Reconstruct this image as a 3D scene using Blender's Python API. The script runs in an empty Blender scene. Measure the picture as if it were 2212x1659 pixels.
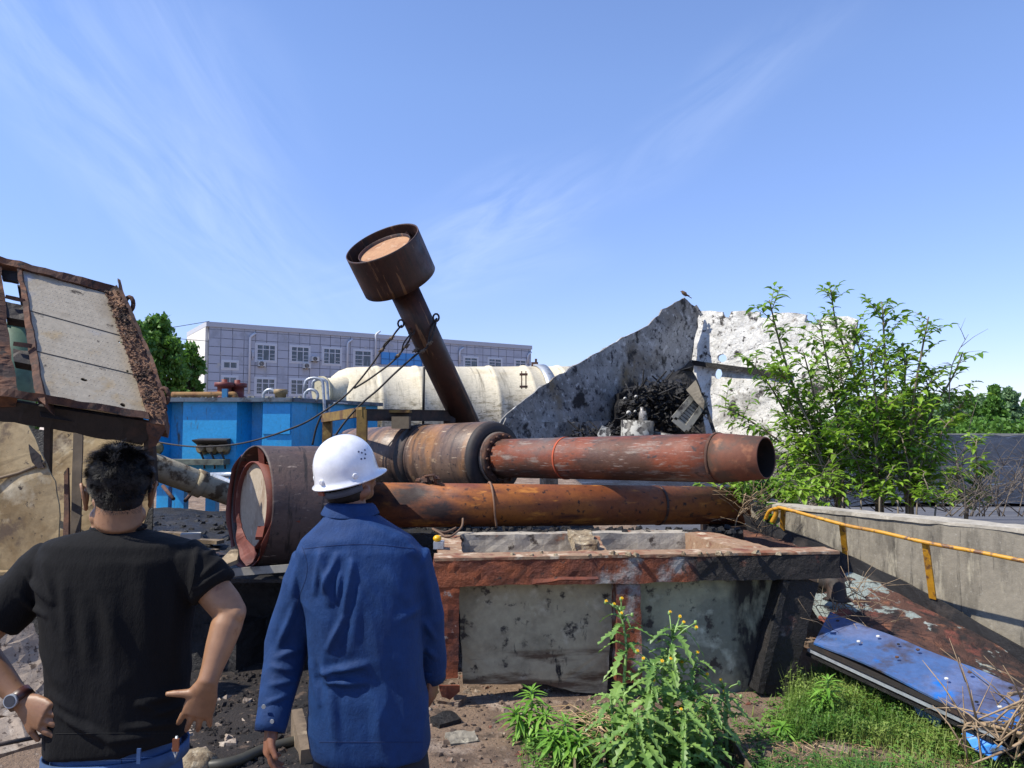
import bpy, bmesh, math, random
from mathutils import Vector, Matrix, Quaternion, noise
R = math.radians
V = Vector
col = bpy.context.scene.collection
scene = bpy.context.scene
# ------------------------------------------------------------------ camera
FPX = 1640.0                      # focal length for a picture 2212 wide
PITCH = math.atan(100.5 / FPX)
EYE = V((0, 0, 1.8))
camd = bpy.data.cameras.new('camera'); cam = bpy.data.objects.new('camera', camd)
col.objects.link(cam); scene.camera = cam
camd.sensor_width = 36; camd.lens = 36 * FPX / 2212; camd.clip_start = .05; camd.clip_end = 3000
cam.location = EYE; cam.rotation_euler = (R(90) + PITCH, 0, 0)
# ------------------------------------------------------------------ world and sun
SUN_EL = R(52); SUN_AZ = R(199)   # azimuth as an angle in the xy plane of the direction towards the sun
sun_dir = V((math.cos(SUN_EL) * math.cos(SUN_AZ), math.cos(SUN_EL) * math.sin(SUN_AZ), math.sin(SUN_EL)))
world = bpy.data.worlds.new('World'); scene.world = world; world.use_nodes = True
wn = world.node_tree; wn.nodes.clear()
def wnode(t): return wn.nodes.new(t)
def wl(a, b): wn.links.new(a, b)
sky = wnode('ShaderNodeTexSky'); sky.sky_type = 'NISHITA'; sky.sun_disc = False
sky.sun_elevation = SUN_EL; sky.sun_rotation = math.pi / 2 - SUN_AZ
sky.air_density = 1.1; sky.dust_density = 0.0; sky.ozone_density = 3.0; sky.altitude = 0
bgn = wnode('ShaderNodeBackground'); bgn.inputs['Strength'].default_value = .14
wout = wnode('ShaderNodeOutputWorld')
tint = wnode('ShaderNodeMix'); tint.data_type = 'RGBA'; tint.blend_type = 'MULTIPLY'; tint.inputs['Factor'].default_value = 1
tint.inputs[7].default_value = (1.10, 1.06, 1.18, 1)
wl(sky.outputs[0], tint.inputs[6])
tcz = wnode('ShaderNodeTexCoord'); sz = wnode('ShaderNodeSeparateXYZ'); wl(tcz.outputs['Generated'], sz.inputs[0])
rz = wnode('ShaderNodeValToRGB'); wl(sz.outputs[2], rz.inputs[0])   # clear, dry blue air low down
rz.color_ramp.elements[0].position = 0; rz.color_ramp.elements[0].color = (.66, .66, .98, 1)
rz.color_ramp.elements[1].position = .42; rz.color_ramp.elements[1].color = (1.04, 1.03, 1.22, 1)
e_ = rz.color_ramp.elements.new(.15); e_.color = (.80, .79, 1.06, 1)
wl(rz.outputs[0], tint.inputs[7])
tc = wnode('ShaderNodeTexCoord')
def vdir(px, py):
    f = V((0, math.cos(PITCH), math.sin(PITCH))); u = V((0, -math.sin(PITCH), math.cos(PITCH)))
    return f + V((1, 0, 0)) * ((px - 1106) / FPX) + u * ((829.5 - py) / FPX)
def cirrus(centre, along, length, width, amount, nscale, seed, prev):
    """a wisp of cirrus: an elongated patch of the sky dome round a direction, broken up by streaky noise"""
    c = vdir(*centre).normalized(); a = (vdir(*along).normalized() - c); a = (a - c * a.dot(c)).normalized(); b = c.cross(a)
    def dot(vec, off=0, k=1.0):
        d = wnode('ShaderNodeVectorMath'); d.operation = 'DOT_PRODUCT'; wl(tc.outputs['Generated'], d.inputs[0]); d.inputs[1].default_value = vec * k
        return d.outputs['Value']
    comb = wnode('ShaderNodeCombineXYZ'); wl(dot(a, k=1 / length), comb.inputs[0]); wl(dot(b, k=1 / width), comb.inputs[1])
    # bend the band with noise
    n0 = wnode('ShaderNodeTexNoise'); n0.inputs['Scale'].default_value = 2.2; n0.inputs['Detail'].default_value = 3
    mp0 = wnode('ShaderNodeMapping'); mp0.inputs['Location'].default_value = (seed * 3.1, seed, 0); wl(tc.outputs['Generated'], mp0.inputs[0]); wl(mp0.outputs[0], n0.inputs['Vector'])
    sub = wnode('ShaderNodeVectorMath'); sub.operation = 'SUBTRACT'; wl(n0.outputs['Color'], sub.inputs[0]); sub.inputs[1].default_value = (.5, .5, .5)
    sc = wnode('ShaderNodeVectorMath'); sc.operation = 'MULTIPLY'; wl(sub.outputs[0], sc.inputs[0]); sc.inputs[1].default_value = (1.0, 2.6, 0)
    ad = wnode('ShaderNodeVectorMath'); ad.operation = 'ADD'; wl(comb.outputs[0], ad.inputs[0]); wl(sc.outputs[0], ad.inputs[1])
    ln = wnode('ShaderNodeVectorMath'); ln.operation = 'LENGTH'; wl(ad.outputs[0], ln.inputs[0])
    mr = wnode('ShaderNodeMapRange'); mr.interpolation_type = 'SMOOTHSTEP'; wl(ln.outputs['Value'], mr.inputs['Value'])
    mr.inputs['From Min'].default_value = 1.15; mr.inputs['From Max'].default_value = 0; 
    cmb2 = wnode('ShaderNodeCombineXYZ'); wl(dot(a, k=nscale), cmb2.inputs[0]); wl(dot(b, k=nscale * 4.5), cmb2.inputs[1]); cmb2.inputs[2].default_value = seed
    n1 = wnode('ShaderNodeTexNoise'); n1.inputs['Scale'].default_value = 1; n1.inputs['Detail'].default_value = 7; n1.inputs['Roughness'].default_value = .6; n1.inputs['Distortion'].default_value = .8
    wl(cmb2.outputs[0], n1.inputs['Vector'])
    m2 = wnode('ShaderNodeMapRange'); wl(n1.outputs[0], m2.inputs['Value']); m2.inputs['From Min'].default_value = .36; m2.inputs['From Max'].default_value = .78
    mu = wnode('ShaderNodeMath'); mu.operation = 'MULTIPLY'; wl(mr.outputs[0], mu.inputs[0]); wl(m2.outputs[0], mu.inputs[1])
    mu2 = wnode('ShaderNodeMath'); mu2.operation = 'MULTIPLY'; wl(mu.outputs[0], mu2.inputs[0]); mu2.inputs[1].default_value = amount
    mx = wnode('ShaderNodeMix'); mx.data_type = 'RGBA'; wl(mu2.outputs[0], mx.inputs['Factor']); wl(prev, mx.inputs[6]); mx.inputs[7].default_value = (7.6, 8.2, 9.4, 1)
    return mx.outputs[2]
o_ = tint.outputs[2]
o_ = cirrus((130, 120), (330, 420), .34, .17, .15, 4, 1.3, o_)
o_ = cirrus((420, 450), (640, 640), .30, .10, .16, 5, 4.1, o_)
o_ = cirrus((1090, 440), (1280, 330), .17, .08, .2, 6, 7.7, o_)
o_ = cirrus((950, 590), (1100, 560), .22, .06, .16, 5, 9.2, o_)
o_ = cirrus((1500, 250), (1700, 90), .25, .05, .1, 5, 11.2, o_)
wl(o_, bgn.inputs['Color']); wl(bgn.outputs[0], wout.inputs[0])
sund = bpy.data.lights.new('sun', 'SUN'); sund.energy = 4.9; sund.angle = R(.53); sund.color = (1, .94, .83)
sun = bpy.data.objects.new('sun', sund); col.objects.link(sun)
sun.rotation_euler = sun_dir.to_track_quat('Z', 'Y').to_euler(); sun.location = (-10, -5, 20)
scene.view_settings.view_transform = 'Standard'; scene.view_settings.look = 'None'
scene.view_settings.exposure = .4; scene.view_settings.gamma = 1
scene.cycles.max_bounces = 6; scene.cycles.transparent_max_bounces = 6

# ------------------------------------------------------------------ geometry helpers
def W(px, py, Y):                  # point of the place seen at a picture point, at distance Y
    d = vdir(px, py); return EYE + d * (Y / d.y)
def GZ(px, py, z=0.0):             # the same on a level plane
    d = vdir(px, py); return EYE + d * ((z - EYE.z) / d.z)
def proj(p):
    q = p - EYE; f = V((0, math.cos(PITCH), math.sin(PITCH))); u = V((0, -math.sin(PITCH), math.cos(PITCH)))
    d = q.dot(f); return (1106 + FPX * q.x / d, 829.5 - FPX * q.dot(u) / d)
def fbm(p, o=3): return noise.fractal(p, 1.0, 2.0, o)
def rnd(a, b): return random.uniform(a, b)

class MB:
    """collects shapes into one mesh"""
    def __init__(s): s.v = []; s.f = []; s.sm = []
    def add(s, vs, fs, smooth=False):
        o = len(s.v); s.v += [V(p) for p in vs]
        for f in fs: s.f.append([i + o for i in f]); s.sm.append(smooth)
        return s
    def beam(s, p0, p1, w, h, up=(0, 0, 1), w1=None, h1=None):
        p0 = V(p0); p1 = V(p1); d = (p1 - p0).normalized(); up = V(up)
        x = d.cross(up)
        if x.length < 1e-4: x = d.cross(V((1, 0, 0)))
        x.normalize(); z = x.cross(d).normalized(); w1 = w if w1 is None else w1; h1 = h if h1 is None else h1
        vs = []
        for p, a, b in ((p0, w, h), (p1, w1, h1)):
            for sx, sz in ((-1, -1), (1, -1), (1, 1), (-1, 1)): vs.append(p + x * (sx * a / 2) + z * (sz * b / 2))
        return s.add(vs, [(3, 2, 1, 0), (4, 5, 6, 7), (0, 1, 5, 4), (1, 2, 6, 5), (2, 3, 7, 6), (3, 0, 4, 7)])
    def box(s, c, sz, rot=None):
        c = V(c); M = rot or Matrix.Identity(3); vs = []
        for x, y, z in ((-1, -1, -1), (1, -1, -1), (1, 1, -1), (-1, 1, -1), (-1, -1, 1), (1, -1, 1), (1, 1, 1), (-1, 1, 1)):
            vs.append(c + M @ V((x * sz[0] / 2, y * sz[1] / 2, z * sz[2] / 2)))
        return s.add(vs, [(0, 3, 2, 1), (4, 5, 6, 7), (0, 1, 5, 4), (1, 2, 6, 5), (2, 3, 7, 6), (3, 0, 4, 7)])
    def tube(s, pts, rad, n=12, caps=True, smooth=True, flat=1.0):
        pts = [V(p) for p in pts]; m = len(pts)
        if not hasattr(rad, '__len__'): rad = [rad] * m
        t = [(pts[min(i + 1, m - 1)] - pts[max(i - 1, 0)]).normalized() for i in range(m)]
        a = t[0].orthogonal().normalized(); vs = []; fs = []
        for i in range(m):
            a = (a - t[i] * a.dot(t[i]));  a = a.normalized() if a.length > 1e-6 else t[i].orthogonal().normalized()
            b = t[i].cross(a)
            for k in range(n):
                q = 2 * math.pi * k / n; vs.append(pts[i] + (a * math.cos(q) + b * math.sin(q) * flat) * rad[i])
        for i in range(m - 1):
            for k in range(n): k2 = (k + 1) % n; fs.append((i * n + k, i * n + k2, (i + 1) * n + k2, (i + 1) * n + k))
        s.add(vs, fs, smooth)
        if caps:
            s.add(vs[:n], [tuple(reversed(range(n)))]); s.add(vs[-n:], [tuple(range(n))])
        return s
    def lathe(s, prof, n=32, axis='X', smooth=True, closed=False, wob=None):
        """profile of (along, radius); rings about the local axis"""
        vs = []; fs = []; m = len(prof)
        for i, (a, r) in enumerate(prof):
            for k in range(n):
                q = 2 * math.pi * k / n; c, d = math.cos(q), math.sin(q); rr, aa = r, a
                if wob: aa, rr = wob(a, r, q)
                vs.append(V((aa, rr * c, rr * d)) if axis == 'X' else V((rr * c, rr * d, aa)))
        for i in range(m if closed else m - 1):
            j = (i + 1) % m
            for k in range(n):
                k2 = (k + 1) % n; fs.append((i * n + k, i * n + k2, j * n + k2, j * n + k) if axis != 'X' else (i * n + k, j * n + k, j * n + k2, i * n + k2))
        return s.add(vs, fs, smooth)
    def ball(s, c, r, n=12, m=8, M=None):
        c = V(c); r = V(r) if hasattr(r, '__len__') else V((r, r, r)); M = M or Matrix.Identity(3)
        vs = []; fs = []
        for i in range(m + 1):
            th = math.pi * i / m
            for k in range(n):
                q = 2 * math.pi * k / n
                vs.append(c + M @ V((r.x * math.sin(th) * math.cos(q), r.y * math.sin(th) * math.sin(q), r.z * math.cos(th))))
        for i in range(m):
            for k in range(n): k2 = (k + 1) % n; fs.append((i * n + k, (i + 1) * n + k, (i + 1) * n + k2, i * n + k2))
        return s.add(vs, fs, True)
    def loft(s, rings, smooth=True):
        n = len(rings[0]); vs = [p for r in rings for p in r]; fs = []
        for i in range(len(rings) - 1):
            for k in range(n): k2 = (k + 1) % n; fs.append((i * n + k, i * n + k2, (i + 1) * n + k2, (i + 1) * n + k))
        s.add(vs, fs, smooth); s.add(rings[0], [tuple(reversed(range(n)))]); s.add(rings[-1], [tuple(range(n))])
        return s
    def bm(s, weld=True):
        b = bmesh.new(); vv = [b.verts.new(p) for p in s.v]
        for f, sm in zip(s.f, s.sm):
            if len(set(f)) < 3: continue
            try: fc = b.faces.new([vv[i] for i in f]); fc.smooth = sm
            except ValueError: pass
        if weld: bmesh.ops.remove_doubles(b, verts=b.verts, dist=1e-5)
        return b

def refine(b, L, it=7):
    for _ in range(it):
        es = [e for e in b.edges if e.calc_length() > L]
        if not es: break
        bmesh.ops.subdivide_edges(b, edges=es, cuts=1, use_grid_fill=True)
        bmesh.ops.triangulate(b, faces=[f for f in b.faces if len(f.verts) > 4])
def rough(b, amp, sc, seed=0.0, fine=0.0):
    b.normal_update(); mv = []
    for v in b.verts:
        p = v.co * sc + V((seed, seed * 1.7, -seed)); d = noise.noise(p) * amp
        if fine: d += noise.noise(p * 5) * fine + noise.noise(p * 11) * fine * .5
        mv.append(v.normal * d)
    for v, m in zip(b.verts, mv): v.co += m
def sheet(outline, t, L=.12, dent=0.0, sc=3.0, seed=0.0, ragged=0.0, fine=0.0, holes=()):
    """a plate cut to an outline (3-D points, near planar), subdivided, dented, with thickness t"""
    pts = [V(p) for p in outline]
    if ragged:
        q = []
        for i in range(len(pts)):
            a = pts[i]; c = pts[(i + 1) % len(pts)]; n = max(1, int((c - a).length / (L * .6)))
            for k in range(n):
                p = a.lerp(c, k / n); 
                w = V((noise.noise(p * 9 + V((seed, 0, 3))), noise.noise(p * 9 + V((3, seed, 0))), noise.noise(p * 9 + V((0, 5, seed)))))
                q.append(p + w * ragged * (1 if k else .4))
        pts = q
    nrm = V((0, 0, 0))
    for i in range(len(pts)): nrm += pts[i].cross(pts[(i + 1) % len(pts)])
    nrm.normalize()
    if nrm.dot(EYE - pts[0]) < 0: nrm = -nrm
    b = bmesh.new(); vs = [b.verts.new(p) for p in pts]; es = [b.edges.new((vs[i], vs[(i + 1) % len(vs)])) for i in range(len(vs))]
    for h in holes:
        hv = [b.verts.new(V(p)) for p in h]; es += [b.edges.new((hv[i], hv[(i + 1) % len(hv)])) for i in range(len(hv))]
    r = bmesh.ops.triangle_fill(b, use_beauty=True, use_dissolve=False, edges=es, normal=nrm)
    for _ in range(8):
        ee = [e for e in b.edges if e.calc_length() > L]
        if not ee: break
        bmesh.ops.subdivide_edges(b, edges=ee, cuts=1); bmesh.ops.triangulate(b, faces=[f for f in b.faces if len(f.verts) > 3])
    b.normal_update()
    for f in b.faces:
        if f.normal.dot(nrm) < 0: f.normal_flip()
    for v in b.verts:
        d = noise.noise(v.co * sc + V((seed, -seed, seed * 2))) * dent
        if fine: d += noise.noise(v.co * sc * 6 + V((seed, 0, 0))) * fine
        v.co += nrm * d
    top = list(b.verts); faces = list(b.faces); bnd = [e for e in b.edges if len(e.link_faces) == 1]
    mp = {v: b.verts.new(v.co - nrm * t) for v in top}
    for f in faces:
        try: b.faces.new([mp[v] for v in reversed(f.verts)])
        except ValueError: pass
    for e in bnd:
        f = e.link_faces[0]; a, c = e.verts
        lp = [l for l in f.loops if l.edge == e][0]; a = lp.vert; c = lp.link_loop_next.vert
        try: b.faces.new([c, a, mp[a], mp[c]])
        except ValueError: pass
    for f in b.faces: f.smooth = False
    return b

# ------------------------------------------------------------------ things and parts
MW = {}
def props(o, label=None, cat=None, group=None, kind=None):
    if label: o['label'] = label
    if cat: o['category'] = cat
    if group: o['group'] = group
    if kind: o['kind'] = kind
    return o
def thing(name, label, cat, loc=(0, 0, 0), rot=None, group=None):
    o = bpy.data.objects.new(name, None); col.objects.link(o); o.empty_display_size = .2
    M = Matrix.Translation(V(loc)) @ (rot.to_4x4() if rot else Matrix.Identity(4)); o.matrix_world = M
    o.location = V(loc); o.rotation_euler = (rot or Matrix.Identity(3)).to_euler()
    MW[o.name] = M; return props(o, label, cat, group)
def put(name, geo, m, parent=None, local=False, loc=None, L=None, ro=None, smooth=None, weld=True):
    """link one mesh object; vertices are given in world space unless local"""
    b = geo if isinstance(geo, bmesh.types.BMesh) else geo.bm(weld)
    if L: refine(b, L)
    if ro: rough(b, *ro)
    if smooth is not None:
        for f in b.faces: f.smooth = smooth
    M = Matrix.Identity(4)
    if parent is not None: M = MW[parent.name]
    if parent is None and loc is not None: M = Matrix.Translation(V(loc))
    if not local: b.transform(M.inverted())
    me = bpy.data.meshes.new(name); b.to_mesh(me); b.free()
    for x in (m if isinstance(m, (list, tuple)) else [m]): me.materials.append(x)
    o = bpy.data.objects.new(name, me); col.objects.link(o)
    if parent is not None: o.parent = parent; MW[o.name] = M
    else: o.matrix_world = M; o.location = M.to_translation(); MW[o.name] = M
    return o
def single(name, label, cat, geo, m, loc, group=None, kind=None, **k):
    o = put(name, geo, m, None, loc=loc, **k); return props(o, label, cat, group, kind)
def frame(axis, up=(0, 0, 1)):
    """rotation whose local X runs along axis"""
    x = V(axis).normalized(); y = V(up).cross(x).normalized(); z = x.cross(y); return Matrix((x, y, z)).transposed()

# ------------------------------------------------------------------ materials
def srgb(h):
    h = h.lstrip('#'); c = [int(h[i:i + 2], 16) / 255 for i in (0, 2, 4)]
    return tuple(((x + .055) / 1.055) ** 2.4 if x > .04045 else x / 12.92 for x in c) + (1,)
def mat(name, base, layers=(), rgh=.8, metal=0.0, bump=None, base2=None, bscale=3.0, trans=0.0, rgh_var=0.0, spec=None, coat=0.0, brick=None, sheen=0.0):
    """layers: (colour, noise scale, lo, hi, (stretch xyz), seed[, (axis, a, b)]) painted one over the other"""
    m = bpy.data.materials.new(name); m.use_nodes = True; nt = m.node_tree; N = nt.nodes; Lk = nt.links.new
    bs = N['Principled BSDF']; t = N.new('ShaderNodeTexCoord'); co = t.outputs['Object']
    def nz(scale, st=(1, 1, 1), seed=0, det=6, rg=.62):
        mp = N.new('ShaderNodeMapping'); mp.inputs['Scale'].default_value = st; mp.inputs['Location'].default_value = (seed, seed * .7, -seed * 1.3)
        Lk(co, mp.inputs[0]); n = N.new('ShaderNodeTexNoise'); n.inputs['Scale'].default_value = scale; n.inputs['Detail'].default_value = det
        n.inputs['Roughness'].default_value = rg; Lk(mp.outputs[0], n.inputs['Vector']); return n.outputs[0]
    def mr(src, a, b, lo=0.0, hi=1.0):
        r = N.new('ShaderNodeMapRange'); Lk(src, r.inputs['Value']); r.inputs['From Min'].default_value = a; r.inputs['From Max'].default_value = b
        r.inputs['To Min'].default_value = lo; r.inputs['To Max'].default_value = hi; return r.outputs[0]
    def c4(c): return srgb(c) if isinstance(c, str) else tuple(c) + ((1,) if len(c) == 3 else ())
    def mix(f, a, b, mode='MIX'):
        x = N.new('ShaderNodeMix'); x.data_type = 'RGBA'; x.blend_type = mode
        if isinstance(f, (int, float)): x.inputs['Factor'].default_value = f
        else: Lk(f, x.inputs['Factor'])
        for s, i in ((a, 6), (b, 7)):
            if isinstance(s, (tuple, list)): x.inputs[i].default_value = s
            else: Lk(s, x.inputs[i])
        return x.outputs[2]
    c = c4(base)
    if base2 is not None: c = mix(mr(nz(bscale, seed=17.3), .32, .68), c, c4(base2))
    if brick:
        bt = N.new('ShaderNodeTexBrick'); bt.offset = 0; bt.inputs['Scale'].default_value = 1
        mp = N.new('ShaderNodeMapping'); mp.inputs['Location'].default_value = brick.get('loc', (0, 0, 0)); mp.inputs['Rotation'].default_value = brick.get('rot', (0, 0, 0)); Lk(co, mp.inputs[0]); Lk(mp.outputs[0], bt.inputs['Vector'])
        bt.inputs['Brick Width'].default_value = brick['w']; bt.inputs['Row Height'].default_value = brick['h']; bt.inputs['Mortar Size'].default_value = brick['m']
        bt.inputs['Color1'].default_value = (0, 0, 0, 1); bt.inputs['Color2'].default_value = (.25, .25, .25, 1); bt.inputs['Mortar'].default_value = (1, 1, 1, 1); bt.inputs['Mortar Smooth'].default_value = .05
        c = mix(bt.outputs['Fac'], c, c4(brick['col']))
    for ly in layers:
        cc, s, lo, hi = ly[:4]; st = ly[4] if len(ly) > 4 else (1, 1, 1); sd = ly[5] if len(ly) > 5 else 0
        fac = mr(nz(s, st, sd, 8), lo, hi)
        if len(ly) > 6 and ly[6]:
            ax, a, b_ = ly[6]; sp = N.new('ShaderNodeSeparateXYZ'); Lk(co, sp.inputs[0]); g = mr(sp.outputs['XYZ'.index(ax)], a, b_)
            # the border of the stained zone wanders with the noise
            ad = N.new('ShaderNodeMath'); ad.operation = 'ADD'; Lk(g, ad.inputs[0]); w = nz(s * .7, st, sd + 5); w2 = mr(w, 0, 1, -.6, .6); Lk(w2, ad.inputs[1]); g2 = mr(ad.outputs[0], .35, .65)
            mu = N.new('ShaderNodeMath'); mu.operation = 'MULTIPLY'; Lk(fac, mu.inputs[0]); Lk(g2, mu.inputs[1]); fac = mu.outputs[0]
        c = mix(fac, c, c4(cc))
    # small tonal variation over everything
    v = mr(nz(23, seed=3.3, det=5), .25, .75, .82, 1.14)
    cm = N.new('ShaderNodeVectorMath'); cm.operation = 'SCALE'
    if isinstance(c, tuple): cm.inputs[0].default_value = c[:3]
    else: Lk(c, cm.inputs[0])
    Lk(v, cm.inputs['Scale']); Lk(cm.outputs[0], bs.inputs['Base Color'])
    bs.inputs['Metallic'].default_value = metal
    if rgh_var: Lk(mr(nz(6, seed=8), .3, .7, rgh - rgh_var, min(1, rgh + rgh_var)), bs.inputs['Roughness'])
    else: bs.inputs['Roughness'].default_value = rgh
    if spec is not None: bs.inputs['Specular IOR Level'].default_value = spec
    if coat: bs.inputs['Coat Weight'].default_value = coat; bs.inputs['Coat Roughness'].default_value = .12
    if sheen: bs.inputs['Sheen Weight'].default_value = sheen; bs.inputs['Sheen Roughness'].default_value = .5
    if bump:
        st, sc, ds = bump[:3]; bst = bump[3] if len(bump) > 3 else (1, 1, 1)
        b = N.new('ShaderNodeBump'); b.inputs['Strength'].default_value = st; b.inputs['Distance'].default_value = ds; Lk(nz(sc, bst, 2.2, 8, .7), b.inputs['Height']); Lk(b.outputs[0], bs.inputs['Normal'])
    if trans:
        tr = N.new('ShaderNodeBsdfTranslucent'); Lk(cm.outputs[0], tr.inputs[0]); ms = N.new('ShaderNodeMixShader'); ms.inputs[0].default_value = trans
        Lk(bs.outputs[0], ms.inputs[1]); Lk(tr.outputs[0], ms.inputs[2]); Lk(ms.outputs[0], N['Material Output'].inputs[0])
    return m
# ------------------------------------------------------------------ shared materials
RUST = mat('rust brown', '#4d3428', [('#6e4933', 5, .48, .62), ('#2c221e', 11, .54, .62, (1, 1, 1), 6), ('#3a2823', 3, .52, .68), ('#9d8f80', 14, .66, .72), ('#241c19', 20, .66, .74)], rgh=.85, bump=(.5, 30, .01))
CRUST = mat('crusted rust', '#6d5140', [('#94735a', 9, .5, .62), ('#2b211d', 7, .5, .62), ('#a89a86', 26, .62, .7)], rgh=.95, bump=(1, 26, .03))
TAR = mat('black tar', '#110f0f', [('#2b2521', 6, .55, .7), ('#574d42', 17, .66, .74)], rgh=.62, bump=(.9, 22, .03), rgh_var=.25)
DARKSTEEL = mat('dark steel', '#2a2523', [('#4b362c', 4, .5, .7), ('#161413', 9, .55, .7)], rgh=.7, bump=(.4, 20, .01))
WIRE = mat('black cable', '#161514', rgh=.6)
WIREG = mat('greased wire rope', '#25211f', [('#5b4a3c', 30, .6, .7)], rgh=.7)
CREAM = mat('cream painted steel', '#a5977e', [('#8a7858', 3, .5, .72), ('#3c3229', 22, .64, .72), ('#6e4e35', 6, .6, .72)], rgh=.75, bump=(.3, 40, .004))
GALV = mat('galvanised steel', '#a8adb2', [('#7f8488', 9, .5, .7), ('#6e4a33', 16, .66, .74)], rgh=.42, metal=.35)
CONC = mat('weathered concrete', '#857e70', [('#4f4a42', 3, .48, .62, (1, 1, .2)), ('#aea692', 6, .54, .66, (1, 1, .25)), ('#33302c', 9, .57, .66, (1.6, 1.6, .15)), ('#9b968b', 40, .6, .75)], rgh=.92, bump=(.5, 35, .008))
CONCTOP = mat('pale concrete capping', '#a39c8e', [('#837d70', 6, .5, .7), ('#bdb6a6', 14, .55, .7)], rgh=.95, bump=(.4, 40, .006))
WOOD = mat('grey timber', '#6f5f4b', [('#463a2e', 6, .5, .7, (1, 1, 1)), ('#94836a', 11, .55, .7)], rgh=.85, bump=(.5, 25, .006))
SHADE = mat('matt black interior', '#151312', rgh=.95)

# ------------------------------------------------------------------ ground
def gz(x, y):
    """height of the ground"""
    z = noise.noise(V((x * .35, y * .35, 0))) * .05 + noise.noise(V((x * 2.1, y * 2.1, 4))) * .015 if y < 40 else 0
    # reservoir bed behind the concrete wall on the right
    a = max(0, min(1, (y - (11.2 - 1.25 * x)) / 1.2)) * max(0, min(1, (x - 2.4) / 1.0))
    if a > 0:
        bed = -1.3
        if y > 29: bed = -1.9 + 2.6 * max(0, min(1, (y - 32) / 21))
        z = z * (1 - a) + bed * a
    if y > 60 and x <= 2.4: z = 0
    return z
def ground_mesh():
    xs = []; ys = []
    x = -1400.0
    steps = [-1400, -700, -350, -180, -100, -60, -40, -28, -20, -15, -11, -8.5]
    xs = steps + [-7 + .22 * i for i in range(64)] + [7.3, 8, 9, 10.5, 12.5, 15, 19, 25, 33, 45, 60, 90, 150, 300, 700, 1400]
    ys = [-30, -15, -8, -4, -2, 0, 1, 2, 3] + [3.6 + .14 * i for i in range(52)] + [11.2, 12, 13, 14.5, 16, 18, 21, 25, 29, 33, 38, 44, 51, 54, 70, 100, 160, 300, 700, 1500, 2500]
    vs = [(x, y, gz(x, y)) for y in ys for x in xs]; n = len(xs)
    fs = [(j * n + i, j * n + i + 1, (j + 1) * n + i + 1, (j + 1) * n + i) for j in range(len(ys) - 1) for i in range(n - 1)]
    return MB().add(vs, fs, True)
DIRT = mat('gravelly dirt', '#86705c', [('#5b4a3d', 2.2, .48, .66), ('#a89686', 3.1, .54, .68), ('#3a3029', 5, .58, .72), ('#96634c', 9, .62, .72), ('#a89a88', 38, .62, .7), ('#463c35', 60, .6, .68)], rgh=.97, bump=(1, 45, .03))
g = put('ground', ground_mesh(), DIRT); props(g, kind='structure')
# loose grit: real pebbles and chips scattered over the near ground
def chip(mb, c, s):
    M = Matrix.Rotation(rnd(0, 6.3), 3, 'Z') @ Matrix.Rotation(rnd(-.4, .4), 3, 'X')
    vs = []
    for x, y, z in ((-1, -1, 0), (1, -1, 0), (1, 1, 0), (-1, 1, 0), (-.7, -.6, 1), (.6, -.7, 1), (.7, .6, 1), (-.5, .7, 1)):
        vs.append(c + M @ V((x * s * rnd(.3, .6), y * s * rnd(.25, .55), z * s * rnd(.25, .6) - s * .1)))
    mb.add(vs, [(3, 2, 1, 0), (4, 5, 6, 7), (0, 1, 5, 4), (1, 2, 6, 5), (2, 3, 7, 6), (3, 0, 4, 7)])
random.seed(3)
PEB = mat('grit', '#6f5d4e', [('#453931', 5, .45, .55), ('#948676', 4, .58, .64, (1, 1, 1), 4), ('#7d4a38', 6, .6, .66, (1, 1, 1), 9)], rgh=.95)
mb = MB()
for i in range(4200):
    x = rnd(-3.3, 3.4); y = rnd(3.7, 5.6) if i % 3 else rnd(5.6, 7.2)
    if x > 1.0 and random.random() < .8: continue
    if -2.3 < x < -.75 and y > 4.2: continue
    chip(mb, V((x, y, gz(x, y))), random.choice([.010, .014, .02, .028, .045]) * rnd(.7, 1.3))
single('loose_grit', 'loose stones and flakes of rubble strewn over the dirt', 'gravel', mb, PEB, (0, 4.5, 0), kind='stuff', weld=False)

OILSHADE = mat('oily soil with painted shade', '#2a231f', [('#151211', 3, .46, .6), ('#5c4c3f', 9, .58, .66), ('#7b6a59', 30, .63, .69)], rgh=.85, bump=(1, 40, .03))  # dark oily soil, with the deep shade there painted into the colour
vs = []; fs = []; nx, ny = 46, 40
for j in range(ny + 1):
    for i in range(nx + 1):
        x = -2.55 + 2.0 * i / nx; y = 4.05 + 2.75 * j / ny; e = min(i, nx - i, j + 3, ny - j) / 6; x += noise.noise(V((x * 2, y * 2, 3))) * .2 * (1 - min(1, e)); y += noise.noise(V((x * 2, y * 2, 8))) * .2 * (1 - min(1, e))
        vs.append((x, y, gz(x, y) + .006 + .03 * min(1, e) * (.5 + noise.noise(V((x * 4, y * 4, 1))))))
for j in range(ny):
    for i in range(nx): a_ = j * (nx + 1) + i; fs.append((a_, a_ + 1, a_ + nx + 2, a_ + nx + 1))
single('oily_soil_shade', 'oily soil with shade painted in, between the two men and the deck', 'soil', MB().add(vs, fs, True), OILSHADE, (-1.6, 5.2, 0), kind='stuff')
random.seed(33); mb = MB()
for i in range(1300): x = rnd(-2.5, -.6); y = rnd(4.1, 6.3); chip(mb, V((x, y, gz(x, y) + .02)), random.choice([.01, .015, .025, .04]) * rnd(.7, 1.3))
single('oily_grit_shade', 'oily stones and flakes darkened by painted shade on the black soil under the deck', 'gravel', mb, OILSHADE, (-1.6, 5, 0), kind='stuff', weld=False)  # grit takes the soil colour that has shade painted in

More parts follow.
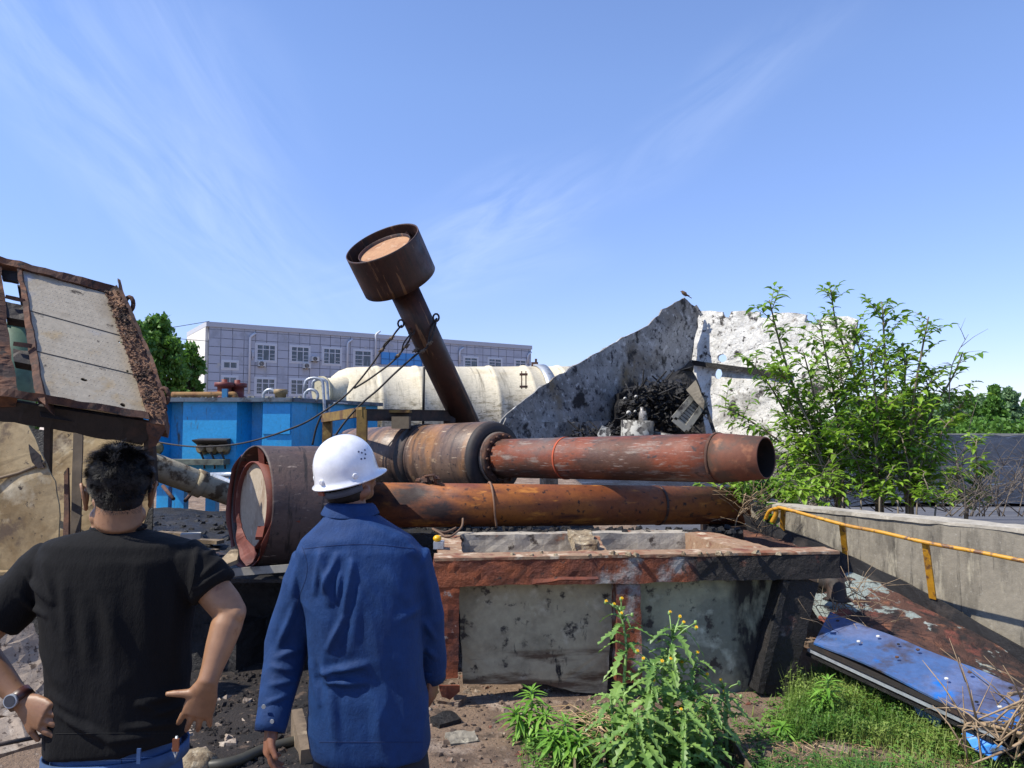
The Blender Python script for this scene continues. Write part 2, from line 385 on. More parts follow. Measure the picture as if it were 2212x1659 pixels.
# ------------------------------------------------------------------ reservoir and far bank
LINER = mat('black pond liner', '#262a33', [('#14161b', .5, .48, .6, (1, .3, 1)), ('#566074', 1.2, .60, .70, (.25, 2, 1)), ('#0f1014', 1.5, .6, .66, (.2, 3, 1), 4)], rgh=.62, bump=(1, 1.6, .25, (.45, 2.2, 1)), rgh_var=.15, spec=.35)  # pale streaks paint the sheen on the wrinkles into the colour
SILT = mat('grey silt', '#59585a', [('#3f4046', .8, .45, .6, (.25, 3, 1)), ('#7a766e', 1.7, .55, .7, (.2, 4, 1))], rgh=.8, bump=(.6, 3, .08, (.3, 3, 1)))
def strip(rows, nx=40, jit=.0, seed=0):
    vs = []; fs = []
    for x0, x1, y, z in rows:
        for i in range(nx + 1):
            x = x0 + (x1 - x0) * i / nx; vs.append((x, y, z + noise.noise(V((x * .5, y * .5, seed))) * jit))
    for j in range(len(rows) - 1):
        for i in range(nx): a = j * (nx + 1) + i; fs.append((a, a + 1, a + nx + 2, a + nx + 1))
    return MB().add(vs, fs, True)
props(put('reservoir_floor', strip([(3.0, 30, 9.7, -.97), (3.0, 40, 14, -.95), (3, 60, 20, -.95), (3, 80, 29.3, -.93)], 50, .04), SILT), kind='structure')
props(put('reservoir_bank', strip([(2.4, 90, 27.5 + k * .6, -.90 + 2.3 * (k / 41) ** 1.1 + .14 * noise.noise(V((k * .45, 0, 2)))) for k in range(42)] + [(2.4, 100, 53.5, 1.42)], 260, .34, 3), LINER), kind='structure')
FAR = mat('far concrete', '#98958c', [('#7b796f', 2, .45, .65)], rgh=.9)
mb = MB(); mb.beam((2.5, 54, 1.45), (100, 54, 1.35), .4, .35)
w = single('bank_kerb', 'long low concrete kerb along the far rim of the reservoir', 'kerb', mb, FAR, (50, 54, 1.3))
# distant sheds across the reservoir
def shed(px0, px1, pyt, Y, roof, wall, label, group):
    a = W(px0, pyt, Y); b = W(px1, pyt, Y); cx = (a.x + b.x) / 2; w_ = b.x - a.x
    t = thing('shed', label, 'shed', (cx, Y, 0), group=group)
    put('wall', MB().box((cx, Y + 3, a.z / 2 - .2), (w_, 6, a.z - .4)), wall, t)
    r = MB(); r.add([(a.x - .3, Y - .4, a.z - .4), (b.x + .3, Y - .4, a.z - .4), (b.x + .3, Y + 3, a.z + .35), (a.x - .3, Y + 3, a.z + .35), (b.x + .3, Y + 6.4, a.z - .4), (a.x - .3, Y + 6.4, a.z - .4)], [(0, 1, 2, 3), (3, 2, 4, 5), (0, 3, 5), (1, 4, 2), (0, 5, 4, 1)])
    put('roof', r, roof, t)
BLUEROOF = mat('blue sheet roof', '#5f9cc4', rgh=.5); WHITEW = mat('white sheet wall', '#b9bdc0', [('#8e9498', 1, .5, .7)], rgh=.7); ORROOF = mat('faded red roof', '#a8644c', rgh=.7)
shed(2168, 2240, 934, 120, BLUEROOF, WHITEW, 'white shed with pale blue roof at the far right edge', 'sheds across the reservoir')
shed(1736, 1790, 933, 110, BLUEROOF, WHITEW, 'small shed with pale blue roof seen through the sapling leaves', 'sheds across the reservoir')
shed(1850, 1885, 926, 105, ORROOF, FAR, 'small shed with faded red roof seen through the sapling leaves', 'sheds across the reservoir')

# ------------------------------------------------------------------ office building
TILE = mat('grey facade tiles', '#adb1bb', [('#979ba4', .8, .5, .65), ('#63625f', .5, .62, .8, (3, 3, .35)), ('#b4b2ab', 1.6, .58, .7)], rgh=.5, brick=dict(w=1.06, h=.80, m=.028, col='#4a4d55', rot=(R(90), 0, 0)))
WHITE = mat('white render', '#d9d6cd', [('#bdb9ae', .4, .55, .75)], rgh=.8)
GLASS = mat('window glass', '#2e3742', [('#55616e', 1.3, .5, .6, (3, 3, .6))], rgh=.12, spec=.8)
WFRAME = mat('white window frame', '#c9ccd0', rgh=.5)
A = W(452, 695, 70); B_ = W(1147, 748, 90); A.z = B_.z = 0
H_B = W(452, 695, 70).z
fd = (B_ - A).normalized(); fn = V((fd.y, -fd.x, 0)); Lf = (B_ - A).length
RB = Matrix((fd, -fn, V((0, 0, 1)))).transposed()       # local x along the facade, y into the building
off = thing('office_building', 'long flat-roofed office block faced in grey tiles with white end wall', 'building', A, RB)
def fh(px, py):                                          # picture point -> local (x, z) on the facade
    d = vdir(px, py); t = (A - EYE).dot(fn) / d.dot(fn); p = EYE + d * t; return ((p - A).dot(fd), p.z)
DB = 9.2
def lbox(mb, x0, x1, y0, y1, z0, z1): return mb.box(((x0 + x1) / 2, (y0 + y1) / 2, (z0 + z1) / 2), (abs(x1 - x0), abs(y1 - y0), abs(z1 - z0)))
put('facade', lbox(MB(), 0, Lf, 0, .3, 0, H_B - .45), TILE, off, local=True)
put('wall', lbox(MB(), -.25, Lf, .303, DB, 0, H_B - .45), WHITE, off, local=True)
mb = lbox(MB(), -.27, Lf + .1, -.12, DB + .1, H_B - .45, H_B); put('parapet', mb, mat('parapet', '#b4b7bd', rgh=.7), off, local=True)
def z2(x, y): return (378 + .26038 * x, 637 + .26038 * y)
def z3(x, y): return (702 + x * .293, 459 + y * .293)
def window(x0, z1, x1, z0, cols, transom, side=False, open_=False):
    f = MB(); bw = .09
    if side: T = Matrix(((0, -1, 0), (1, 0, 0), (0, 0, 1)))   # onto the end wall
    lbox(f, x0, x1, -.07, .02, z0, z0 + bw); lbox(f, x0, x1, -.07, .02, z1 - bw, z1)
    lbox(f, x0, x0 + bw, -.067, .02, z0 + bw, z1 - bw); lbox(f, x1 - bw, x1, -.067, .02, z0 + bw, z1 - bw)
    for k in range(1, cols): xm = x0 + (x1 - x0) * k / cols; lbox(f, xm - .04, xm + .04, -.055, .02, z0 + bw, z1 - bw)
    if transom: zm = z1 - (z1 - z0) * transom; lbox(f, x0 + bw, x1 - bw, -.05, .02, zm - .035, zm + .035)
    if transom:
        for k in ([0, cols - 1] if cols > 2 else [0]):
            xa = x0 + (x1 - x0) * k / cols; xb = xa + (x1 - x0) / cols
            for q in (.3, .62): zq = z0 + (zm - z0) * q; lbox(f, xa + .08, xb - .06, -.03, .02, zq - .02, zq + .02)
    # surround
    for a, b, c, d in ((x0 - .14, x0, z0 - .14, z1 + .14), (x1, x1 + .14, z0 - .14, z1 + .14), (x0, x1, z1, z1 + .14), (x0, x1, z0 - .14, z0)): lbox(f, a, b, -.03, .02, c, d)
    p = lbox(MB(), x0 + bw * .5, x1 - bw * .5, -.012, .015, z0 + bw * .5, z1 - bw * .5)
    for q in (f, p):
        if side: q.v = [V((-.25 + v.y, DB - v.x, v.z)) for v in q.v]
    fo = put('window', f, WFRAME, off, local=True); put('pane', p, GLASS, fo, local=True)
for (a, b, c, d, n, t) in ((397, 550, 517, 615, 2, 0), (395, 676, 513, 740, 2, 0), (677, 408, 833, 553, 3, .3), (962, 425, 1112, 563, 3, .3), (1230, 440, 1374, 580, 3, .3), (1488, 458, 1627, 600, 2, .3), (670, 690, 828, 830, 3, .3), (958, 700, 1110, 832, 3, .3), (1222, 708, 1368, 845, 3, .3)):
    x0, z1 = fh(*z2(a, b)); x1, z0 = fh(*z2(c, d)); window(x0, z1, x1, z0, n, t)
for (a, b, c, d) in ((1026, 1066, 1124, 1150), (1205, 1076, 1300, 1160), (1400, 1086, 1480, 1165)):
    x0, z1 = fh(*z3(a, b)); x1, z0 = fh(*z3(c, d)); window(x0, z1, x1, z0, 2, .3)
zt = fh(*z2(550, 550))[1]
window(1.4, zt + .1, 3.0, zt - 1.7, 2, 0, side=True); window(1.4, zt - 3.3, 3.0, zt - 5.0, 2, 0, side=True)
x0, z1 = fh(*z3(412, 1028)); x1, z0 = fh(*z3(712, 1135))
f = MB(); lbox(f, x0, x1, -.08, .02, z0, z1); q_ = put('blue_glazing', f, mat('blue glass', '#2f86c8', rgh=.2), off, local=True)
f = MB()
for k in range(0, 6): xm = x0 + (x1 - x0) * k / 5; lbox(f, xm - .04, xm + .04, -.10, -.081, z0, z1)
for zz in (z0 + (z1 - z0) * .45,): lbox(f, x0, x1, -.098, -.0812, zz - .04, zz + .04)
put('glazing_bar', f, mat('blue bar', '#1b5c92', rgh=.5), q_, local=True)
for (p, q) in ((z2(620, 345), z2(612, 820)), (z2(1428, 395), z2(1424, 660)), (z3(370, 898), z3(374, 1120)), (z3(988, 1018), z3(988, 1110)), (z3(1490, 1050), z3(1490, 1110)), (z2(643, 462), z2(648, 540))):
    xa, za = fh(*p); xb, zb = fh(*q)
    f = MB().tube([(xa + .5, -.15, za + .35), (xa + .12, -.15, za + .05), (xa, -.15, za - .15), (xa, -.15, zb)], .11, 8) if p != z2(643, 462) else MB().tube([(xa, -.12, za), (xa, -.12, zb)], .06, 8)
    put('drainpipe', f, WFRAME, off, local=True)
ACW = mat('white appliance casing', '#c8c9c6', rgh=.5)
for i, (a, b, c, d, lab) in enumerate(((683, 552, 740, 597, 'air conditioner under the left big upper window, beside the drainpipe'), (1056, 570, 1113, 613, 'air conditioner directly under the second big upper window'), (1125, 514, 1183, 554, 'air conditioner right of the second big upper window, slightly higher'))):
    x0, z1 = fh(*z2(a, b)); x1, z0 = fh(*z2(c, d)); P = A + fd * ((x0 + x1) / 2) + V((0, 0, z0)) + fn * .3
    t = thing('air_conditioner', 'white ' + lab, 'air conditioner', P, RB, 'air conditioners on the office wall'); w_ = x1 - x0; h_ = z1 - z0
    put('casing', MB().box((0, 0, h_ / 2), (w_, .5, h_)), ACW, t, local=True)
    g_ = MB(); 
    for rr in (.42, .28, .14):
        for k in range(20):
            q = 2 * math.pi * k / 20; q2 = 2 * math.pi * (k + 1) / 20; c0 = V((-w_ * .1, -.27, h_ / 2)); g_.beam(c0 + V((math.cos(q), 0, math.sin(q))) * rr * h_, c0 + V((math.cos(q2), 0, math.sin(q2))) * rr * h_, .03, .03)
    put('fan_grille', g_, DARKSTEEL, t, local=True)
    br = MB(); 
    for sx in (-.35, .35): br.beam((sx * w_, -.22, -.03), (sx * w_, .28, -.03), .05, .05)
    put('bracket', br, DARKSTEEL, t, local=True)

# ------------------------------------------------------------------ power lines
def wire(name, label, cat, pts, r, m, group=None, n=6, loc=None):
    return single(name, label, cat, MB().tube(pts, r, n), m, loc or pts[0], group)
def smooth_pts(pts, k=6):
    """Catmull-Rom through the points"""
    pts = [V(p) for p in pts]; out = []
    for i in range(len(pts) - 1):
        p0 = pts[max(i - 1, 0)]; p1 = pts[i]; p2 = pts[i + 1]; p3 = pts[min(i + 2, len(pts) - 1)]
        for j in range(k):
            t = j / k; out.append(.5 * ((2 * p1) + (p2 - p0) * t + (2 * p0 - 5 * p1 + 4 * p2 - p3) * t * t + (3 * p1 - p0 - 3 * p2 + p3) * t ** 3))
    return out + [pts[-1]]
wire('power_line', 'thin power line running up to the top corner of the office roof', 'cable', [W(330, 712, 60), W(380, 706, 63), W(452, 694, 69.6)], .025, WIRE, 'power lines left of the office')
wire('power_line', 'thin lower power line crossing to the white end wall', 'cable', [W(330, 724, 60), W(390, 732, 66), W(450, 737, 69.4)], .025, WIRE, 'power lines left of the office')

# ------------------------------------------------------------------ trees
BARK = mat('bark', '#5b5044', [('#3b332b', 9, .5, .65)], rgh=.95)
def leafmat(n, a, b, tr=.35): return mat(n, a, [(b, 1.4, .42, .62), (b, 9, .5, .7)], rgh=.55, trans=tr)
LEAF_FAR = leafmat('far leaves', '#4a7028', '#67943a'); LEAF_PALE = leafmat('pale far leaves', '#6a8a5e', '#84a272')
def tree(name, label, base, h, crown_r, mleaf, seed, nclump=70, leaves=90, ls=.16, group=None, low=.2, crown_h=None):
    random.seed(seed); t = thing(name, label, 'tree', base, group=group)
    tk = MB(); base = V(base); top = base + V((rnd(-.3, .3), rnd(-.3, .3), h * .85)); tk.tube([base - V((0, 0, .3)), base.lerp(top, .5) + V((rnd(-.2, .2), 0, 0)), top], [h * .03, h * .018, .02], 8)
    cl = []
    for i in range(nclump):
        f = low + (1 - low) * random.random() ** .8; a = rnd(0, 6.283)
        env = crown_r * math.sin(math.pi * min(1, max(.12, (f - low) / (1 - low) * .82 + .18))) ** .6
        r = env * rnd(.25, 1.05); c = base + V((math.cos(a) * r, math.sin(a) * r, h * f)); cl.append((c, rnd(.5, 1.0)))
        st = base.lerp(top, max(.1, f - .25)); tk.tube([st, st.lerp(c, .5) + V((0, 0, .2)), c], [h * .008, h * .005, .01], 5)
    put('trunk', tk, BARK, t)
    lv = MB()
    for c, s in cl:
        R_ = crown_r * .36 * s
        for k in range(leaves):
            d = V((random.gauss(0, .5), random.gauss(0, .5), random.gauss(0, .42))) * R_; p = c + d
            q = Quaternion((rnd(-1, 1), rnd(-1, 1), rnd(-1, 1), rnd(-1, 1))).normalized().to_matrix(); a = ls * rnd(.6, 1.4)
            lv.add([p + q @ V((-a, 0, 0)), p + q @ V((0, -a * .6, a * .15)), p + q @ V((a, 0, 0)), p + q @ V((0, a * .6, a * .15))], [(0, 1, 2, 3)])
    put('crown', lv, mleaf, t, weld=False)
    return t
def tree_at(px, ptop, Y, rpx, **k):
    b = W(px, 900, Y); b.z = k.pop('z0', 0); h = W(px, ptop, Y).z - b.z; return tree(base=b, h=h, crown_r=rpx * Y / FPX, **k)
tree_at(335, 688, 48, 54, name='broadleaf_tree', label='tall bushy green tree between the rusty platform and the office', mleaf=LEAF_FAR, seed=5, nclump=130, leaves=120, group='trees left of the office', low=.15)
tree_at(290, 705, 46, 48, name='broadleaf_tree', label='bushy green tree half hidden behind the rusty platform edge', mleaf=LEAF_FAR, seed=8, nclump=90, leaves=100, group='trees left of the office', low=.1)
tree_at(408, 748, 52, 34, name='broadleaf_tree', label='lower green tree touching the white end wall of the office', mleaf=LEAF_FAR, seed=6, nclump=70, leaves=90, group='trees left of the office', low=.1)
tree_at(62, 770, 60, 20, name='broadleaf_tree', label='small tree glimpsed beside the green tank through the frame opening', mleaf=LEAF_FAR, seed=16, nclump=40, leaves=60, group='trees left of the office', low=.1)
far = ((1900, 862, 34), (1960, 850, 34), (2015, 858, 30), (2052, 856, 28), (2090, 862, 26), (2122, 858, 24), (2150, 838, 22), (2180, 842, 24), (2222, 868, 26), (1840, 868, 30))
names = ('leftmost of the far row, behind the leaning saplings', 'second from the left of the far row, dark and round', 'third from the left of the far row', 'fourth of the far row, left of the gap', 'right of the middle of the far row', 'just left of the two tallest in the far row', 'tallest in the far row with an airy crown', 'second tallest of the far row, above the white shed', 'rightmost of the far row at the frame edge', 'low tree at the left end behind the sapling stems')
for i, (x, y, r) in enumerate(far):
    tree_at(x, y, 78 + (i % 3) * 5, r, name='broadleaf_tree', label='pale green far tree, ' + names[i], mleaf=LEAF_PALE if i % 2 else LEAF_FAR, seed=30 + i, nclump=70, leaves=75, ls=.24, group='trees across the reservoir', low=.06, z0=1.0)
random.seed(77); mb = MB()
for i in range(9000):
    x = rnd(28, 75); y = 74 + rnd(0, 6); z = 1.0 + rnd(0, 1) ** 1.5 * (1.1 + noise.noise(V((x * .3, 0, 0))) * .9) * 1.6; q = Quaternion((rnd(-1, 1), rnd(-1, 1), rnd(-1, 1), rnd(-1, 1))).normalized().to_matrix(); a = .28
    p = V((x, y, z)); mb.add([p + q @ V((-a, 0, 0)), p + q @ V((0, -a * .6, 0)), p + q @ V((a, 0, 0)), p + q @ V((0, a * .6, 0))], [(0, 1, 2, 3)])
single('undergrowth', 'low green scrub along the far rim of the reservoir', 'scrub', mb, LEAF_FAR, (50, 75, 1), kind='stuff', weld=False)

# ------------------------------------------------------------------ green storage tank far left
c = W(18, 690, 55); t = thing('storage_tank', 'dark green cylindrical tank with roof railing seen through the frame opening', 'tank', (c.x, 56, 0))
GREENP = mat('dark green paint', '#46604c', [('#35493a', 1, .5, .7)], rgh=.6)
rT = 1.35; zt = W(18, 706, 56).z
mb = MB(); mb.lathe([(0, 0), (0, rT), (zt, rT), (zt, 0)], 40, 'Z'); mb.v = [v + V((c.x, 56, 0)) for v in mb.v]; put('shell', mb, GREENP, t)
mb = MB(); mb.lathe([(zt, rT + .08), (zt + .12, rT + .08), (zt + .5, .1), (zt + .5, 0)], 40, 'Z'); mb.v = [v + V((c.x, 56, 0)) for v in mb.v]; put('roof', mb, GREENP, t)
mb = MB()
for k in range(16):
    q = k * math.pi / 8; q2 = q + math.pi / 8; P = lambda a, z: V((c.x + math.cos(a) * rT, 56 + math.sin(a) * rT, zt + z))
    mb.beam(P(q, 0), P(q, 1.0), .04, .04); mb.beam(P(q, 1.0), P(q2, 1.0), .04, .04); mb.beam(P(q, .55), P(q2, .55), .035, .035)
put('railing', mb, GALV, t)
# ------------------------------------------------------------------ white ribbed tank lying behind
TANKM = mat('weathered white fibreglass', '#d0c5aa', [('#b5a684', 2, .5, .72, (.6, 1, 1)), ('#8e8266', 20, .48, .62, (.3, 1, 1), 3, ('Z', 1.2, -.5)), ('#6b6250', 2.2, .56, .72, (3, .3, .3), 11), ('#5a5344', 34, .57, .66, (.35, 1, 1), 0, ('Z', 1.3, -.6)), ('#8a7f68', 50, .68, .74)], rgh=.6, bump=(.3, 50, .01, (.4, 1, 1)))
TA = W(752, 906, 16.5); TB = W(1330, 893, 18.3)
ax = (TB - TA).normalized(); r0 = .79 * .9 * 1.95
LT = (TB - TA).length
rA = (TA.z, W(770, 790, 16.5).z)
RT = frame(ax)
tk = thing('white_tank', 'large white ribbed fibreglass tank lying on its side behind the leaning rusty pipe', 'tank', TA, RT)
rr = 1.14
prof = [(-.50, 0), (-.49, .45), (-.44, .72), (-.33, .93), (-.18, 1.05), (.0, 1.12), (.2, rr)]
x = .25; k = 0
def rib(x): return [(x - .07, rr), (x - .04, rr + .022), (x, rr + .028), (x + .04, rr + .022), (x + .07, rr)]
ribs = [.62 + .84 * i for i in range(9)]
for rx in ribs: prof += rib(rx)
prof += [(LT + 2.2, rr), (LT + 2.4, .9), (LT + 2.6, 0)]
sag = lambda a, r, q: (a + .012 * math.sin(3 * q + a), r + .012 * noise.noise(V((a * 2, math.cos(q), math.sin(q)))))
put('shell', MB().lathe(prof, 64, wob=sag), TANKM, tk, local=True)
# rounded manway stub on the near end
mb = MB(); P0 = W(742, 843, 15.9); P1 = W(698, 845, 15.5)
mb.tube([P0 + (P0 - P1) * .5, P0, P1], [.29, .28, .26], 24); put('manway', mb, TANKM, tk)
mb = MB(); mb.tube([P1, P1 + (P1 - P0).normalized() * .06], .31, 24); put('manway_cover', mb, mat('cream cover', '#b3aa8c', [('#6e644b', 9, .58, .7)], rgh=.7), tk)
mb = MB()
for xb, wd in ((4.25, .22),): mb.lathe([(xb, rr + .012), (xb, rr + .05), (xb + wd, rr + .05), (xb + wd, rr + .012)], 64)
put('strap', mb, GALV, tk, local=True)
mb = MB(); c = TA + RT @ V((4.38, -.62, .86))
c = W(1131, 822, 16.05); 
for dz in (-.13, .13): mb.box(c + V((0, 0, dz)), (.17, .16, .04))
for dx in (-.04, .05): mb.tube([c + V((dx, -.02, .2)), c + V((dx, -.02, -.18))], .012, 8)
put('strap_clamp', mb, RUST, tk)
mb = MB()
for px, py in ((1134, 776), (1249, 770)):
    p = TA + RT @ V((4.3 if px < 1200 else 5.7, 0, rr + .05)); mb = MB(); mb.box(p, (.16, .1, .1)); mb.box(p + V((.03, 0, .08)), (.05, .05, .1)); put('lug', mb, RUST, tk)
for xx in (1.2, 4.6): put('saddle', MB().box(TA + RT @ V((xx, 0, 0)) - V((0, 0, TA.z - .2)), (.35, 1.7, .9)), CONC, tk)

# ------------------------------------------------------------------ blue machine housing
BLUE = mat('blue painted steel', '#279bd2', [('#1c8ac0', 2, .5, .7), ('#4098c4', 6, .56, .70), ('#40545c', 9, .60, .70, (1.6, 1.6, .22), 3), ('#4b5a60', 18, .64, .72, (1, 1, .4)), ('#5a4334', 9, .70, .78, (2, 2, .2))], rgh=.5, bump=(.15, 30, .004), rgh_var=.1)
BLUED = mat('faded blue steel', '#2b6f98', [('#3f5f6c', 3, .5, .7), ('#6b5a45', 12, .64, .75, (1, 1, .3))], rgh=.6)
YB = 13.0
def bx(px): return (px - 1106) / FPX * YB
zT = W(500, 868, YB).z; zBm = W(500, 1022, YB).z
bm_ = thing('machine_housing', 'bright blue corrugated steel machine housing with rusty top fittings', 'machine', ((bx(345) + bx(630)) / 2, YB + 1, 0))
cols = [300, 352, 368, 386, 400, 560 - 3, 566, 582 + 3, 592, 630]   # corrugation: alternately proud and recessed
segs = [(270, 340, 0), (350, 358, .30), (394, 512, 0), (530, 548, .30), (566, 631, 0)]
mb = MB(); prof = []
pts = [(250, 0), (340, 0), (352, .34), (380, .34), (396, 0), (512, 0), (530, .34), (552, .34), (568, 0), (631, 0)]
vs = []; fs = []
for px, d in pts: vs += [(bx(px), YB + d, zBm), (bx(px), YB + d, zT)]
for i in range(len(pts) - 1): fs.append((2 * i, 2 * i + 2, 2 * i + 3, 2 * i + 1))
# side wall with ribs
a = V((bx(631), YB, 0)); bside = V((bx(631) + 1.05, YB + 2.4, 0)); 
n0 = (bside - a).normalized(); nn = V((n0.y, -n0.x, 0)); prev = len(vs) - 2
sp = [(.0, 0), (.55, 0), (.6, -.1), (.95, -.1), (1.0, 0), (1.5, 0), (1.55, -.1), (1.95, -.1), (2.0, 0), (2.6, 0)]
i0 = len(vs) - 2
for s_, d in sp[1:]:
    p = a + n0 * s_ + nn * d; vs += [(p.x, p.y, zBm), (p.x, p.y, zT)]; fs.append((len(vs) - 4, len(vs) - 2, len(vs) - 1, len(vs) - 3))
vs += [(bx(250), YB + 2.4, zBm), (bx(250), YB + 2.4, zT)]; m_ = len(vs)
fs.append((m_ - 4, m_ - 2, m_ - 1, m_ - 3)); fs.append((m_ - 2, 0, 1, m_ - 1))
put('wall', mb.add(vs, fs), BLUE, bm_)
mb = MB(); tp = [V((bx(250), YB - .08, 0)), V((bx(633), YB - .08, 0)), bside + V((.1, 0, 0)), V((bx(250), YB + 2.5, 0))]
mb.add([p + V((0, 0, zT)) for p in tp] + [p + V((0, 0, zT + .07)) for p in tp], [(3, 2, 1, 0), (4, 5, 6, 7), (0, 1, 5, 4), (1, 2, 6, 5), (2, 3, 7, 6), (3, 0, 4, 7)])
put('top_plate', mb, mat('grey top plate', '#5d6a75', [('#33383c', 6, .5, .65), ('#6e5a48', 9, .6, .7)], rgh=.7), bm_, ro=None)
mb = MB(); mb.box(((bx(566) + bx(631)) / 2, YB - .012, W(600, 905, YB).z), (bx(629) - bx(570), .03, 1.0 * (zT - zBm) * .42)); put('hatch', mb, mat('hatch blue', '#2a98d2', [('#3c5f6c', 12, .62, .75, (2, 2, .3))], rgh=.5), bm_)
mb = MB(); zv = W(466, 952, YB).z
mb.add([(bx(430), YB - .26, zv), (bx(503), YB - .26, zv), (bx(500), YB - .003, zv - .12), (bx(436), YB - .003, zv - .12), (bx(430), YB - .26, zv + .02), (bx(503), YB - .26, zv + .02), (bx(500), YB - .003, zv + .04), (bx(436), YB - .003, zv + .04)], [(0, 3, 2, 1), (4, 5, 6, 7), (0, 1, 5, 4), (1, 2, 6, 5), (2, 3, 7, 6), (3, 0, 4, 7)])
put('lamp_visor', mb, DARKSTEEL, bm_)
BRASS = mat('dirty brass', '#8a7550', [('#4a3e2d', 12, .5, .65)], rgh=.6)
for px in (343, 443, 465, 487):
    z = W(px, 968, YB).z; mb = MB().tube([(bx(px), YB - .02, z), (bx(px), YB - .1, z), (bx(px), YB - .12, z), (bx(px), YB - .2, z)], [.12, .10, .07, .06], 14); kn = put('sight_glass', mb, BRASS, bm_)
    put('hose', MB().tube(smooth_pts([(bx(px), YB - .16, z - .05), (bx(px) + .06, YB - .15, z - .2), (bx(px) + .04, YB - .06, z - .34)]), .018, 6), WIRE, kn)
zl = W(466, 997, YB).z; put('ledge', MB().box(((bx(330) + bx(500)) / 2, YB - .16, zl), (bx(500) - bx(330), .3, .09)), mat('ledge grey', '#6c7466', [('#3d3a32', 5, .5, .7)], rgh=.8), bm_)
for px in (350, 384, 505, 560, 622):
    put('leg', MB().beam((bx(px), YB + .2, zBm + .01), (bx(px), YB + .2, .0), .2, .2, (0, 1, 0)), BLUE, bm_)
for px in (360, 470, 610): put('leg', MB().beam((bx(px), YB + 2.1, zBm + .01), (bx(px), YB + 2.1, .0), .2, .2, (0, 1, 0)), BLUE, bm_)
RED = mat('dark red paint', '#6a2b25', [('#41211d', 8, .5, .7)], rgh=.6)
for px, dy in ((484, .5), (512, .7)):
    c = W(px, 868, YB + dy); mt = put('motor', MB().lathe([(zT + .07, 0), (zT + .07, .16), (zT + .12, .16), (zT + .13, .12), (zT + .28, .12), (zT + .29, .17), (zT + .36, .17), (zT + .37, .05), (zT + .42, .05), (zT + .42, 0)], 18, 'Z'), RED, bm_, local=True)
    for v in mt.data.vertices: v.co += V((c.x, YB + dy, 0)) - MW[bm_.name].to_translation()
YRUST = mat('ochre rusty pipe', '#8c6a3f', [('#6a4028', 5, .5, .7), ('#3d2c20', 9, .58, .7)], rgh=.85, bump=(.4, 30, .006))
zp = W(420, 853, YB + .4).z
put('top_pipe', MB().tube(smooth_pts([W(372, 853, YB + .4), W(440, 853, YB + .4), W(498, 852, YB + .4), W(507, 856, YB + .4), W(508, 866, YB + .4)]), .055, 12), YRUST, bm_)
put('top_pipe', MB().tube([W(385, 861, YB + .6), W(460, 860, YB + .6)], .05, 12), YRUST, bm_)
put('bracket', MB().box(W(486, 856, YB + .28), (.09, .06, .26)), BLUED, bm_)
for px in (583, 672):
    c = W(px, 862, YB + .5); pts = [c + V((math.cos(q) * .12, 0, math.sin(q) * .12 + .05)) for q in [math.pi * k / 8 for k in range(-2, 11)]]
    put('lifting_ring', MB().tube(pts, .028, 8), GALV, bm_)
mb = MB(); c = W(606, 858, YB + .5); mb.tube([c - V((0, 0, .1)), c + V((0, 0, .05)), c + V((0, 0, .06)), c + V((0, 0, .14))], [.10, .10, .12, .12], 14); put('breather_cap', mb, BRASS, bm_)
random.seed(5); mb = MB()
for k in range(70): p = V((rnd(bx(365), bx(650)), YB + rnd(.1, 1.5), zT + .075)); chip(mb, p, rnd(.03, .09))
put('top_debris', mb, mat('grey scraps', '#77766f', [('#3c3833', 5, .5, .6)], rgh=.9), bm_, weld=False)['kind'] = 'stuff'
# ladder hoops beside the housing
ld = thing('ladder_rails', 'thin grey arched ladder rails rising beside the blue housing', 'ladder', (bx(668), YB + .9, 0))
for px0, px1, dy in ((659, 697, .5), (676, 706, .9)):
    a = W(px0, 835, YB + dy); b = W(px1, 870, YB + dy); cx = (a.x + b.x) / 2; r_ = (b.x - a.x) / 2
    zt_ = W(px0, 828, YB + dy).z
    pts = [(a.x, YB + dy, zt_ - .12)] + [(cx - math.cos(q) * r_, YB + dy, zt_ + math.sin(q) * r_ * .6) for q in [math.pi * k / 8 for k in range(0, 9)]] + [(b.x + .04, YB + dy, zt_ - .5), (b.x + .04, YB + dy, .6)]
    put('rail', MB().tube(pts, .028, 8), GALV, ld)
for k in range(6): z = zT - .0 - .28 * k; put('rung', MB().tube([(bx(694) + .1, YB + .5, z), (bx(700) + .2, YB + .9, z)], .014, 6), GALV, ld)
# scrap between the blue housing and the tar
for i, (a, b, r, m, lab) in enumerate(((W(446, 1027, 9.6), W(520, 1025, 9.2), .035, GALV, 'upper bright thin metal pipe lying below the blue housing'), (W(466, 1029, 9.3), W(522, 1052, 8.6), .03, GALV, 'lower bright thin metal pipe slanting below the blue housing'))):
    single('thin_pipe', lab, 'pipe', MB().tube([a, b], r, 10), m, a, 'thin bright pipes below the blue housing')
PIPEC = mat('peeling cream pipe paint', '#a3987e', [('#5e4e38', 8, .52, .6), ('#31291f', 12, .62, .68), ('#c2b89f', 5, .6, .7)], rgh=.8, bump=(.6, 30, .008))
a, b = W(318, 1002, 6.9), W(520, 1078, 7.4)
t = thing('cream_pipe', 'thick pipe with flaking cream paint slanting down behind the black-shirted man', 'pipe', a)
put('tube', MB().tube([a + (a - b) * .1, a, a.lerp(b, .52), a.lerp(b, .55), b], [.12, .12, .115, .105, .10], 20), PIPEC, t)
d = (b - a).normalized(); c = a.lerp(b, .53); put('collar', MB().tube([c - d * .04, c + d * .05], .128, 20), PIPEC, t)

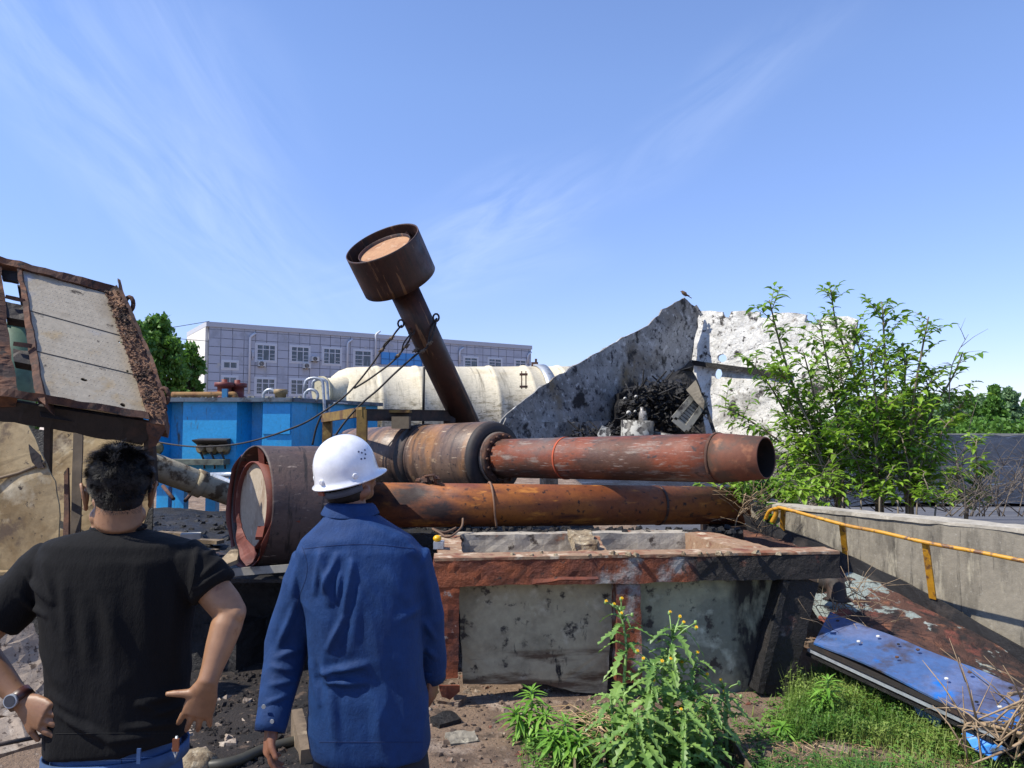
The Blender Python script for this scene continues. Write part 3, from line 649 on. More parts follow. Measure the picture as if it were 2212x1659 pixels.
# ------------------------------------------------------------------ tar heap in the middle distance
def tarz(x, y): return .66 + noise.noise(V((x * .9, y * .9, 2))) * .10 + noise.noise(V((x * 3, y * 3, 5))) * .05 + noise.noise(V((x * 9, y * 9, 5))) * .02 - max(0, (y - 9)) * .02
nx, ny = 90, 70; vs = []; fs = []
for j in range(ny + 1):
    y = 6.75 + 4.6 * (j / ny) ** 1.2
    for i in range(nx + 1): x = -6.2 + 7.2 * i / nx; vs.append((x, y, tarz(x, y)))
for j in range(ny):
    for i in range(nx): a_ = j * (nx + 1) + i; fs.append((a_, a_ + 1, a_ + nx + 2, a_ + nx + 1))
m0 = len(vs); vs += [(vs[i][0], vs[i][1], -.05) for i in range(nx + 1)]
for i in range(nx): fs.append((m0 + i, m0 + i + 1, i + 1, i))
single('tar_heap', 'rough black tar crust spread between the rusty platform and the pipes', 'tar', MB().add(vs, fs, True), TAR, (-3, 8, 0), kind='stuff')
random.seed(12); mb = MB()
for k in range(900): x = rnd(-5.2, .6); y = rnd(6.8, 10.5); chip(mb, V((x, y, tarz(x, y))), random.choice([.03, .05, .08]) * rnd(.6, 1.3))
single('tar_crumbs', 'dark crumbs and flakes lying on the tar crust', 'rubble', mb, TAR, (-3, 8, .7), kind='stuff', weld=False)
random.seed(21); boards = [((330, 1072), (478, 1082), 7.6, 'long grey board lying behind the black-shirted man', .10), ((345, 1060), (430, 1078), 8.1, 'short grey board behind the long one', .08), ((415, 1088), (470, 1092), 7.2, 'pale short plank on the tar', .06), ((400, 1121), (478, 1128), 6.9, 'flat dark flake of sheet on the tar', .22)]
for (a, b, y, lab, wd) in boards:
    p = W(*a, y); q = W(*b, y - .3); p.z = tarz(p.x, y) + .07; q.z = tarz(q.x, y - .3) + .06
    single('board', lab, 'board', MB().beam(p, q, wd, .03), WOOD if wd < .2 else DARKSTEEL, p, 'boards lying on the tar', L=.1, ro=(.012, 5, 0, .004))
single('angle_rod', 'thin orange rusty rod leaning below the blue housing', 'rod', MB().tube([W(352, 1050, 8.4), W(375, 1078, 8.2)], .02, 8), RUST, W(352, 1070, 8.4), 'rusty rods on the tar')
single('angle_rod', 'rusty rod leaning the other way right of the orange one', 'rod', MB().tube([W(418, 1060, 8.4), W(400, 1082, 8.2)], .02, 8), RUST, W(400, 1080, 8.4), 'rusty rods on the tar')

# ------------------------------------------------------------------ rusty stacks
STACK = mat('brown rusted stack steel', '#4b3d38', [('#5f483d', 2.6, .48, .68, (.6, 1, 1)), ('#3c302d', 4, .5, .68, (.3, 1, 1)), ('#8a7a6c', 7, .64, .74, (.3, 1, 1)), ('#2b2321', 26, .59, .67), ('#241c1a', 7, .56, .62, (2.2, .25, .25), 6), ('#9a8a7c', 30, .62, .68, (.2, 1, 1), 9)], rgh=.62, bump=(.45, 35, .008), rgh_var=.12)
ORANGE = mat('bright orange rust', '#7f4420', [('#95561f', 3, .46, .62, (.5, 1, 1)), ('#5c2a1c', 2.2, .5, .66, (.4, 1, 1), 4), ('#4a2218', 5, .56, .7, (.3, 1, 1)), ('#2e1b16', 20, .58, .66), ('#b8742e', 12, .58, .66, (.3, 1, 1), 8), ('#27191a', 1.8, .58, .70, (.5, 1, 1), 14)], rgh=.7, bump=(.35, 40, .005), rgh_var=.15)
DARKRUST = mat('dark brown stack rust', '#3a241d', [('#4e2c1e', 3, .48, .66, (.5, 1, 1)), ('#241b1a', 4, .5, .66, (.3, 1, 1)), ('#7b5b40', 22, .66, .74), ('#1c1615', 3, .56, .66, (.25, 2, 2), 9), ('#6f5138', 5, .60, .63, (.3, 3, 3), 15)], rgh=.55, bump=(.3, 40, .004), rgh_var=.15)
DISC = mat('sandy disc rust', '#a8805f', [('#8f6448', 4, .5, .7), ('#bda083', 9, .56, .7)], rgh=.9, bump=(.3, 60, .003))
DISCW = mat('chalky disc', '#a39682', [('#7c6149', 4, .52, .68, (1, 1, .4)), ('#c2b8a6', 7, .56, .7, (1, 1, .4))], rgh=.9, bump=(.3, 60, .003))
PRIMER = mat('red primer', '#6a3122', [('#4a2621', 4, .5, .7), ('#8a5c4e', 9, .62, .72)], rgh=.7, bump=(.3, 40, .004))
def ring_prof(x0, x1, r, t): return [(x0, r), (x1, r), (x1, r - t), (x0, r - t)]
def stack(name, label, D0, axis, r_drum, L_drum, r_pipe, L_pipe, m_drum, m_pipe, m_disc, cut=0.0, torn=False, tilt=0.0, rim=None):
    """drum with an open mouth at the origin, a disc inside the mouth, and a pipe running on along +x"""
    t = thing(name, label, 'exhaust stack', D0, frame(axis))
    def wob(a, r, q):
        c, d = math.cos(q), math.sin(q); a = a - cut * c * max(0, 1 - a / (L_drum * .7))
        r2 = r + (.015 * math.sin(3 * q + 1) if torn and a < L_drum * .5 else 0)
        return a, r2
    n = 72; prof = [(.0, r_drum), (.02, r_drum)] + [(L_drum * k / 6, r_drum) for k in range(1, 7)] + [(L_drum + .03, r_pipe - .005), (L_drum + .0, r_pipe - .005), (L_drum - .02, r_drum - .012)] + [(.02, r_drum - .012), (0, r_drum - .012)]
    put('drum', MB().lathe(prof, n, closed=True, wob=wob), m_drum, t, local=True)
    put('drum_lining', MB().lathe([(.012, r_drum - .0135), (L_drum - .03, r_drum - .0135), (L_drum - .03, .05)], n, wob=lambda a, r, q: (a - cut * math.cos(q) * max(0, 1 - a / (L_drum * .7)), r - (.002 if a < .05 else 0))), rim or m_drum, t, local=True)
    put('pipe', MB().lathe([(L_drum + .02 if not torn else L_drum, r_pipe), (L_drum + L_pipe * .33, r_pipe + .001), (L_drum + L_pipe, r_pipe), (L_drum + L_pipe, r_pipe - .012), (L_drum + .03, r_pipe - .012)], 56, closed=True), m_pipe, t, local=True)
    M = Matrix.Rotation(tilt, 3, 'Z') @ Matrix.Rotation(0, 3, 'Y')
    rd = r_drum * .72; dx = .06 if not torn else .0
    def ls(m): m.v = [M @ v + V((dx, 0, 0)) for v in m.v]; return m
    mb = MB().lathe([(.035, 0), (.035, rd - .012), (.06, rd - .012), (.06, 0)], 56, smooth=False); c_ = put('disc', ls(mb), m_disc, t, local=True)
    mb = MB().lathe([(0, rd), (.14, rd), (.14, rd - .01), (0, rd - .01)], 56, closed=True); put('disc_rim', ls(mb), rim or m_drum, c_, local=False) if False else put('disc_rim', ls(mb), rim or m_drum, t, local=True)
    for k, q in enumerate((.35, 1.75, 3.6, 5.0)):
        mb = MB(); mb.beam((.07, math.cos(q) * (rd - .02), math.sin(q) * (rd - .02)), (.05, math.cos(q) * (r_drum - .008), math.sin(q) * (r_drum - .008)), .05, .025)
        put('spoke', ls(mb) if not torn else mb, rim or m_drum, t, local=True)
    return t
# leaning stack
base = W(1012, 925, 9.95); topc = W(825, 524, 8.35)
axl = (base - topc); Ltot = axl.length; axl.normalize()
lean = stack('leaning_stack', 'leaning rusty exhaust stack with wide drum head held by wire ropes', topc, axl, .435, .50, .172, Ltot - .3, DARKRUST, DARKRUST, DISC)
for px, py in ((866, 699), (889, 716), (942, 686)):
    c = W(px, py, 8.85); mb = MB()
    pts = [c + V((math.cos(q) * .035, .0, math.sin(q) * .045)) for q in [2 * math.pi * k / 10 for k in range(11)]]; mb.tube(pts, .012, 6)
    put('eyelet', mb, DARKSTEEL, lean)
# fallen lower stack
D0 = V((-2.06, 6.03, 1.215)); axf = (V((2.40, 7.80, 1.04)) - D0).normalized(); Ltot = (V((2.33, 7.77, 1.04)) - D0).length
low = stack('fallen_stack', 'lower fallen orange-rust stack whose torn drum end faces the black-shirted man', D0, axf, .475, .80, .187, Ltot - .8, STACK, ORANGE, DISCW, cut=.13, torn=True, tilt=.30, rim=PRIMER)
random.seed(4); vs = []; fs = []; n = 60
for k in range(n + 1):      # bent-out lip along the far lower half of the mouth
    q = math.pi * (-.95 + 1.25 * k / n); c, d = math.cos(q), math.sin(q); w_ = .035 + .03 * noise.noise(V((k * .13, 0, 0))) ; a_ = -.13 * c
    w_ *= min(1, k / 6, (n - k) / 6)
    vs += [V((a_, .478 * c, .478 * d)), V((a_ - w_, (.478 + w_ * .5) * c, (.478 + w_ * .5) * d)), V((a_ - w_, (.47 + w_ * .5) * c, (.47 + w_ * .5) * d)), V((a_, .468 * c, .468 * d))]
for k in range(n):
    for m_ in range(4): fs.append((4 * k + m_, 4 * k + 4 + m_, 4 * k + 4 + (m_ + 1) % 4, 4 * k + (m_ + 1) % 4))
put('torn_lip', MB().add(vs, fs, True), PRIMER, low, local=True)
o0 = W(545, 1205, 5.62)
b = sheet([W(509, 1120, 5.70), W(515, 1108, 5.7), W(520, 1140, 5.68), W(532, 1165, 5.62), W(552, 1183, 5.58), W(557, 1197, 5.56), W(547, 1214, 5.53), W(533, 1223, 5.53), W(521, 1208, 5.56), W(511, 1175, 5.64)], .012, L=.04, dent=.03, sc=8, ragged=.008); put('torn_flap', b, PRIMER, low)
# band of wire round the pipe and the torn lug on top
def along(t, s, r, q): return MW[t.name] @ V((s, math.cos(q) * r, math.sin(q) * r))
pts = [along(low, 2.02 + .05 * math.cos(q + .5), .20 + (.05 if math.sin(q) < -.5 else 0), q) for q in [2 * math.pi * k / 30 for k in range(31)]]
put('wire_band', MB().tube(pts, .010, 6), mat('rusty wire', '#7a5b45', rgh=.8), low)
put('weld_seam', MB().lathe(ring_prof(3.72, 3.745, .193, .012), 48, closed=True), DARKRUST, low, local=True)
mb = MB(); c = along(low, 1.45, .19, math.pi / 2)
random.seed(2)
for k in range(14): chip(mb, c + V((rnd(-.1, .1), rnd(-.05, .05), rnd(-.01, .06))), rnd(.03, .07))
mb.tube([c + V((-.02, -.03, 0)), c + V((-.03, -.06, .06)), c + V((.04, -.06, .07)), c + V((.06, -.03, -.02))], .014, 6)
put('torn_lug', mb, RUST, low)
# fallen upper stack: drum, flange, pipe, tapered mouth
UPM = mat('red and grey rusted pipe', '#513629', [('#743a22', 2.4, .48, .60, (.5, 1, 1)), ('#5d514b', 2.1, .48, .60, (.35, 1, 1), 6), ('#7e6f64', 10, .58, .68, (.3, 1.3, 1.3)), ('#8f3f2a', 1.6, .60, .70, (1.4, .6, .6), 3), ('#3c2c28', 16, .58, .66, (.5, 1, 1)), ('#94857a', 60, .60, .67, (.10, 1, 1), 7), ('#2b211e', 2.2, .60, .70, (.4, 1, 1), 12)], rgh=.6, bump=(.5, 35, .006), rgh_var=.12)
BRN = mat('streaked brown drum', '#655042', [('#8a6340', 2.2, .47, .60, (1.6, .5, .5)), ('#47362e', 3, .5, .64, (1.8, .4, .4), 5), ('#9b8368', 14, .62, .72, (.4, 1, 1)), ('#2c2422', 24, .60, .68), ('#a08c74', 40, .61, .66, (.15, 1, 1), 3), ('#2c2422', 2.6, .57, .68, (2.2, .3, .3), 8)], rgh=.5, bump=(.35, 35, .005), rgh_var=.12)
FACE = W(1072, 990, 8.25)
END = W(1655, 989, 6.08); axu = (END - FACE).normalized(); Lp = (END - FACE).length
up = thing('fallen_pipe', 'upper fallen stack of brown drum and red pipe with a tapered open mouth', 'exhaust stack', FACE, frame(axu))
put('drum', MB().lathe([(0, .235), (.0, .30), (-.035, .385), (-.06, .402), (-1.05, .402), (-1.052, .392), (-1.10, .392), (-1.102, .402), (-2.7, .402), (-2.7, .39), (-.05, .385), (.0, .235)], 80), BRN, up, local=True)
put('band', MB().lathe(ring_prof(-1.30, -1.13, .412, .008), 80, closed=True), DARKSTEEL, up, local=True)
put('end_ring', MB().lathe([(-.056, .404), (.012, .38), (.016, .236), (.004, .236), (-.062, .40)], 80, closed=True), SHADE if False else mat('end plate with painted shade', '#2b2625', [('#4a3a32', 5, .5, .7)], rgh=.7), up, local=True)  # end face in shadow: its shade is painted into the plate colour
put('flange', MB().lathe(ring_prof(.02, .055, .285, .09), 64, closed=True), mat('grey flange', '#7a6c5f', [('#5b3a2c', 5, .5, .65)], rgh=.7), up, local=True)
fl2 = put('flange', MB().lathe(ring_prof(.06, .10, .275, .08), 64, closed=True), RUST, up, local=True)
for k in range(16):
    q = 2 * math.pi * k / 16; mb = MB().tube([(.09, math.cos(q) * .245, math.sin(q) * .245), (.135, math.cos(q) * .245, math.sin(q) * .245)], .015, 6); put('bolt', mb, RUST, up, local=True)
rp = .205
Lc = Lp - .42
put('pipe', MB().lathe([(.06, rp)] + [(.06 + (Lc - .06) * k / 8, rp) for k in range(1, 9)] + [(Lc, rp - .01), (.06, rp - .01)], 64, closed=True), UPM, up, local=True)
CONE = mat('rust red cone', '#6b3e2a', [('#4e3a2e', 4, .46, .60), ('#8d5b3e', 9, .56, .7), ('#3b2a26', 14, .62, .72)], rgh=.7, bump=(.35, 35, .005))
put('tapered_mouth', MB().lathe([(Lc + .012, rp + .002), (Lc + .1, rp - .004), (Lc + .42, .168), (Lc + .424, .160), (Lc + .42, .157), (Lc + .1, rp - .016), (Lc + .012, rp - .012)], 64, closed=True), CONE, up, local=True)
put('lining', MB().lathe([(Lc + .416, .1555), (Lc + .1, rp - .0175), (Lc - .9, rp - .0175), (Lc - .9, 0)], 48), mat('lining with painted shade', '#1b1614', [('#3a2720', 6, .55, .7)], rgh=.9), up, local=True)  # dark lining added: the shade inside the pipe is painted as its colour
put('weld_seam', MB().lathe(ring_prof(Lc - .012, Lc + .011, rp + .010, .009), 64, closed=True), RUST, up, local=True)
put('weld_seam', MB().lathe(ring_prof(Lc * .37, Lc * .37 + .02, rp + .006, .005), 64, closed=True), mat('orange seam', '#b0502f', rgh=.8), up, local=True)
# what carries the two fallen stacks out of sight: timber and steel blocks
for i, (x, y, z, lab) in enumerate(((-.9, 9.2, 1.02, 'dark steel block under the brown drum'), (2.15, 7.7, .86, 'dark steel block under the end of the orange pipe'))):
    single('support_block', lab, 'block', MB().box((x, y, z / 2), (.4, .5, z)), DARKSTEEL, (x, y, 0), L=.2, ro=(.02, 3))

# ------------------------------------------------------------------ wire ropes
RG = 'wire ropes tied to the leaning stack'
def rope(pts, label, r=.012, cat='wire rope'):
    P = smooth_pts([W(*p) for p in pts]); t = thing('wire_rope', label, cat, P[0], group=RG); put('cable', MB().tube(P, r, 6), WIREG, t); return t
def clamps(t, lst):
    for px, py, Y in lst:
        c = W(px, py, Y); mb = MB(); mb.ball(c, (.026, .026, .022), 8, 6); mb.beam(c + V((-.04, 0, -.02)), c + V((.04, -.02, .02)), .014, .014); mb.tube([c + V((.0, -.02, -.03)), c + V((.02, -.03, .03))], .008, 6); put('clamp', mb, mat('clamp', '#5b4c3b', rgh=.6), t)
YR = 8.85
ra = rope([(868, 702, YR), (856, 716, YR), (845, 731, YR), (825, 756, YR), (800, 792, YR), (761, 840, YR), (731, 867, YR), (702, 887, YR), (665, 910, YR), (631, 925, YR), (570, 946, 9.6), (508, 960, 10), (430, 965, 10.4), (378, 961, 10.8), (330, 953, 11)], 'longest wire rope, from the top left eyelet down past the blue housing')
put('cable', MB().tube(smooth_pts([W(845, 731, YR), W(832, 742, YR - .05), W(825, 756, YR)]), .010, 6), WIREG, ra)
clamps(ra, [(845, 731, YR), (825, 756, YR)])
rb = rope([(889, 718, YR), (884, 735, YR), (874, 750, YR), (860, 769, YR), (840, 788, YR), (813, 808, YR), (790, 824, YR), (765, 839, YR)], 'middle wire rope joining the longest one')
put('cable', MB().tube(smooth_pts([W(884, 725, YR), W(872, 742, YR - .05), W(868, 760, YR)]), .010, 6), WIREG, rb)
clamps(rb, [(878, 748, YR), (860, 768, YR)])
rc = rope([(904, 762, YR - .1), (880, 782, YR), (848, 811, YR), (815, 843, YR), (784, 869, YR), (752, 903, YR), (725, 940, YR), (708, 975, YR)], 'right wire rope running down towards the white helmet')
put('cable', MB().tube(smooth_pts([W(943, 688, 8.98), W(938, 712, 8.85), W(928, 742, 8.8), W(913, 758, 8.8), W(900, 758, 8.85)]), .013, 6), WIREG, rc)
put('cable', MB().tube(smooth_pts([W(941, 690, 8.98), W(930, 712, 8.85), W(925, 745, 8.8)]), .010, 6), WIREG, rc)
clamps(rc, [(928, 742, 8.78), (913, 759, 8.78), (898, 757, 8.82)])
wire('hanging_cable', 'thin black cable hanging straight down behind the leaning stack', 'cable', [W(916, 793, 11), W(914, 916, 11)], .02, WIRE)
wire('hanging_cable', 'thin cable sagging down between blue housing and the frame', 'cable', smooth_pts([W(694, 897, 9.2), W(683, 925, 9.2), W(675, 961, 9.2)]), .014, WIRE)

# ------------------------------------------------------------------ angle iron frame
OCH = mat('ochre painted steel', '#7c6330', [('#5a4025', 5, .48, .64), ('#8f7a45', 9, .56, .68), ('#33281d', 12, .62, .7)], rgh=.8, bump=(.3, 30, .005))
af = thing('angle_iron_frame', 'ochre and dark steel angle frame standing over the brown drum', 'frame', W(785, 1000, 8.9) * V((1, 1, 0)) if False else V((-1.6, 9.2, 0)))
def ang(p0, p1, w_, m, name, t=.012, up=(0, 0, 1)):
    p0, p1 = V(p0), V(p1); d = (p1 - p0).normalized(); x = d.cross(V(up)).normalized(); z = x.cross(d).normalized(); mb = MB()
    mb.beam(p0, p1, w_, t, up); mb.beam(p0 - x * (w_ / 2 + t / 2) - z * (w_ / 2 - t / 2), p1 - x * (w_ / 2 + t / 2) - z * (w_ / 2 - t / 2), t, w_, up); return put(name, mb, m, af)
YA = 8.7
def post(px, ya, yb, Y, w_, m): p = W(px, ya, Y); q = W(px, yb, Y); q.x = p.x; q.z = .0; mb = MB(); mb.beam(p, q, w_, .012, (0, 1, 0)); mb.beam(p + V((w_ / 2 + .006, .04, 0)), q + V((w_ / 2 + .006, .04, 0)), .012, .09, (0, 1, 0)); put('post', mb, m, af)
post(780, 885, 960, YA, .10, OCH); post(705, 905, 960, YA + 1.2, .10, OCH)
mb = MB().beam(W(698, 903, YA + 1.2), W(786, 889, YA), .05, .11); put('cross_beam', mb, OCH, af)
p0, p1 = W(786, 896, YA), W(980, 898, YA + 1.0); mb = MB(); mb.beam(p0, p1, .012, .12); mb.beam(p0 + V((0, .05, .063)), p1 + V((0, .05, .063)), .10, .012); mb.beam(p0 + V((0, .05, -.063)), p1 + V((0, .05, -.063)), .10, .012); put('cross_beam', mb, DARKSTEEL, af)
p0, p1 = W(700, 900, YA + 1.2), W(705, 915, YA + 2.3)
post(970, 898, 960, YA + .95, .14, DARKSTEEL)
mb = MB().box(W(867, 913, YA + .2), (.20, .2, .14)); put('stub_box', mb, mat('dusty stub', '#6f6350', [('#4b3f33', 5, .5, .7)], rgh=.9), af)
mb = MB().box(W(865, 889, YA + .35), (.25, .2, .03)); put('top_plate', mb, OCH, af)
# ------------------------------------------------------------------ torn tank panels behind the pipes
def P3(lst): return [W(*p) for p in lst]
GREYP = mat('stained grey fibreglass', '#9d9b97', [('#777571', 1.6, .44, .58), ('#c0beba', 8, .56, .68), ('#756448', 1.1, .54, .68, (1, 1, 1), 5), ('#38363a', 11, .55, .64), ('#1e1c1c', 2.2, .56, .62, (1, 1, 1), 9), ('#232122', 26, .60, .66)], rgh=.7, bump=(.7, 22, .02))
WHITEP = mat('flaking white panel', '#cdcbc4', [('#a19e96', 2.3, .5, .66), ('#8d867a', 7, .58, .7), ('#2f2c28', 2.6, .585, .63, (1, 1, 1), 3), ('#3a3530', 11, .60, .65), ('#2c2926', 30, .62, .66)], rgh=.75, bump=(.9, 16, .03))
t = thing('torn_panel', 'large grey soot-stained panel with a sharp peak leaning beside the white one', 'panel', V((1.6, 11.6, 0)))
gp = P3([(1480, 642, 12.75), (1497, 656, 12.85), (1513, 674, 13.0), (1505, 720, 13.0), (1492, 784, 13.0), (1440, 832, 12.5), (1400, 868, 12.3), (1330, 910, 11.7), (1270, 955, 11.2), (1250, 985, 11.0), (1075, 1000, 10.0), (1060, 960, 9.95), (1083, 905, 10.1), (1110, 884, 10.2), (1180, 828, 10.8), (1262, 779, 11.3), (1340, 733, 11.9), (1400, 702, 12.3), (1440, 664, 12.55)])
put('sheet', sheet(gp, .03, L=.16, dent=.05, sc=1.6, seed=4, ragged=.035, fine=.006), GREYP, t)
# darker lower skirt welded along a crease
put('skirt', sheet(P3([(1093, 902, 9.98), (1170, 912, 10.4), (1250, 912, 10.9), (1330, 908, 11.55), (1272, 953, 11.05), (1240, 975, 10.8), (1090, 985, 9.95), (1080, 930, 9.9)]), .02, L=.14, dent=.03, sc=2, seed=8, ragged=.02), GREYP, t)
put('edge_fold', MB().beam(W(1502, 660, 12.9), W(1516, 682, 12.9), .02, .05), GREYP, t)
put('flange', MB().beam(W(1494, 786, 12.9), W(1262, 960, 11.0), .10, .05, (0, -1, .3)), TAR, t, L=.15, ro=(.02, 5))
t = thing('torn_panel', 'large bright white panel with notched top edge standing behind the saplings', 'panel', V((4.2, 11.6, 0)))
def wp(px, py):        # plane of the white panel: right end nearer
    f = (px - 1512) / (1870 - 1512); return W(px, py, 13.0 - 2.3 * f + (py - 785) * -.0012)
top = [(1503, 672), (1535, 671), (1560, 673), (1563, 684), (1574, 686), (1578, 672), (1612, 671), (1642, 674), (1640, 686), (1662, 688), (1668, 677), (1720, 677), (1742, 680), (1738, 696), (1768, 700), (1776, 682), (1830, 682), (1852, 690)]
bot = [(1842, 760), (1815, 860), (1770, 905), (1768, 985), (1725, 990), (1640, 968), (1530, 950), (1513, 935), (1494, 880), (1486, 786)]
def blob(cx, cy, rx, ry, n=10, s=0): return [wp(cx + math.cos(2 * math.pi * k / n) * rx * (1 + .25 * noise.noise(V((k, s, 0)))), cy + math.sin(2 * math.pi * k / n) * ry * (1 + .25 * noise.noise(V((k, s, 3))))) for k in range(n)]
put('sheet', sheet([wp(*p) for p in top + bot], .04, L=.17, dent=.06, sc=1.8, seed=2, ragged=.018, fine=.02, holes=[blob(1561, 774, 10, 9, 10, 1), blob(1551, 807, 9, 12, 10, 5)]), WHITEP, t)
mb = MB().beam(wp(1494, 784) + V((-.03, -.06, 0)), wp(1712, 814) + V((-.03, -.06, 0)), .08, .09); put('seam_bar', mb, TAR, t, L=.2, ro=(.015, 4))
for k, (px, py) in enumerate(((1570, 681), (1650, 684), (1752, 690), (1790, 680))):
    c = wp(px, py) + V((0, .15, -.02)); mb = MB(); mb.add([c + V((-.07, 0, -.12)), c + V((.09, 0, -.12)), c + V((.0, 0, .06)), c + V((-.07, .02, -.12)), c + V((.09, .02, -.12)), c + V((.0, .02, .06))], [(0, 1, 2), (5, 4, 3), (0, 3, 4, 1), (1, 4, 5, 2), (2, 5, 3, 0)]); put('tooth', mb, WHITEP, t)
# bird on the peak
FEA = mat('brown feathers', '#6a5440', [('#3d3026', 60, .5, .6)], rgh=.9)
c = W(1480, 641, 12.78); b_ = thing('sparrow', 'small brown sparrow perched on the peak of the grey panel', 'bird', c)
mb = MB(); s_ = .85
mb.tube([c + V((.09, 0, .015)) * s_, c + V((.03, 0, .03)) * s_, c + V((-.0, 0, .055)) * s_, c + V((-.035, 0, .08)) * s_, c + V((-.055, 0, .10)) * s_, c + V((-.07, 0, .105)) * s_], [.006, .02, .036, .032, .024, .008], 10)
mb.ball(c + V((-.058, 0, .104)) * s_, .023 * s_, 10, 7); put('body', mb, FEA, b_)
put('beak', MB().tube([c + V((-.08, 0, .104)) * s_, c + V((-.10, 0, .10)) * s_], [.008, .001], 6), SHADE, b_)
put('tail', MB().beam(c + V((.03, 0, .03)) * s_, c + V((.13, 0, -.03)) * s_, .03, .006), FEA, b_)
for sy in (-.012, .012): put('leg', MB().tube([c + V((0, sy, .03)) * s_, c + V((0, sy, -.0)) * s_], .003, 5), SHADE, b_)

# burnt junk between the panels
def junk(name, label, cx, cy, Y, rx, rz, ry, n, m, seed, smin=.03, smax=.12, kind='stuff', base_z=None):
    random.seed(seed); mb = MB(); c = W(cx, cy, Y)
    for k in range(n):
        a = rnd(0, 6.283); r = math.sqrt(random.random()); p = c + V((math.cos(a) * r * rx, rnd(-ry, ry), math.sin(a) * r * rz)); s = rnd(smin, smax)
        ty = random.random(); d = V((rnd(-1, 1), rnd(-1, 1), rnd(-1, 1))).normalized()
        if ty < .55: chip(mb, p, s)
        elif ty < .8: mb.tube([p, p + d * s * 1.5, p + d * s * 3 + V((rnd(-1, 1), 0, rnd(-1, 1))) * s], .008 + s * .05, 5)
        else: e = d.orthogonal().normalized() * s; q = d * s * 1.4; mb.add([p, p + e, p + e + q, p + q * .8], [(0, 1, 2, 3)])
    return single(name, label, 'debris', mb, m, c, kind=kind, weld=False)
# solid black core mound (real heap carried on the ground)
def mound(name, label, outline, Yf, Yb, m, seed):
    pts = [W(px, py, Yf) for px, py in outline]; b = sheet([W(px, py, (Yf + Yb) / 2) for px, py in outline], (Yb - Yf), L=.14, dent=.16, sc=3.2, seed=seed, ragged=.06, fine=.03)
    return single(name, label, 'debris', b, m, pts[0], kind='stuff')
mound('burnt_heap', 'black burnt heap piled in the fold between the two torn panels', [(1338, 850), (1370, 832), (1400, 846), (1430, 838), (1470, 800), (1500, 790), (1512, 830), (1522, 880), (1520, 935), (1530, 1010), (1200, 1030), (1262, 958), (1330, 905)], 10.9, 11.7, TAR, 3)
junk('burnt_scraps', 'tangled black burnt scraps covering the heap between the panels', 1435, 882, 10.75, .56, .38, .28, 1200, TAR, 6, .02, .085)
junk('burnt_scraps', 'black tarry scraps along the foot of the grey panel', 1310, 940, 10.35, .5, .10, .25, 220, TAR, 16, .02, .07)
STR = mat('white speckled plastic', '#b9b6ad', [('#24211f', 9, .54, .60), ('#77736a', 4, .55, .7)], rgh=.5)
random.seed(8); mbs = MB()
for (px, py, r) in ((1350, 861, .022), (1374, 857, .024), (1358, 892, .034), (1372, 889, .02)): mbs = MB(); mbs.ball(W(px, py, 10.4), (r, .02, r), 12, 6); single('bottle_end', 'round white bottle end stuck in the black heap at ' + {1350: 'its upper left', 1374: 'its top, small', 1358: 'its left, the largest', 1372: 'its left, the smaller neighbour'}[px], 'bottle end', mbs, STR, W(px, py, 10.4), 'white bottle ends in the black heap')
c = W(1388, 903, 10.3); b = MB(); M_ = Matrix.Rotation(.12, 3, 'Y')
b.tube([c + V((.0, 0, -.16)), c + V((.01, 0, .02)), c + V((.0, 0, .08)), c + V((-.01, 0, .10)), c + V((-.01, 0, .15))], [.06, .06, .05, .022, .022], 14)
t = single('plastic_bottle', 'crumpled clear plastic bottle standing in the black heap', 'bottle', b, mat('cloudy plastic', '#8a8680', [('#4a423a', 14, .5, .6)], rgh=.25), c)
STRW = mat('white painted drum', '#a3a198', [('#26211d', 9, .46, .52), ('#6e6a62', 5, .5, .6)], rgh=.6, bump=(.4, 20, .01))
c = W(1374, 935, 9.9)
b = MB(); 
for k in range(1): b.tube([c + V((0, 0, -.32)), c + V((.02, 0, .16))], .21, 28)
single('white_drum', 'white speckled bent drum standing in front of the black heap', 'drum', b, STRW, c)
single('speckled_sheet', 'small white speckled sheet left of the speckled drum', 'sheet', sheet(P3([(1300, 918, 9.9), (1318, 924, 9.9), (1322, 950, 9.85), (1296, 955, 9.85), (1290, 938, 9.88)]), .01, L=.06, dent=.02, sc=5, ragged=.015), STRW, W(1305, 950, 9.9))
single('white_pipe', 'short thin white pipe lying right of the speckled drum', 'pipe', MB().tube([W(1412, 936, 9.9), W(1470, 946, 9.7)], .03, 10), STRW, W(1412, 936, 9.9))
# torn grille frame
gr = thing('metal_grille', 'dirty slatted metal grille box hanging at the right of the black heap', 'grille', W(1490, 900, 10.5))
SLAT = mat('dirty pale slats', '#8d8a80', [('#2c2824', 7, .5, .62)], rgh=.7)
q0, q1, q2, q3 = W(1500, 852, 10.3), W(1524, 868, 10.3), W(1482, 928, 10.3), W(1455, 905, 10.3)
for a, b in ((q0, q1), (q1, q2), (q2, q3), (q3, q0)): put('frame_bar', MB().beam(a, b, .03, .08), SLAT, gr)
for k in range(1, 10):
    f = k / 10; put('slat', MB().beam(q0.lerp(q3, f) + V((0, .02, 0)), q1.lerp(q2, f) + V((0, .02, 0)), .02, .035), SLAT, gr)
put('side_plate', sheet([W(1482, 842, 10.2), W(1503, 820, 10.3), W(1522, 868, 10.0), W(1520, 885, 10.0), W(1500, 865, 10.1)], .01, L=.08, dent=.02, ragged=.01), mat('dusty plate', '#6c6455', [('#2f2a24', 7, .5, .65)], rgh=.8), gr)
single('angle_bar', 'dark angle bar leaning against the white panel right of the grille', 'bar', MB().beam(W(1525, 880, 10.6), W(1545, 940, 10.3), .04, .02), TAR, W(1525, 940, 10.5))
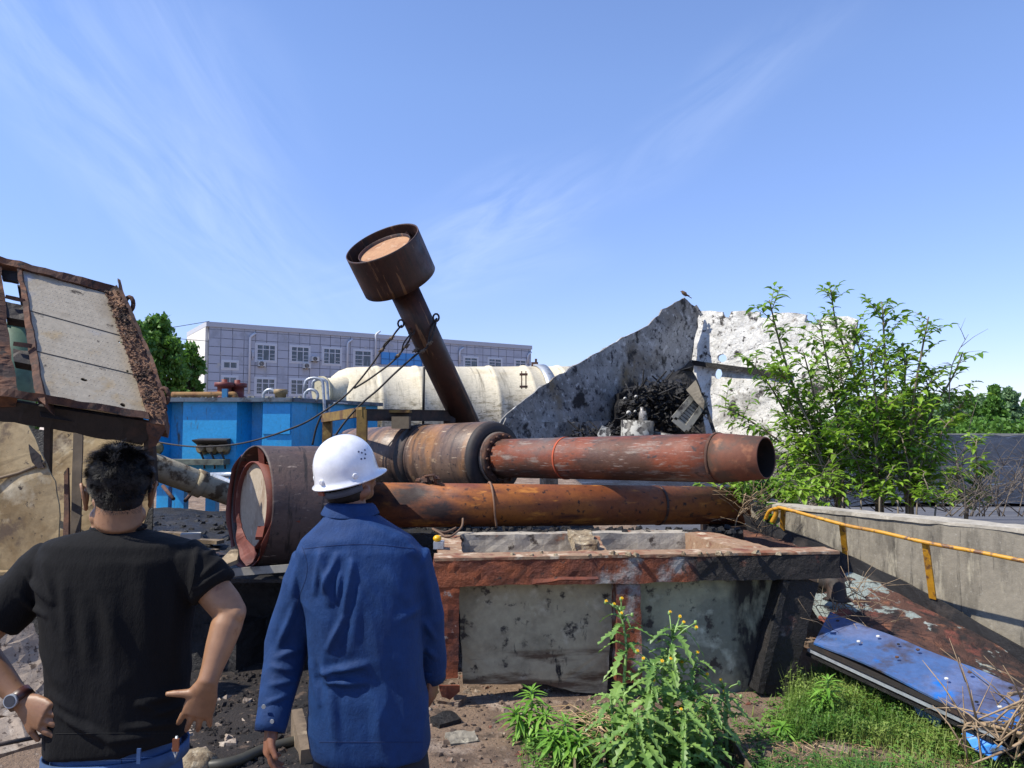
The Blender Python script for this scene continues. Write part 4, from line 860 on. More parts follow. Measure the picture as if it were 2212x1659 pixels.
# perforated sheet low at the right of the white panel
HON = mat('dark perforated sheet', '#2a2725', [('#8e8b85', 60, .52, .56, (1, 1, 1)), ('#1f1c1a', 5, .52, .6)], rgh=.6)
single('perforated_sheet', 'dark honeycomb-perforated sheet hanging below the white panel', 'sheet', sheet([wp(1640, 970), wp(1770, 990), wp(1772, 1040), wp(1755, 1100), wp(1690, 1090), wp(1640, 1050), wp(1560, 1010), wp(1540, 960)], .02, L=.1, dent=.06, sc=3, ragged=.04), HON, wp(1700, 1050))

# ------------------------------------------------------------------ concrete retaining wall
wa, wb = W(1645, 1086, 7.35), W(2212, 1140, 5.47); wa.z = wb.z = 0; wd = (wb - wa).normalized(); wa = wa - wd * .12; wb = wb + wd * 2.2; wnn = V((-wd.y, wd.x, 0)); 
if wnn.x < 0: wnn = -wnn                                   # away from the viewer, towards the reservoir
wz = 1.1; t = thing('retaining_wall', 'low weathered concrete retaining wall behind the yellow handrail', 'wall', (wa + wb) / 2)
mb = MB(); a, b = wa, wb; th = .24
mb.add([a, b, b + wnn * th, a + wnn * th] and [V((p.x, p.y, z)) for z in (-1.3, wz - .03) for p in (a, b, b + wnn * th, a + wnn * th)], [(3, 2, 1, 0), (4, 5, 6, 7), (0, 1, 5, 4), (1, 2, 6, 5), (2, 3, 7, 6), (3, 0, 4, 7)])
put('wall_face', mb, CONC, t, L=.16, ro=(.012, 3, 0, .004))
mb = MB(); e = wnn * -.012
mb.add([V((p.x, p.y, z)) for z in (wz - .03, wz) for p in (a + e, b + e, b + wnn * (th + .012), a + wnn * (th + .012))], [(3, 2, 1, 0), (4, 5, 6, 7), (0, 1, 5, 4), (1, 2, 6, 5), (2, 3, 7, 6), (3, 0, 4, 7)])
put('coping', mb, CONCTOP, t, L=.12, ro=(.012, 6, 3, .006))
# earth bank behind the wall top end
# ------------------------------------------------------------------ fallen walkway (chute) with yellow handrail
def wallY(px, py, off=.25):          # point on a vertical plane standing off in front of the wall
    d = vdir(px, py); p0 = wa - wnn * off; k = (p0 - EYE).dot(wnn) / d.dot(wnn); return EYE + d * k
YEL = mat('yellow paint', '#bf8a22', [('#a0702a', 4, .5, .66), ('#d9a52c', 8, .56, .7), ('#6b4a30', 12, .54, .62), ('#8a8378', 20, .66, .74)], rgh=.5, bump=(.2, 40, .003))
BLKF = mat('black flange', '#1b1a1b', [('#3a3430', 7, .55, .7)], rgh=.55, bump=(.5, 24, .008))
CHUTE = mat('rust-eaten chute plate', '#55382c', [('#2b1f1c', 2.2, .44, .56), ('#7b4f38', 5, .54, .64), ('#86483a', 2.0, .60, .68, (1, 1, 1), 7), ('#8c9690', 2.2, .56, .58, (1, 1, 1), 3), ('#221c1a', 9, .56, .64), ('#98a09a', 2.6, .64, .66, (1, 1, 1), 3)], rgh=.85, bump=(1, 18, .03))
wk = thing('fallen_walkway', 'fallen rusty chute with black edge flange and bent yellow handrail in front of the wall', 'walkway', V((3.1, 6.2, 0)))
e0 = [(1605, 1112), (1640, 1125), (1700, 1146), (1760, 1168), (1805, 1188), (1880, 1222), (1960, 1260), (2060, 1315), (2140, 1362), (2212, 1402), (2300, 1450)]
E = [wallY(x, y, .22) for x, y in e0]
def ribbon(top, bot, t_): 
    n = len(top); vs = []
    for a, b in zip(top, bot): nrm = V((-.3, -.9, .2)).normalized(); vs += [a, b, b + V((.02, t_, 0)), a + V((.02, t_, 0))]
    fs = []
    for i in range(n - 1):
        for m in range(4): fs.append((4 * i + m, 4 * i + (m + 1) % 4, 4 * i + 4 + (m + 1) % 4, 4 * i + 4 + m))
    fs += [(0, 3, 2, 1), (4 * n - 4, 4 * n - 3, 4 * n - 2, 4 * n - 1)]
    return MB().add(vs, fs)
put('edge_flange', ribbon([p + V((0, 0, .0)) for p in E], [p - V((-.02, .05, .15)) for p in E], .05), BLKF, wk, L=.1, ro=(.01, 5))
lowr = [(1608, 1180, 6.9), (1720, 1260, 6.2), (1780, 1345, 5.6), (1860, 1385, 5.4), (1960, 1420, 5.05), (2060, 1460, 4.75), (2150, 1500, 4.5), (2240, 1560, 4.3), (2330, 1600, 4.2)]
b = sheet([p - V((-.0, .02, .10)) for p in E] + P3(list(reversed(lowr))), .02, L=.09, dent=.07, sc=2.4, seed=5, fine=.014)
put('chute_plate', b, CHUTE, wk)
# handrail
RH = [(1653, 1122), (1662, 1104), (1680, 1098), (1695, 1099), (1820, 1133), (1900, 1149), (2000, 1172), (2110, 1192), (2212, 1212), (2300, 1228)]
hr = put('handrail', MB().tube(smooth_pts([wallY(x, y, .40) for x, y in RH]), .015, 12), YEL, wk)
for (x0, y0, x1, y1) in ((1692, 1101, 1690, 1142), (1819, 1134, 1826, 1196), (1999, 1172, 2015, 1293)):
    p, q = wallY(x0, y0, .39), wallY(x1, y1, .23); put('rail_post', MB().beam(p, q, .052, .012, (wnn.x, wnn.y, 0)), YEL, wk)
put('rail_post', MB().tube(smooth_pts([wallY(1676, 1100, .38), wallY(1676, 1112, .38), wallY(1668, 1128, .38)]), .022, 10), YEL, wk)
# ------------------------------------------------------------------ blue bolted beam
BB = mat('scraped blue beam', '#4a6694', [('#66749a', 1.8, .5, .62), ('#525268', 2.3, .46, .58, (1, 1, 1), 4), ('#4c413e', 3, .54, .64, (1, 1, 1), 2), ('#1c72c4', 1.5, .58, .64, (1, 1, 1), 8), ('#4c413e', 3, .40, .55, (1, 1, 1), 12, ('X', -.55, -.75)), ('#6d625c', 20, .64, .7)], rgh=.38, metal=.2, bump=(.5, 26, .006), rgh_var=.1)
bb = thing('blue_beam', 'scraped blue steel beam with bolts lying over the grass at the right', 'beam', W(1960, 1500, 4.8))
q = P3([(1793, 1320, 5.55), (2240, 1500, 4.35), (2330, 1538, 4.2), (2330, 1646, 3.85), (2170, 1574, 4.06), (1757, 1384, 5.25)])
put('plate', sheet(q, .012, L=.1, dent=.03, sc=2, fine=.003), BB, bb)
def bbp(u, v): a = W(1793, 1320, 5.53).lerp(W(2240, 1497, 4.33), u); b = W(1757, 1388, 5.23).lerp(W(2170, 1574, 4.04), u); return a.lerp(b, v)
BOLTW = mat('pale bolt', '#c6c4bc', rgh=.5)
nrm = (bbp(.5, 0) - bbp(.5, 1)).cross(bbp(0, .5) - bbp(1, .5)).normalized(); nrm = nrm if nrm.y < 0 else -nrm
for (px, py, m) in ((1855, 1390, BOLTW), (1897, 1379, BOLTW), (1938, 1424, RUST), (1983, 1408, RUST), (1810, 1345, RUST), (2045, 1471, BOLTW), (2095, 1457, RUST), (2160, 1532, BOLTW)):
    d = vdir(px, py); o_ = bbp(.3, .5); k = (o_ - EYE).dot(nrm) / d.dot(nrm); p = EYE + d * k + nrm * .012
    put('bolt', MB().tube([p, p + nrm * .006, p + nrm * .008], [.012, .012, .008], 6, smooth=False), m, bb)
for (px, py) in ((1940, 1365), (1941, 1395), (2110, 1520), (2183, 1490), (2190, 1530)):
    d = vdir(px, py); o_ = bbp(.3, .5); k = (o_ - EYE).dot(nrm) / d.dot(nrm); p = EYE + d * k + nrm * .010
    put('bolt_hole', MB().tube([p, p + nrm * .003], .010, 10), SHADE, bb)
for k, (dy, m) in enumerate(((.012, DARKSTEEL), (.05, GALV), (.085, TAR))):
    a, b = W(1757, 1392, 5.27), W(2170, 1578, 4.08); put('under_rail', MB().beam(a + V((0, .03 + dy * .6, -dy)), b + V((0, .03 + dy * .6, -dy)), .05, .02 if k else .03), m, bb)
for k, (a, b, m, lab) in enumerate((((1840, 1430, 5.3), (2120, 1625, 4.35), TAR, 'dark rail below the blue beam, nearest to it'), ((1850, 1450, 5.4), (2000, 1560, 4.8), DARKSTEEL, 'shorter dark rail deep below the blue beam'), ((1960, 1475, 5.0), (2190, 1620, 4.2), TAR, 'dark flat bar crossing under the blue beam towards its lower end'))):
    single('scrap_rail', lab, 'rail', MB().beam(W(*a), W(*b), .09, .03), m, W(*b), 'rails under the blue beam', L=.1, ro=(.01, 6))
BLUE2 = mat('bright blue scrap', '#2f7fd0', [('#3c4450', 4, .54, .62)], rgh=.5)
single('blue_plate', 'torn bright blue plate below the beam in the lower right corner', 'plate', sheet(P3([(2075, 1580, 4.3), (2110, 1570, 4.25), (2170, 1610, 4.1), (2150, 1640, 4.05), (2100, 1612, 4.2)]), .01, L=.07, dent=.03, ragged=.02), BLUE2, W(2120, 1620, 4.2))
single('blue_plate', 'pale bluish plate half buried in the grass under the beam', 'plate', sheet(P3([(1960, 1510, 4.75), (2000, 1520, 4.65), (2035, 1550, 4.5), (2030, 1575, 4.5), (1985, 1545, 4.65)]), .01, L=.07, dent=.03, ragged=.02), mat('pale blue scrap', '#71899c', [('#3f434a', 5, .5, .6)], rgh=.6), W(2000, 1560, 4.7))
# elbow pipe behind the box leg
c = W(1800, 1260, 5.7); single('pipe_elbow', 'small dark pipe elbow half buried in roots behind the box leg', 'pipe', MB().tube([W(1768, 1262, 5.8), W(1785, 1255, 5.7), W(1805, 1262, 5.6), W(1808, 1290, 5.6), W(1808, 1296, 5.6)], [.07, .07, .07, .07, .10], 16), DARKSTEEL, c)
# ------------------------------------------------------------------ box-shaped steel skid
FR = mat('rusted red oxide frame', '#66321e', [('#844322', 4, .48, .60), ('#4d2b23', 5, .5, .66, (1, 1, 1), 4), ('#a2887a', 14, .66, .71), ('#2b1f1b', 16, .6, .68), ('#8f8b84', 3.3, .66, .69, (1, 1, 1), 6)], rgh=.85, bump=(.7, 24, .012))
FRT = mat('frame with tar crust', '#66321e', [('#844322', 4, .48, .60), ('#8d8a86', 3.5, .50, .60, (1, 1, 1), 2, ('X', .45, .70)), ('#1e1a18', 2.6, .30, .40, (1, 1, 1), 9, ('X', .95, 1.35)), ('#2a211d', 16, .6, .68)], rgh=.75, bump=(1, 22, .025))
FRTOP = mat('pale rust top', '#8f735a', [('#7d4a30', 4, .5, .62), ('#b8a68e', 9, .56, .66), ('#6e4030', 6, .58, .68, (1, 1, 1), 3)], rgh=.9, bump=(.5, 26, .008))  # paler rust tone for the beam tops
PANEL = mat('grimy grey-green panel', '#a79b7e', [('#80765f', 2.4, .46, .60), ('#bcb197', 5, .55, .66, (1, 1, 1)), ('#3c352e', 9, .57, .64), ('#5a4632', 3, .50, .62, (.5, 1, 3), 5, ('Z', .42, .22)), ('#221e1b', 4.4, .615, .66, (1.5, 1, .5), 8)], rgh=.75, bump=(.4, 30, .006))
FOAM = mat('dried foam crust', '#9a8a70', [('#6b5a45', 8, .5, .62), ('#c4b79d', 12, .56, .66)], rgh=1, bump=(1, 30, .03))
sk = thing('steel_skid', 'large rusty box-shaped steel skid with grimy panels in the centre foreground', 'steel frame', V((0, 5.1, 0)))
L0, R0 = W(938, 1205, 5.0), W(1814, 1190, 5.29)
zt = .962
def fx(px, extra=0.0):               # position along the front line for a picture column
    d = vdir(px, 1220); a = V((L0.x, L0.y, 0)); b = V((R0.x, R0.y, 0)); n = V((b.y - a.y, -(b.x - a.x), 0)).normalized(); k = (a - V((0, 0, 0)) + n * -extra).dot(n) / V((d.x, d.y, 0)).dot(n); return V((d.x * k, d.y * k, 0))
fdir = (V((R0.x, R0.y, 0)) - V((L0.x, L0.y, 0))).normalized(); fout = V((fdir.y, -fdir.x, 0))     # towards the viewer
def vbeam(name, p0, z0, p1, z1, w_, d_, m, L=.07, ro=(.012, 6, 0, .006), w1=None, off=.0, parent=None):
    a = V((p0.x, p0.y, z0)) - fout * (d_ / 2 + off); b = V((p1.x, p1.y, z1)) - fout * (d_ / 2 + off)
    return put(name, MB().beam(a, b, w_, d_, -fout, w1=w1), m, parent or sk, L=L, ro=ro)
a, b = fx(938), fx(1814)
bm2 = MB().beam(V((a.x, a.y, zt - .09)) - fout * .10, V((b.x, b.y, zt - .09)) - fout * .10, .20, .17); put('front_beam', bm2, FRT, sk, L=.05, ro=(.010, 7, 0, .006))
put('front_beam_top', MB().beam(V((a.x, a.y, zt - .001)) - fout * .10, V((b.x, b.y, zt - .001)) - fout * .10, .205, .018), FRTOP, sk, L=.06, ro=(.006, 7, 0, .003))
vbeam('post', fx(968), zt - .18, fx(967), .20, .145, .16, FR, off=.003)
vbeam('post', fx(1358), zt - .185, fx(1360), .13, .165, .14, FRT, off=.012)
# raking right leg: broad face and narrow side flange
vbeam('leg', fx(1742), zt - .18, fx(1668), .0, .20, .14, FRT, w1=.24, off=.02)
vbeam('leg_flange', fx(1700), zt - .18, fx(1637), .03, .05, .20, TAR, off=.0)
# torn foot plates
put('torn_foot', sheet([W(948, 1480, 4.99), W(993, 1482, 4.99), W(993, 1494, 5.0), W(972, 1512, 5.02), W(955, 1505, 5.01)], .01, L=.04, dent=.01, ragged=.012), FR, sk)
put('torn_flange', sheet([W(1150, 1262, 4.98), W(1180, 1258, 4.97), W(1240, 1252, 4.96), W(1292, 1248, 4.96), W(1290, 1243, 4.985), W(1150, 1252, 4.99)], .008, L=.04, dent=.012, ragged=.012), FR, sk)
# panels, set back
def backp(px, py, off): p = fx(px, 0) - fout * off; d = vdir(px, py); n = fout; k = (p - EYE).dot(n) / d.dot(n); return EYE + d * k
put('side_panel', sheet([backp(x, y, .15) for x, y in ((990, 1255), (1328, 1245), (1318, 1400), (1312, 1500), (1240, 1495), (1180, 1478), (1100, 1478), (1000, 1478))], .012, L=.09, dent=.02, sc=2, ragged=.008, fine=.003), PANEL, sk)
PANEL2 = mat('grimy teal panel', '#98977c', [('#737463', 2.4, .46, .60), ('#adae98', 5, .55, .66), ('#3a352f', 9, .57, .64), ('#1d1a18', 2.4, .38, .48, (1.5, 1, .5), 8, ('X', 1.3, 1.75))], rgh=.75, bump=(.4, 30, .006))  # last layer darkens the right end of the panel
put('side_panel', sheet([backp(x, y, .15) for x, y in ((1382, 1243), (1640, 1240), (1690, 1265), (1722, 1300), (1712, 1400), (1640, 1512), (1500, 1500), (1384, 1490))], .012, L=.09, dent=.02, sc=2, ragged=.008, fine=.003), PANEL2, sk)
put('back_panel', sheet([V((-.55, 6.15, .1)), V((1.62, 6.28, .1)), V((1.62, 6.28, .8)), V((-.55, 6.15, .8))], .012, L=.2, dent=.02), TAR, sk)
# inner and back beams
B0, B1 = W(985, 1153, 6.25), W(1480, 1140, 6.38); B0.z = B1.z = zt - .0
CRM = mat('cream inner beam', '#a29a8c', [('#7b7266', 5, .5, .64), ('#3e352e', 8, .58, .66), ('#8a5f47', 5, .62, .68)], rgh=.85, bump=(.6, 24, .01))
put('back_beam', MB().beam(B0 - V((0, 0, .085)), B1 - V((0, 0, .085)), .17, .17), CRM, sk, L=.07, ro=(.012, 6, 0, .006))
def tb(name, pa, pb, w_, m, dz=0.0, h=.17, w1=None): put(name, MB().beam(V((pa[0], pa[1], zt - h / 2 + dz)), V((pb[0], pb[1], zt - h / 2 + dz)), w_, h, w1=w1), m, sk, L=.06, ro=(.012, 6, 0, .006))
lx = fx(968); tb('side_beam', (lx.x, lx.y + .19), (B0.x - .05, B0.y - .06), .17, FRTOP, -.004)
tb('side_beam', (fx(1660).x, fx(1660).y + .19), (B1.x + .10, B1.y - .02), .26, FRTOP, -.004)
mx_ = fx(1290); tb('cross_beam', (mx_.x, mx_.y + .19), (W(1265, 1150, 6.2).x, 6.17), .20, FRTOP, -.01)
mb = MB(); mb.beam(V((mx_.x - .04, mx_.y + .30, zt + .005)), V((W(1255, 1150, 6.2).x - .02, 6.12, zt + .0)), .16, .08); put('foam_crust', mb, FOAM, sk, L=.03, ro=(.03, 9, 0, .012))
flr = MB(); flr.add([V((L0.x + .05, 5.15, .80)), V((R0.x - .5, 5.40, .80)), V((B1.x + .1, 6.3, .80)), V((B0.x, 6.15, .80)), V((L0.x + .05, 5.15, .785)), V((R0.x - .5, 5.40, .785)), V((B1.x + .1, 6.3, .785)), V((B0.x, 6.15, .785))], [(0, 1, 2, 3), (7, 6, 5, 4), (0, 4, 5, 1), (1, 5, 6, 2), (2, 6, 7, 3), (3, 7, 4, 0)])
put('inner_floor', flr, mat('dusty beige floor', '#9b8b76', [('#6e5f4f', 5, .5, .65), ('#3c332c', 8, .6, .68)], rgh=.95), sk, L=.12, ro=(.012, 5))
random.seed(9); mb = MB()
for k in range(160):
    p = V((rnd(-.3, 1.7), rnd(5.3, 6.1), .81)) if k % 9 else V((rnd(-.5, 2.1), 5.10 + rnd(0, .1) + .1 * 0, zt + .01)); p.y = max(p.y, 5.0) ; chip(mb, p, rnd(.02, .05))
single('foam_flakes', 'flakes of dried foam lying on the steel skid', 'rubble', mb, FOAM, (0, 5.7, .8), kind='stuff', weld=False)
single('foam_slab', 'pale slab of dried foam lying inside the skid on the right', 'slab', sheet([V((1.02, 5.62, .86)), V((1.30, 5.60, .86)), V((1.36, 5.78, .87)), V((1.06, 5.82, .87))], .04, L=.05, dent=.02, sc=9, ragged=.02), FOAM, (1.2, 5.7, .82))
# little bits between skid and pipe
random.seed(19); mb = MB()
for k in range(120): p = V((rnd(-.6, 2.0), 6.35 + rnd(0, .25), zt + rnd(-.03, .0))); chip(mb, p, rnd(.03, .08))
single('tar_lumps', 'black lumps lying along the back edge of the skid under the orange pipe', 'rubble', mb, TAR, (0, 6.5, .9), kind='stuff', weld=False)
single('back_sill', 'tarry sill beam behind the skid under the orange pipe', 'beam', MB().beam((-1.0, 6.52, .80), (1.9, 6.72, .80), .2, .24), TAR, (0, 6.6, .68), L=.08, ro=(.03, 5, 0, .01))
YB2 = W(948, 1195, 5.45); t = thing('junction_box', 'small open metal box with a yellow knob on the left end of the skid', 'box', V((YB2.x, 5.45, zt)))
put('box', MB().box((YB2.x, 5.45, zt + .03), (.07, .10, .05)), GALV, t); put('knob', MB().ball((YB2.x - .01, 5.43, zt + .075), (.03, .03, .025), 12, 8), mat('yellow plastic', '#d9a400', rgh=.4), t)
pts = smooth_pts([W(1000, 1120, 6.3), W(996, 1140, 6.2), W(970, 1160, 6.0), W(948, 1150, 6.05), W(935, 1142, 6.1), W(960, 1150, 6.12), W(985, 1140, 6.2)])
single('loose_wire', 'loop of rusty wire hanging from the orange pipe onto the skid', 'wire', MB().tube(pts, .009, 6), mat('wire brown', '#6b5340', rgh=.8), pts[0])

# ------------------------------------------------------------------ deck under the fallen drum (behind the men)
DK = mat('deck plank', '#8a7a62', [('#5b4d3c', 6, .5, .65, (1, 1, 1)), ('#a9987c', 9, .56, .7)], rgh=.9, bump=(.6, 22, .01))
dk = thing('steel_deck', 'dark steel deck with pale edge carrying the torn drum', 'deck', V((-2, 6.0, 0)))
put('edge_plate', MB().beam(W(455, 1240, 5.62), W(660, 1224, 5.60), .012, .055), mat('dusty edge', '#8e8a80', [('#5f5a50', 7, .5, .65)], rgh=.85), dk, L=.08, ro=(.004, 6))
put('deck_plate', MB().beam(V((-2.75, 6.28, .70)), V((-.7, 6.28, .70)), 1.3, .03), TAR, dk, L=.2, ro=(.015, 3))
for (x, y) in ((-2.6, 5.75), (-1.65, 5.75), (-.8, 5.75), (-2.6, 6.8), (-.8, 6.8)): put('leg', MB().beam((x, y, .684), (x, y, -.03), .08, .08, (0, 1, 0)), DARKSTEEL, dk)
put('back_plate', sheet([V((-3.6, 6.72, 0)), V((-.55, 6.72, 0)), V((-.55, 6.72, .66)), V((-3.6, 6.72, .66))], .02, L=.2, dent=.06, sc=2), TAR, dk)  # added black plate that keeps the space under the deck dark
put('shade_panel', sheet([W(408, 1240, 5.9), W(470, 1240, 5.9), W(462, 1400, 5.8), W(405, 1480, 5.7)], .02, L=.1, dent=.03, sc=3), TAR, dk)  # added black side panel, darkens the space under the deck
b = sheet([W(448, 1232, 5.55), W(505, 1180, 5.75), W(518, 1178, 5.8), W(512, 1208, 5.6), W(470, 1228, 5.5)], .03, L=.06, dent=.02, ragged=.01); single('broken_board', 'broken pale board lying beside the torn drum edge', 'board', b, DK, W(480, 1220, 5.6))
single('pale_block', 'small white block on the tar just above the black shirt sleeve', 'block', MB().box(W(412, 1158, 6.6), (.16, .12, .05), Matrix.Rotation(.3, 3, 'Z')), mat('white block', '#b5b2aa', rgh=.9), W(412, 1165, 6.6), L=.05, ro=(.008, 9))
random.seed(31)
def scrap(px, py, Y, ln, m, lab, name='scrap_box', w_=.3, h=.25): 
    p = W(px, py, Y); p.z = h / 2; single(name, lab, 'scrap', MB().box(p, (ln, w_, h), Matrix.Rotation(rnd(-.4, .4), 3, 'Z')), m, (p.x, p.y, 0), L=.08, ro=(.02, 5, 0, .008))
scrap(500, 1450, 5.9, .35, TAR, 'dark cubic scrap box in the shade under the deck', w_=.3, h=.35)
scrap(455, 1500, 6.1, .5, TAR, 'low dark scrap block left in the shade under the deck', w_=.3, h=.2)
for i, (x0, y0, Y0, x1, y1, Y1, w_, m, lab) in enumerate(((640, 1560, 4.55, 662, 1650, 4.15, .06, WOOD, 'short pale board standing on edge between the two men'),)):
    a, b = W(x0, y0, Y0), W(x1, y1, Y1); single('board', lab, 'board', MB().beam(a, b, w_, .16), m, b, L=.06, ro=(.008, 6))
single('hose', 'grey hose curving on the ground between the two men', 'hose', MB().tube(smooth_pts([GZ(400, 1655, .03), GZ(470, 1652, .05), GZ(520, 1640, .05), GZ(570, 1618, .05), GZ(640, 1600, .05)]), .028, 10), mat('grey hose', '#3c3a30', rgh=.5), GZ(520, 1640, 0))
single('stone', 'rounded pale lump of stone by the blue jeans', 'stone', MB().ball(GZ(428, 1650, .04), (.10, .10, .07), 18, 12), FOAM, GZ(428, 1650, 0), L=.03, ro=(.03, 9, 0, .01))
random.seed(41)
for k, lab in enumerate(('flat rubble slab at the foot of the skid, left of the post', 'small tilted rubble slab between skid and blue shirt', 'broken rubble slab lying nearer to the camera beside the blue shirt')):
    px, py = ((975, 1515), (962, 1560), (1000, 1600))[k]; p = GZ(px, py, .03); w_ = rnd(.14, .2)
    single('rubble_slab', lab, 'slab', MB().box(p, (w_, w_ * .7, .05), Matrix.Rotation(rnd(-.8, .8), 3, 'Z') @ Matrix.Rotation(.12, 3, 'X')), (DIRT, TAR, CONC)[k], p, 'rubble slabs by the skid', L=.04, ro=(.02, 8, k, .008))

# ------------------------------------------------------------------ tilted platform at the left
PL = [(43, 582, 5.95), (238, 636, 6.25), (330, 905, 5.60), (95, 868, 5.30)]
pl = thing('tilted_platform', 'huge tilted rusty steel platform with a pale chequered plate at the left', 'platform', V((-3.4, 5.6, 0)))
q = [W(*p) for p in PL]; n_ = (q[1] - q[0]).cross(q[3] - q[0]).normalized(); d_ = vdir(PL[2][0], PL[2][1]); q[2] = EYE + d_ * ((q[0] - EYE).dot(n_) / d_.dot(n_)); nrm = (q[1] - q[0]).cross(q[3] - q[0]).normalized(); nrm = nrm if nrm.y < 0 else -nrm
CHK = mat('pale chequer plate', '#a59b88', [('#8d7f69', 1.7, .5, .64), ('#8d97a6', 1.2, .54, .66, (1, 1, 1), 4), ('#a08a64', 2.4, .57, .68, (1, 1, 1), 8), ('#4d4438', 6, .635, .67, (.7, 1, 1.4), 2), ('#5b5045', 30, .66, .71)], rgh=.6, metal=.1, bump=(.25, 40, .003))
def plp(u, v): return q[0].lerp(q[1], u).lerp(q[3].lerp(q[2], u), v)
def hole(u, v, ru, rv): return [plp(u + ru * math.cos(2 * math.pi * k / 9) * (1 + .2 * noise.noise(V((k, u * 9, 0)))), v + rv * math.sin(2 * math.pi * k / 9)) for k in range(9)]
put('chequer_plate', sheet(q, .012, L=.25, dent=.0, sc=2, holes=[hole(.90, .655, .017, .010), hole(.42, .79, .035, .012), hole(.74, .93, .028, .014), hole(.93, .42, .03, .008)]), CHK, pl)
loz = MB(); nu, nv = 24, 30; uu = (q[1] - q[0]).normalized(); vv_ = nrm.cross(uu).normalized()
for i in range(nu):
    for j in range(nv):
        u = (i + .5 + (rnd(-.05, .05))) / nu; v = (j + .5) / nv
        if noise.noise(V((u * 4, v * 4, 1))) > .33: continue
        p = plp(u, v); dd = (uu if (i + j) % 2 else (uu * .5 + vv_ * .87)); dd = (dd * 1).normalized(); ee = nrm.cross(dd)
        loz.add([p - dd * .013, p - ee * .0035, p + dd * .013, p + ee * .0035, p + nrm * .0016], [(0, 1, 4), (1, 2, 4), (2, 3, 4), (3, 0, 4)])
o = put('chequer_lozenges', loz, CHK, pl, weld=False); o['kind'] = 'stuff'
for v0 in (.335, .645): put('plate_seam', MB().beam(plp(0, v0) + nrm * .002, plp(1, v0 + .03) + nrm * .002, .006, .004, nrm), DARKSTEEL, pl)
def pb(name, pts, m, t_=.10, L=.07, ro=(.012, 7, 0, .008), rag=.01, off=0.0, seed=0):
    b = sheet([W(*p) - nrm * off * 0 + nrm * off for p in pts], t_, L=L, dent=ro[0], sc=ro[1], ragged=rag, fine=ro[3], seed=seed); return put(name, b, m, pl)
pb('side_beam', [(250, 622, 6.28), (262, 640, 6.25), (289, 709, 6.1), (320, 779, 5.93), (344, 849, 5.76), (357, 900, 5.63), (352, 925, 5.58), (322, 922, 5.57), (316, 902, 5.60), (226, 634, 6.27)], CRUST, .16, off=.035, seed=3)
pb('side_beam_lip', [(250, 614, 6.3), (256, 618, 6.3), (262, 640, 6.27), (292, 709, 6.12), (323, 779, 5.95), (347, 849, 5.78), (358, 895, 5.66), (350, 890, 5.66), (317, 785, 5.93), (286, 712, 6.1), (254, 640, 6.25)], RUST, .03, off=.07, seed=5)
pb('top_beam', [(-60, 545, 5.85), (0, 560, 5.9), (252, 625, 6.3), (246, 640, 6.28), (38, 584, 5.93), (-60, 560, 5.83)], RUST, .14, off=.03, seed=7)
pb('inner_beam', [(36, 584, 5.93), (45, 584, 5.95), (97, 868, 5.30), (98, 880, 5.28), (77, 862, 5.30), (62, 770, 5.52)], RUST, .14, off=.02, seed=9)
pb('left_beam', [(-20, 575, 5.88), (3, 583, 5.9), (12, 680, 5.7), (28, 790, 5.45), (40, 855, 5.29), (0, 856, 5.25), (-25, 850, 5.22)], RUST, .14, off=.02, seed=10)
pb('cross_bar', [(3, 583, 5.95), (37, 586, 5.97), (38, 609, 5.93), (5, 603, 5.9)], DARKSTEEL, .03)
for k, (pts, dk_) in enumerate(((((10, 651, 5.75), (51, 660, 5.80), (55, 692, 5.72), (14, 684, 5.68)), 1), (((28, 753, 5.52), (66, 758, 5.55), (68, 788, 5.5), (31, 782, 5.46)), 1))):
    pb('cross_bar', list(pts), DARKSTEEL, .08, seed=k)
    a, b = W(*pts[0]), W(*pts[1]); put('cross_bar_top', MB().beam(a + nrm * .05, b + nrm * .05, .02, .03), RUST, pl, L=.04, ro=(.006, 9))
# bottom edge beam with its dark underside
pb('bottom_beam', [(-40, 845, 5.25), (0, 849, 5.28), (60, 858, 5.29), (316, 900, 5.58), (320, 915, 5.56), (0, 866, 5.26), (-40, 862, 5.22)], RUST, .10, off=.05, seed=13)
put('bottom_web', sheet(P3([(-60, 858, 5.30), (0, 864, 5.32), (322, 912, 5.62), (318, 950, 5.68), (306, 962, 5.7), (0, 908, 5.40), (-60, 898, 5.36)]), .03, L=.1, dent=.02, ragged=.012), DARKSTEEL, pl)
put('end_block', sheet(P3([(318, 912, 5.54), (357, 918, 5.58), (352, 938, 5.6), (338, 962, 5.62), (322, 970, 5.62)]), .08, L=.06, dent=.03, ragged=.02), RUST, pl)
# underside plate so the platform is not see-through
put('back_plate', sheet([p - nrm * .16 for p in q], .01, L=.3), DARKSTEEL, pl)
for (px, py, Y) in ((279, 657, 6.25), (354, 856, 5.72)):
    c = W(px, py, Y); pts = [c + V((math.cos(qq) * .035, 0, math.sin(qq) * .06)) for qq in [2 * math.pi * k / 12 for k in range(13)]]
    put('lifting_lug', MB().tube(pts, .018, 8), RUST, pl)
random.seed(6); mb = MB()
for k in range(420):
    f = rnd(0, 1); e = rnd(0, 1); a = W(238, 640, 6.27).lerp(W(335, 905, 5.58), f); c = a + V((rnd(-.07, .07), 0, 0)) + nrm * .06; chip(mb, c, rnd(.01, .028))
o = put('rust_flakes', mb, CRUST, pl, weld=False); o['kind'] = 'stuff'
# legs and braces under the platform (cast the striped shadows)
for (a, b, w_) in (((322, 930, 5.68), (330, 1050, 5.9), .07), ((-100, 930, 5.9), (-140, 1400, 5.9), .12), ((105, 920, 5.75), (100, 1180, 6.3), .05)):
    put('strut', MB().beam(W(*a), W(*b), w_, w_ * .7, (0, 1, 0)), DARKSTEEL, pl)
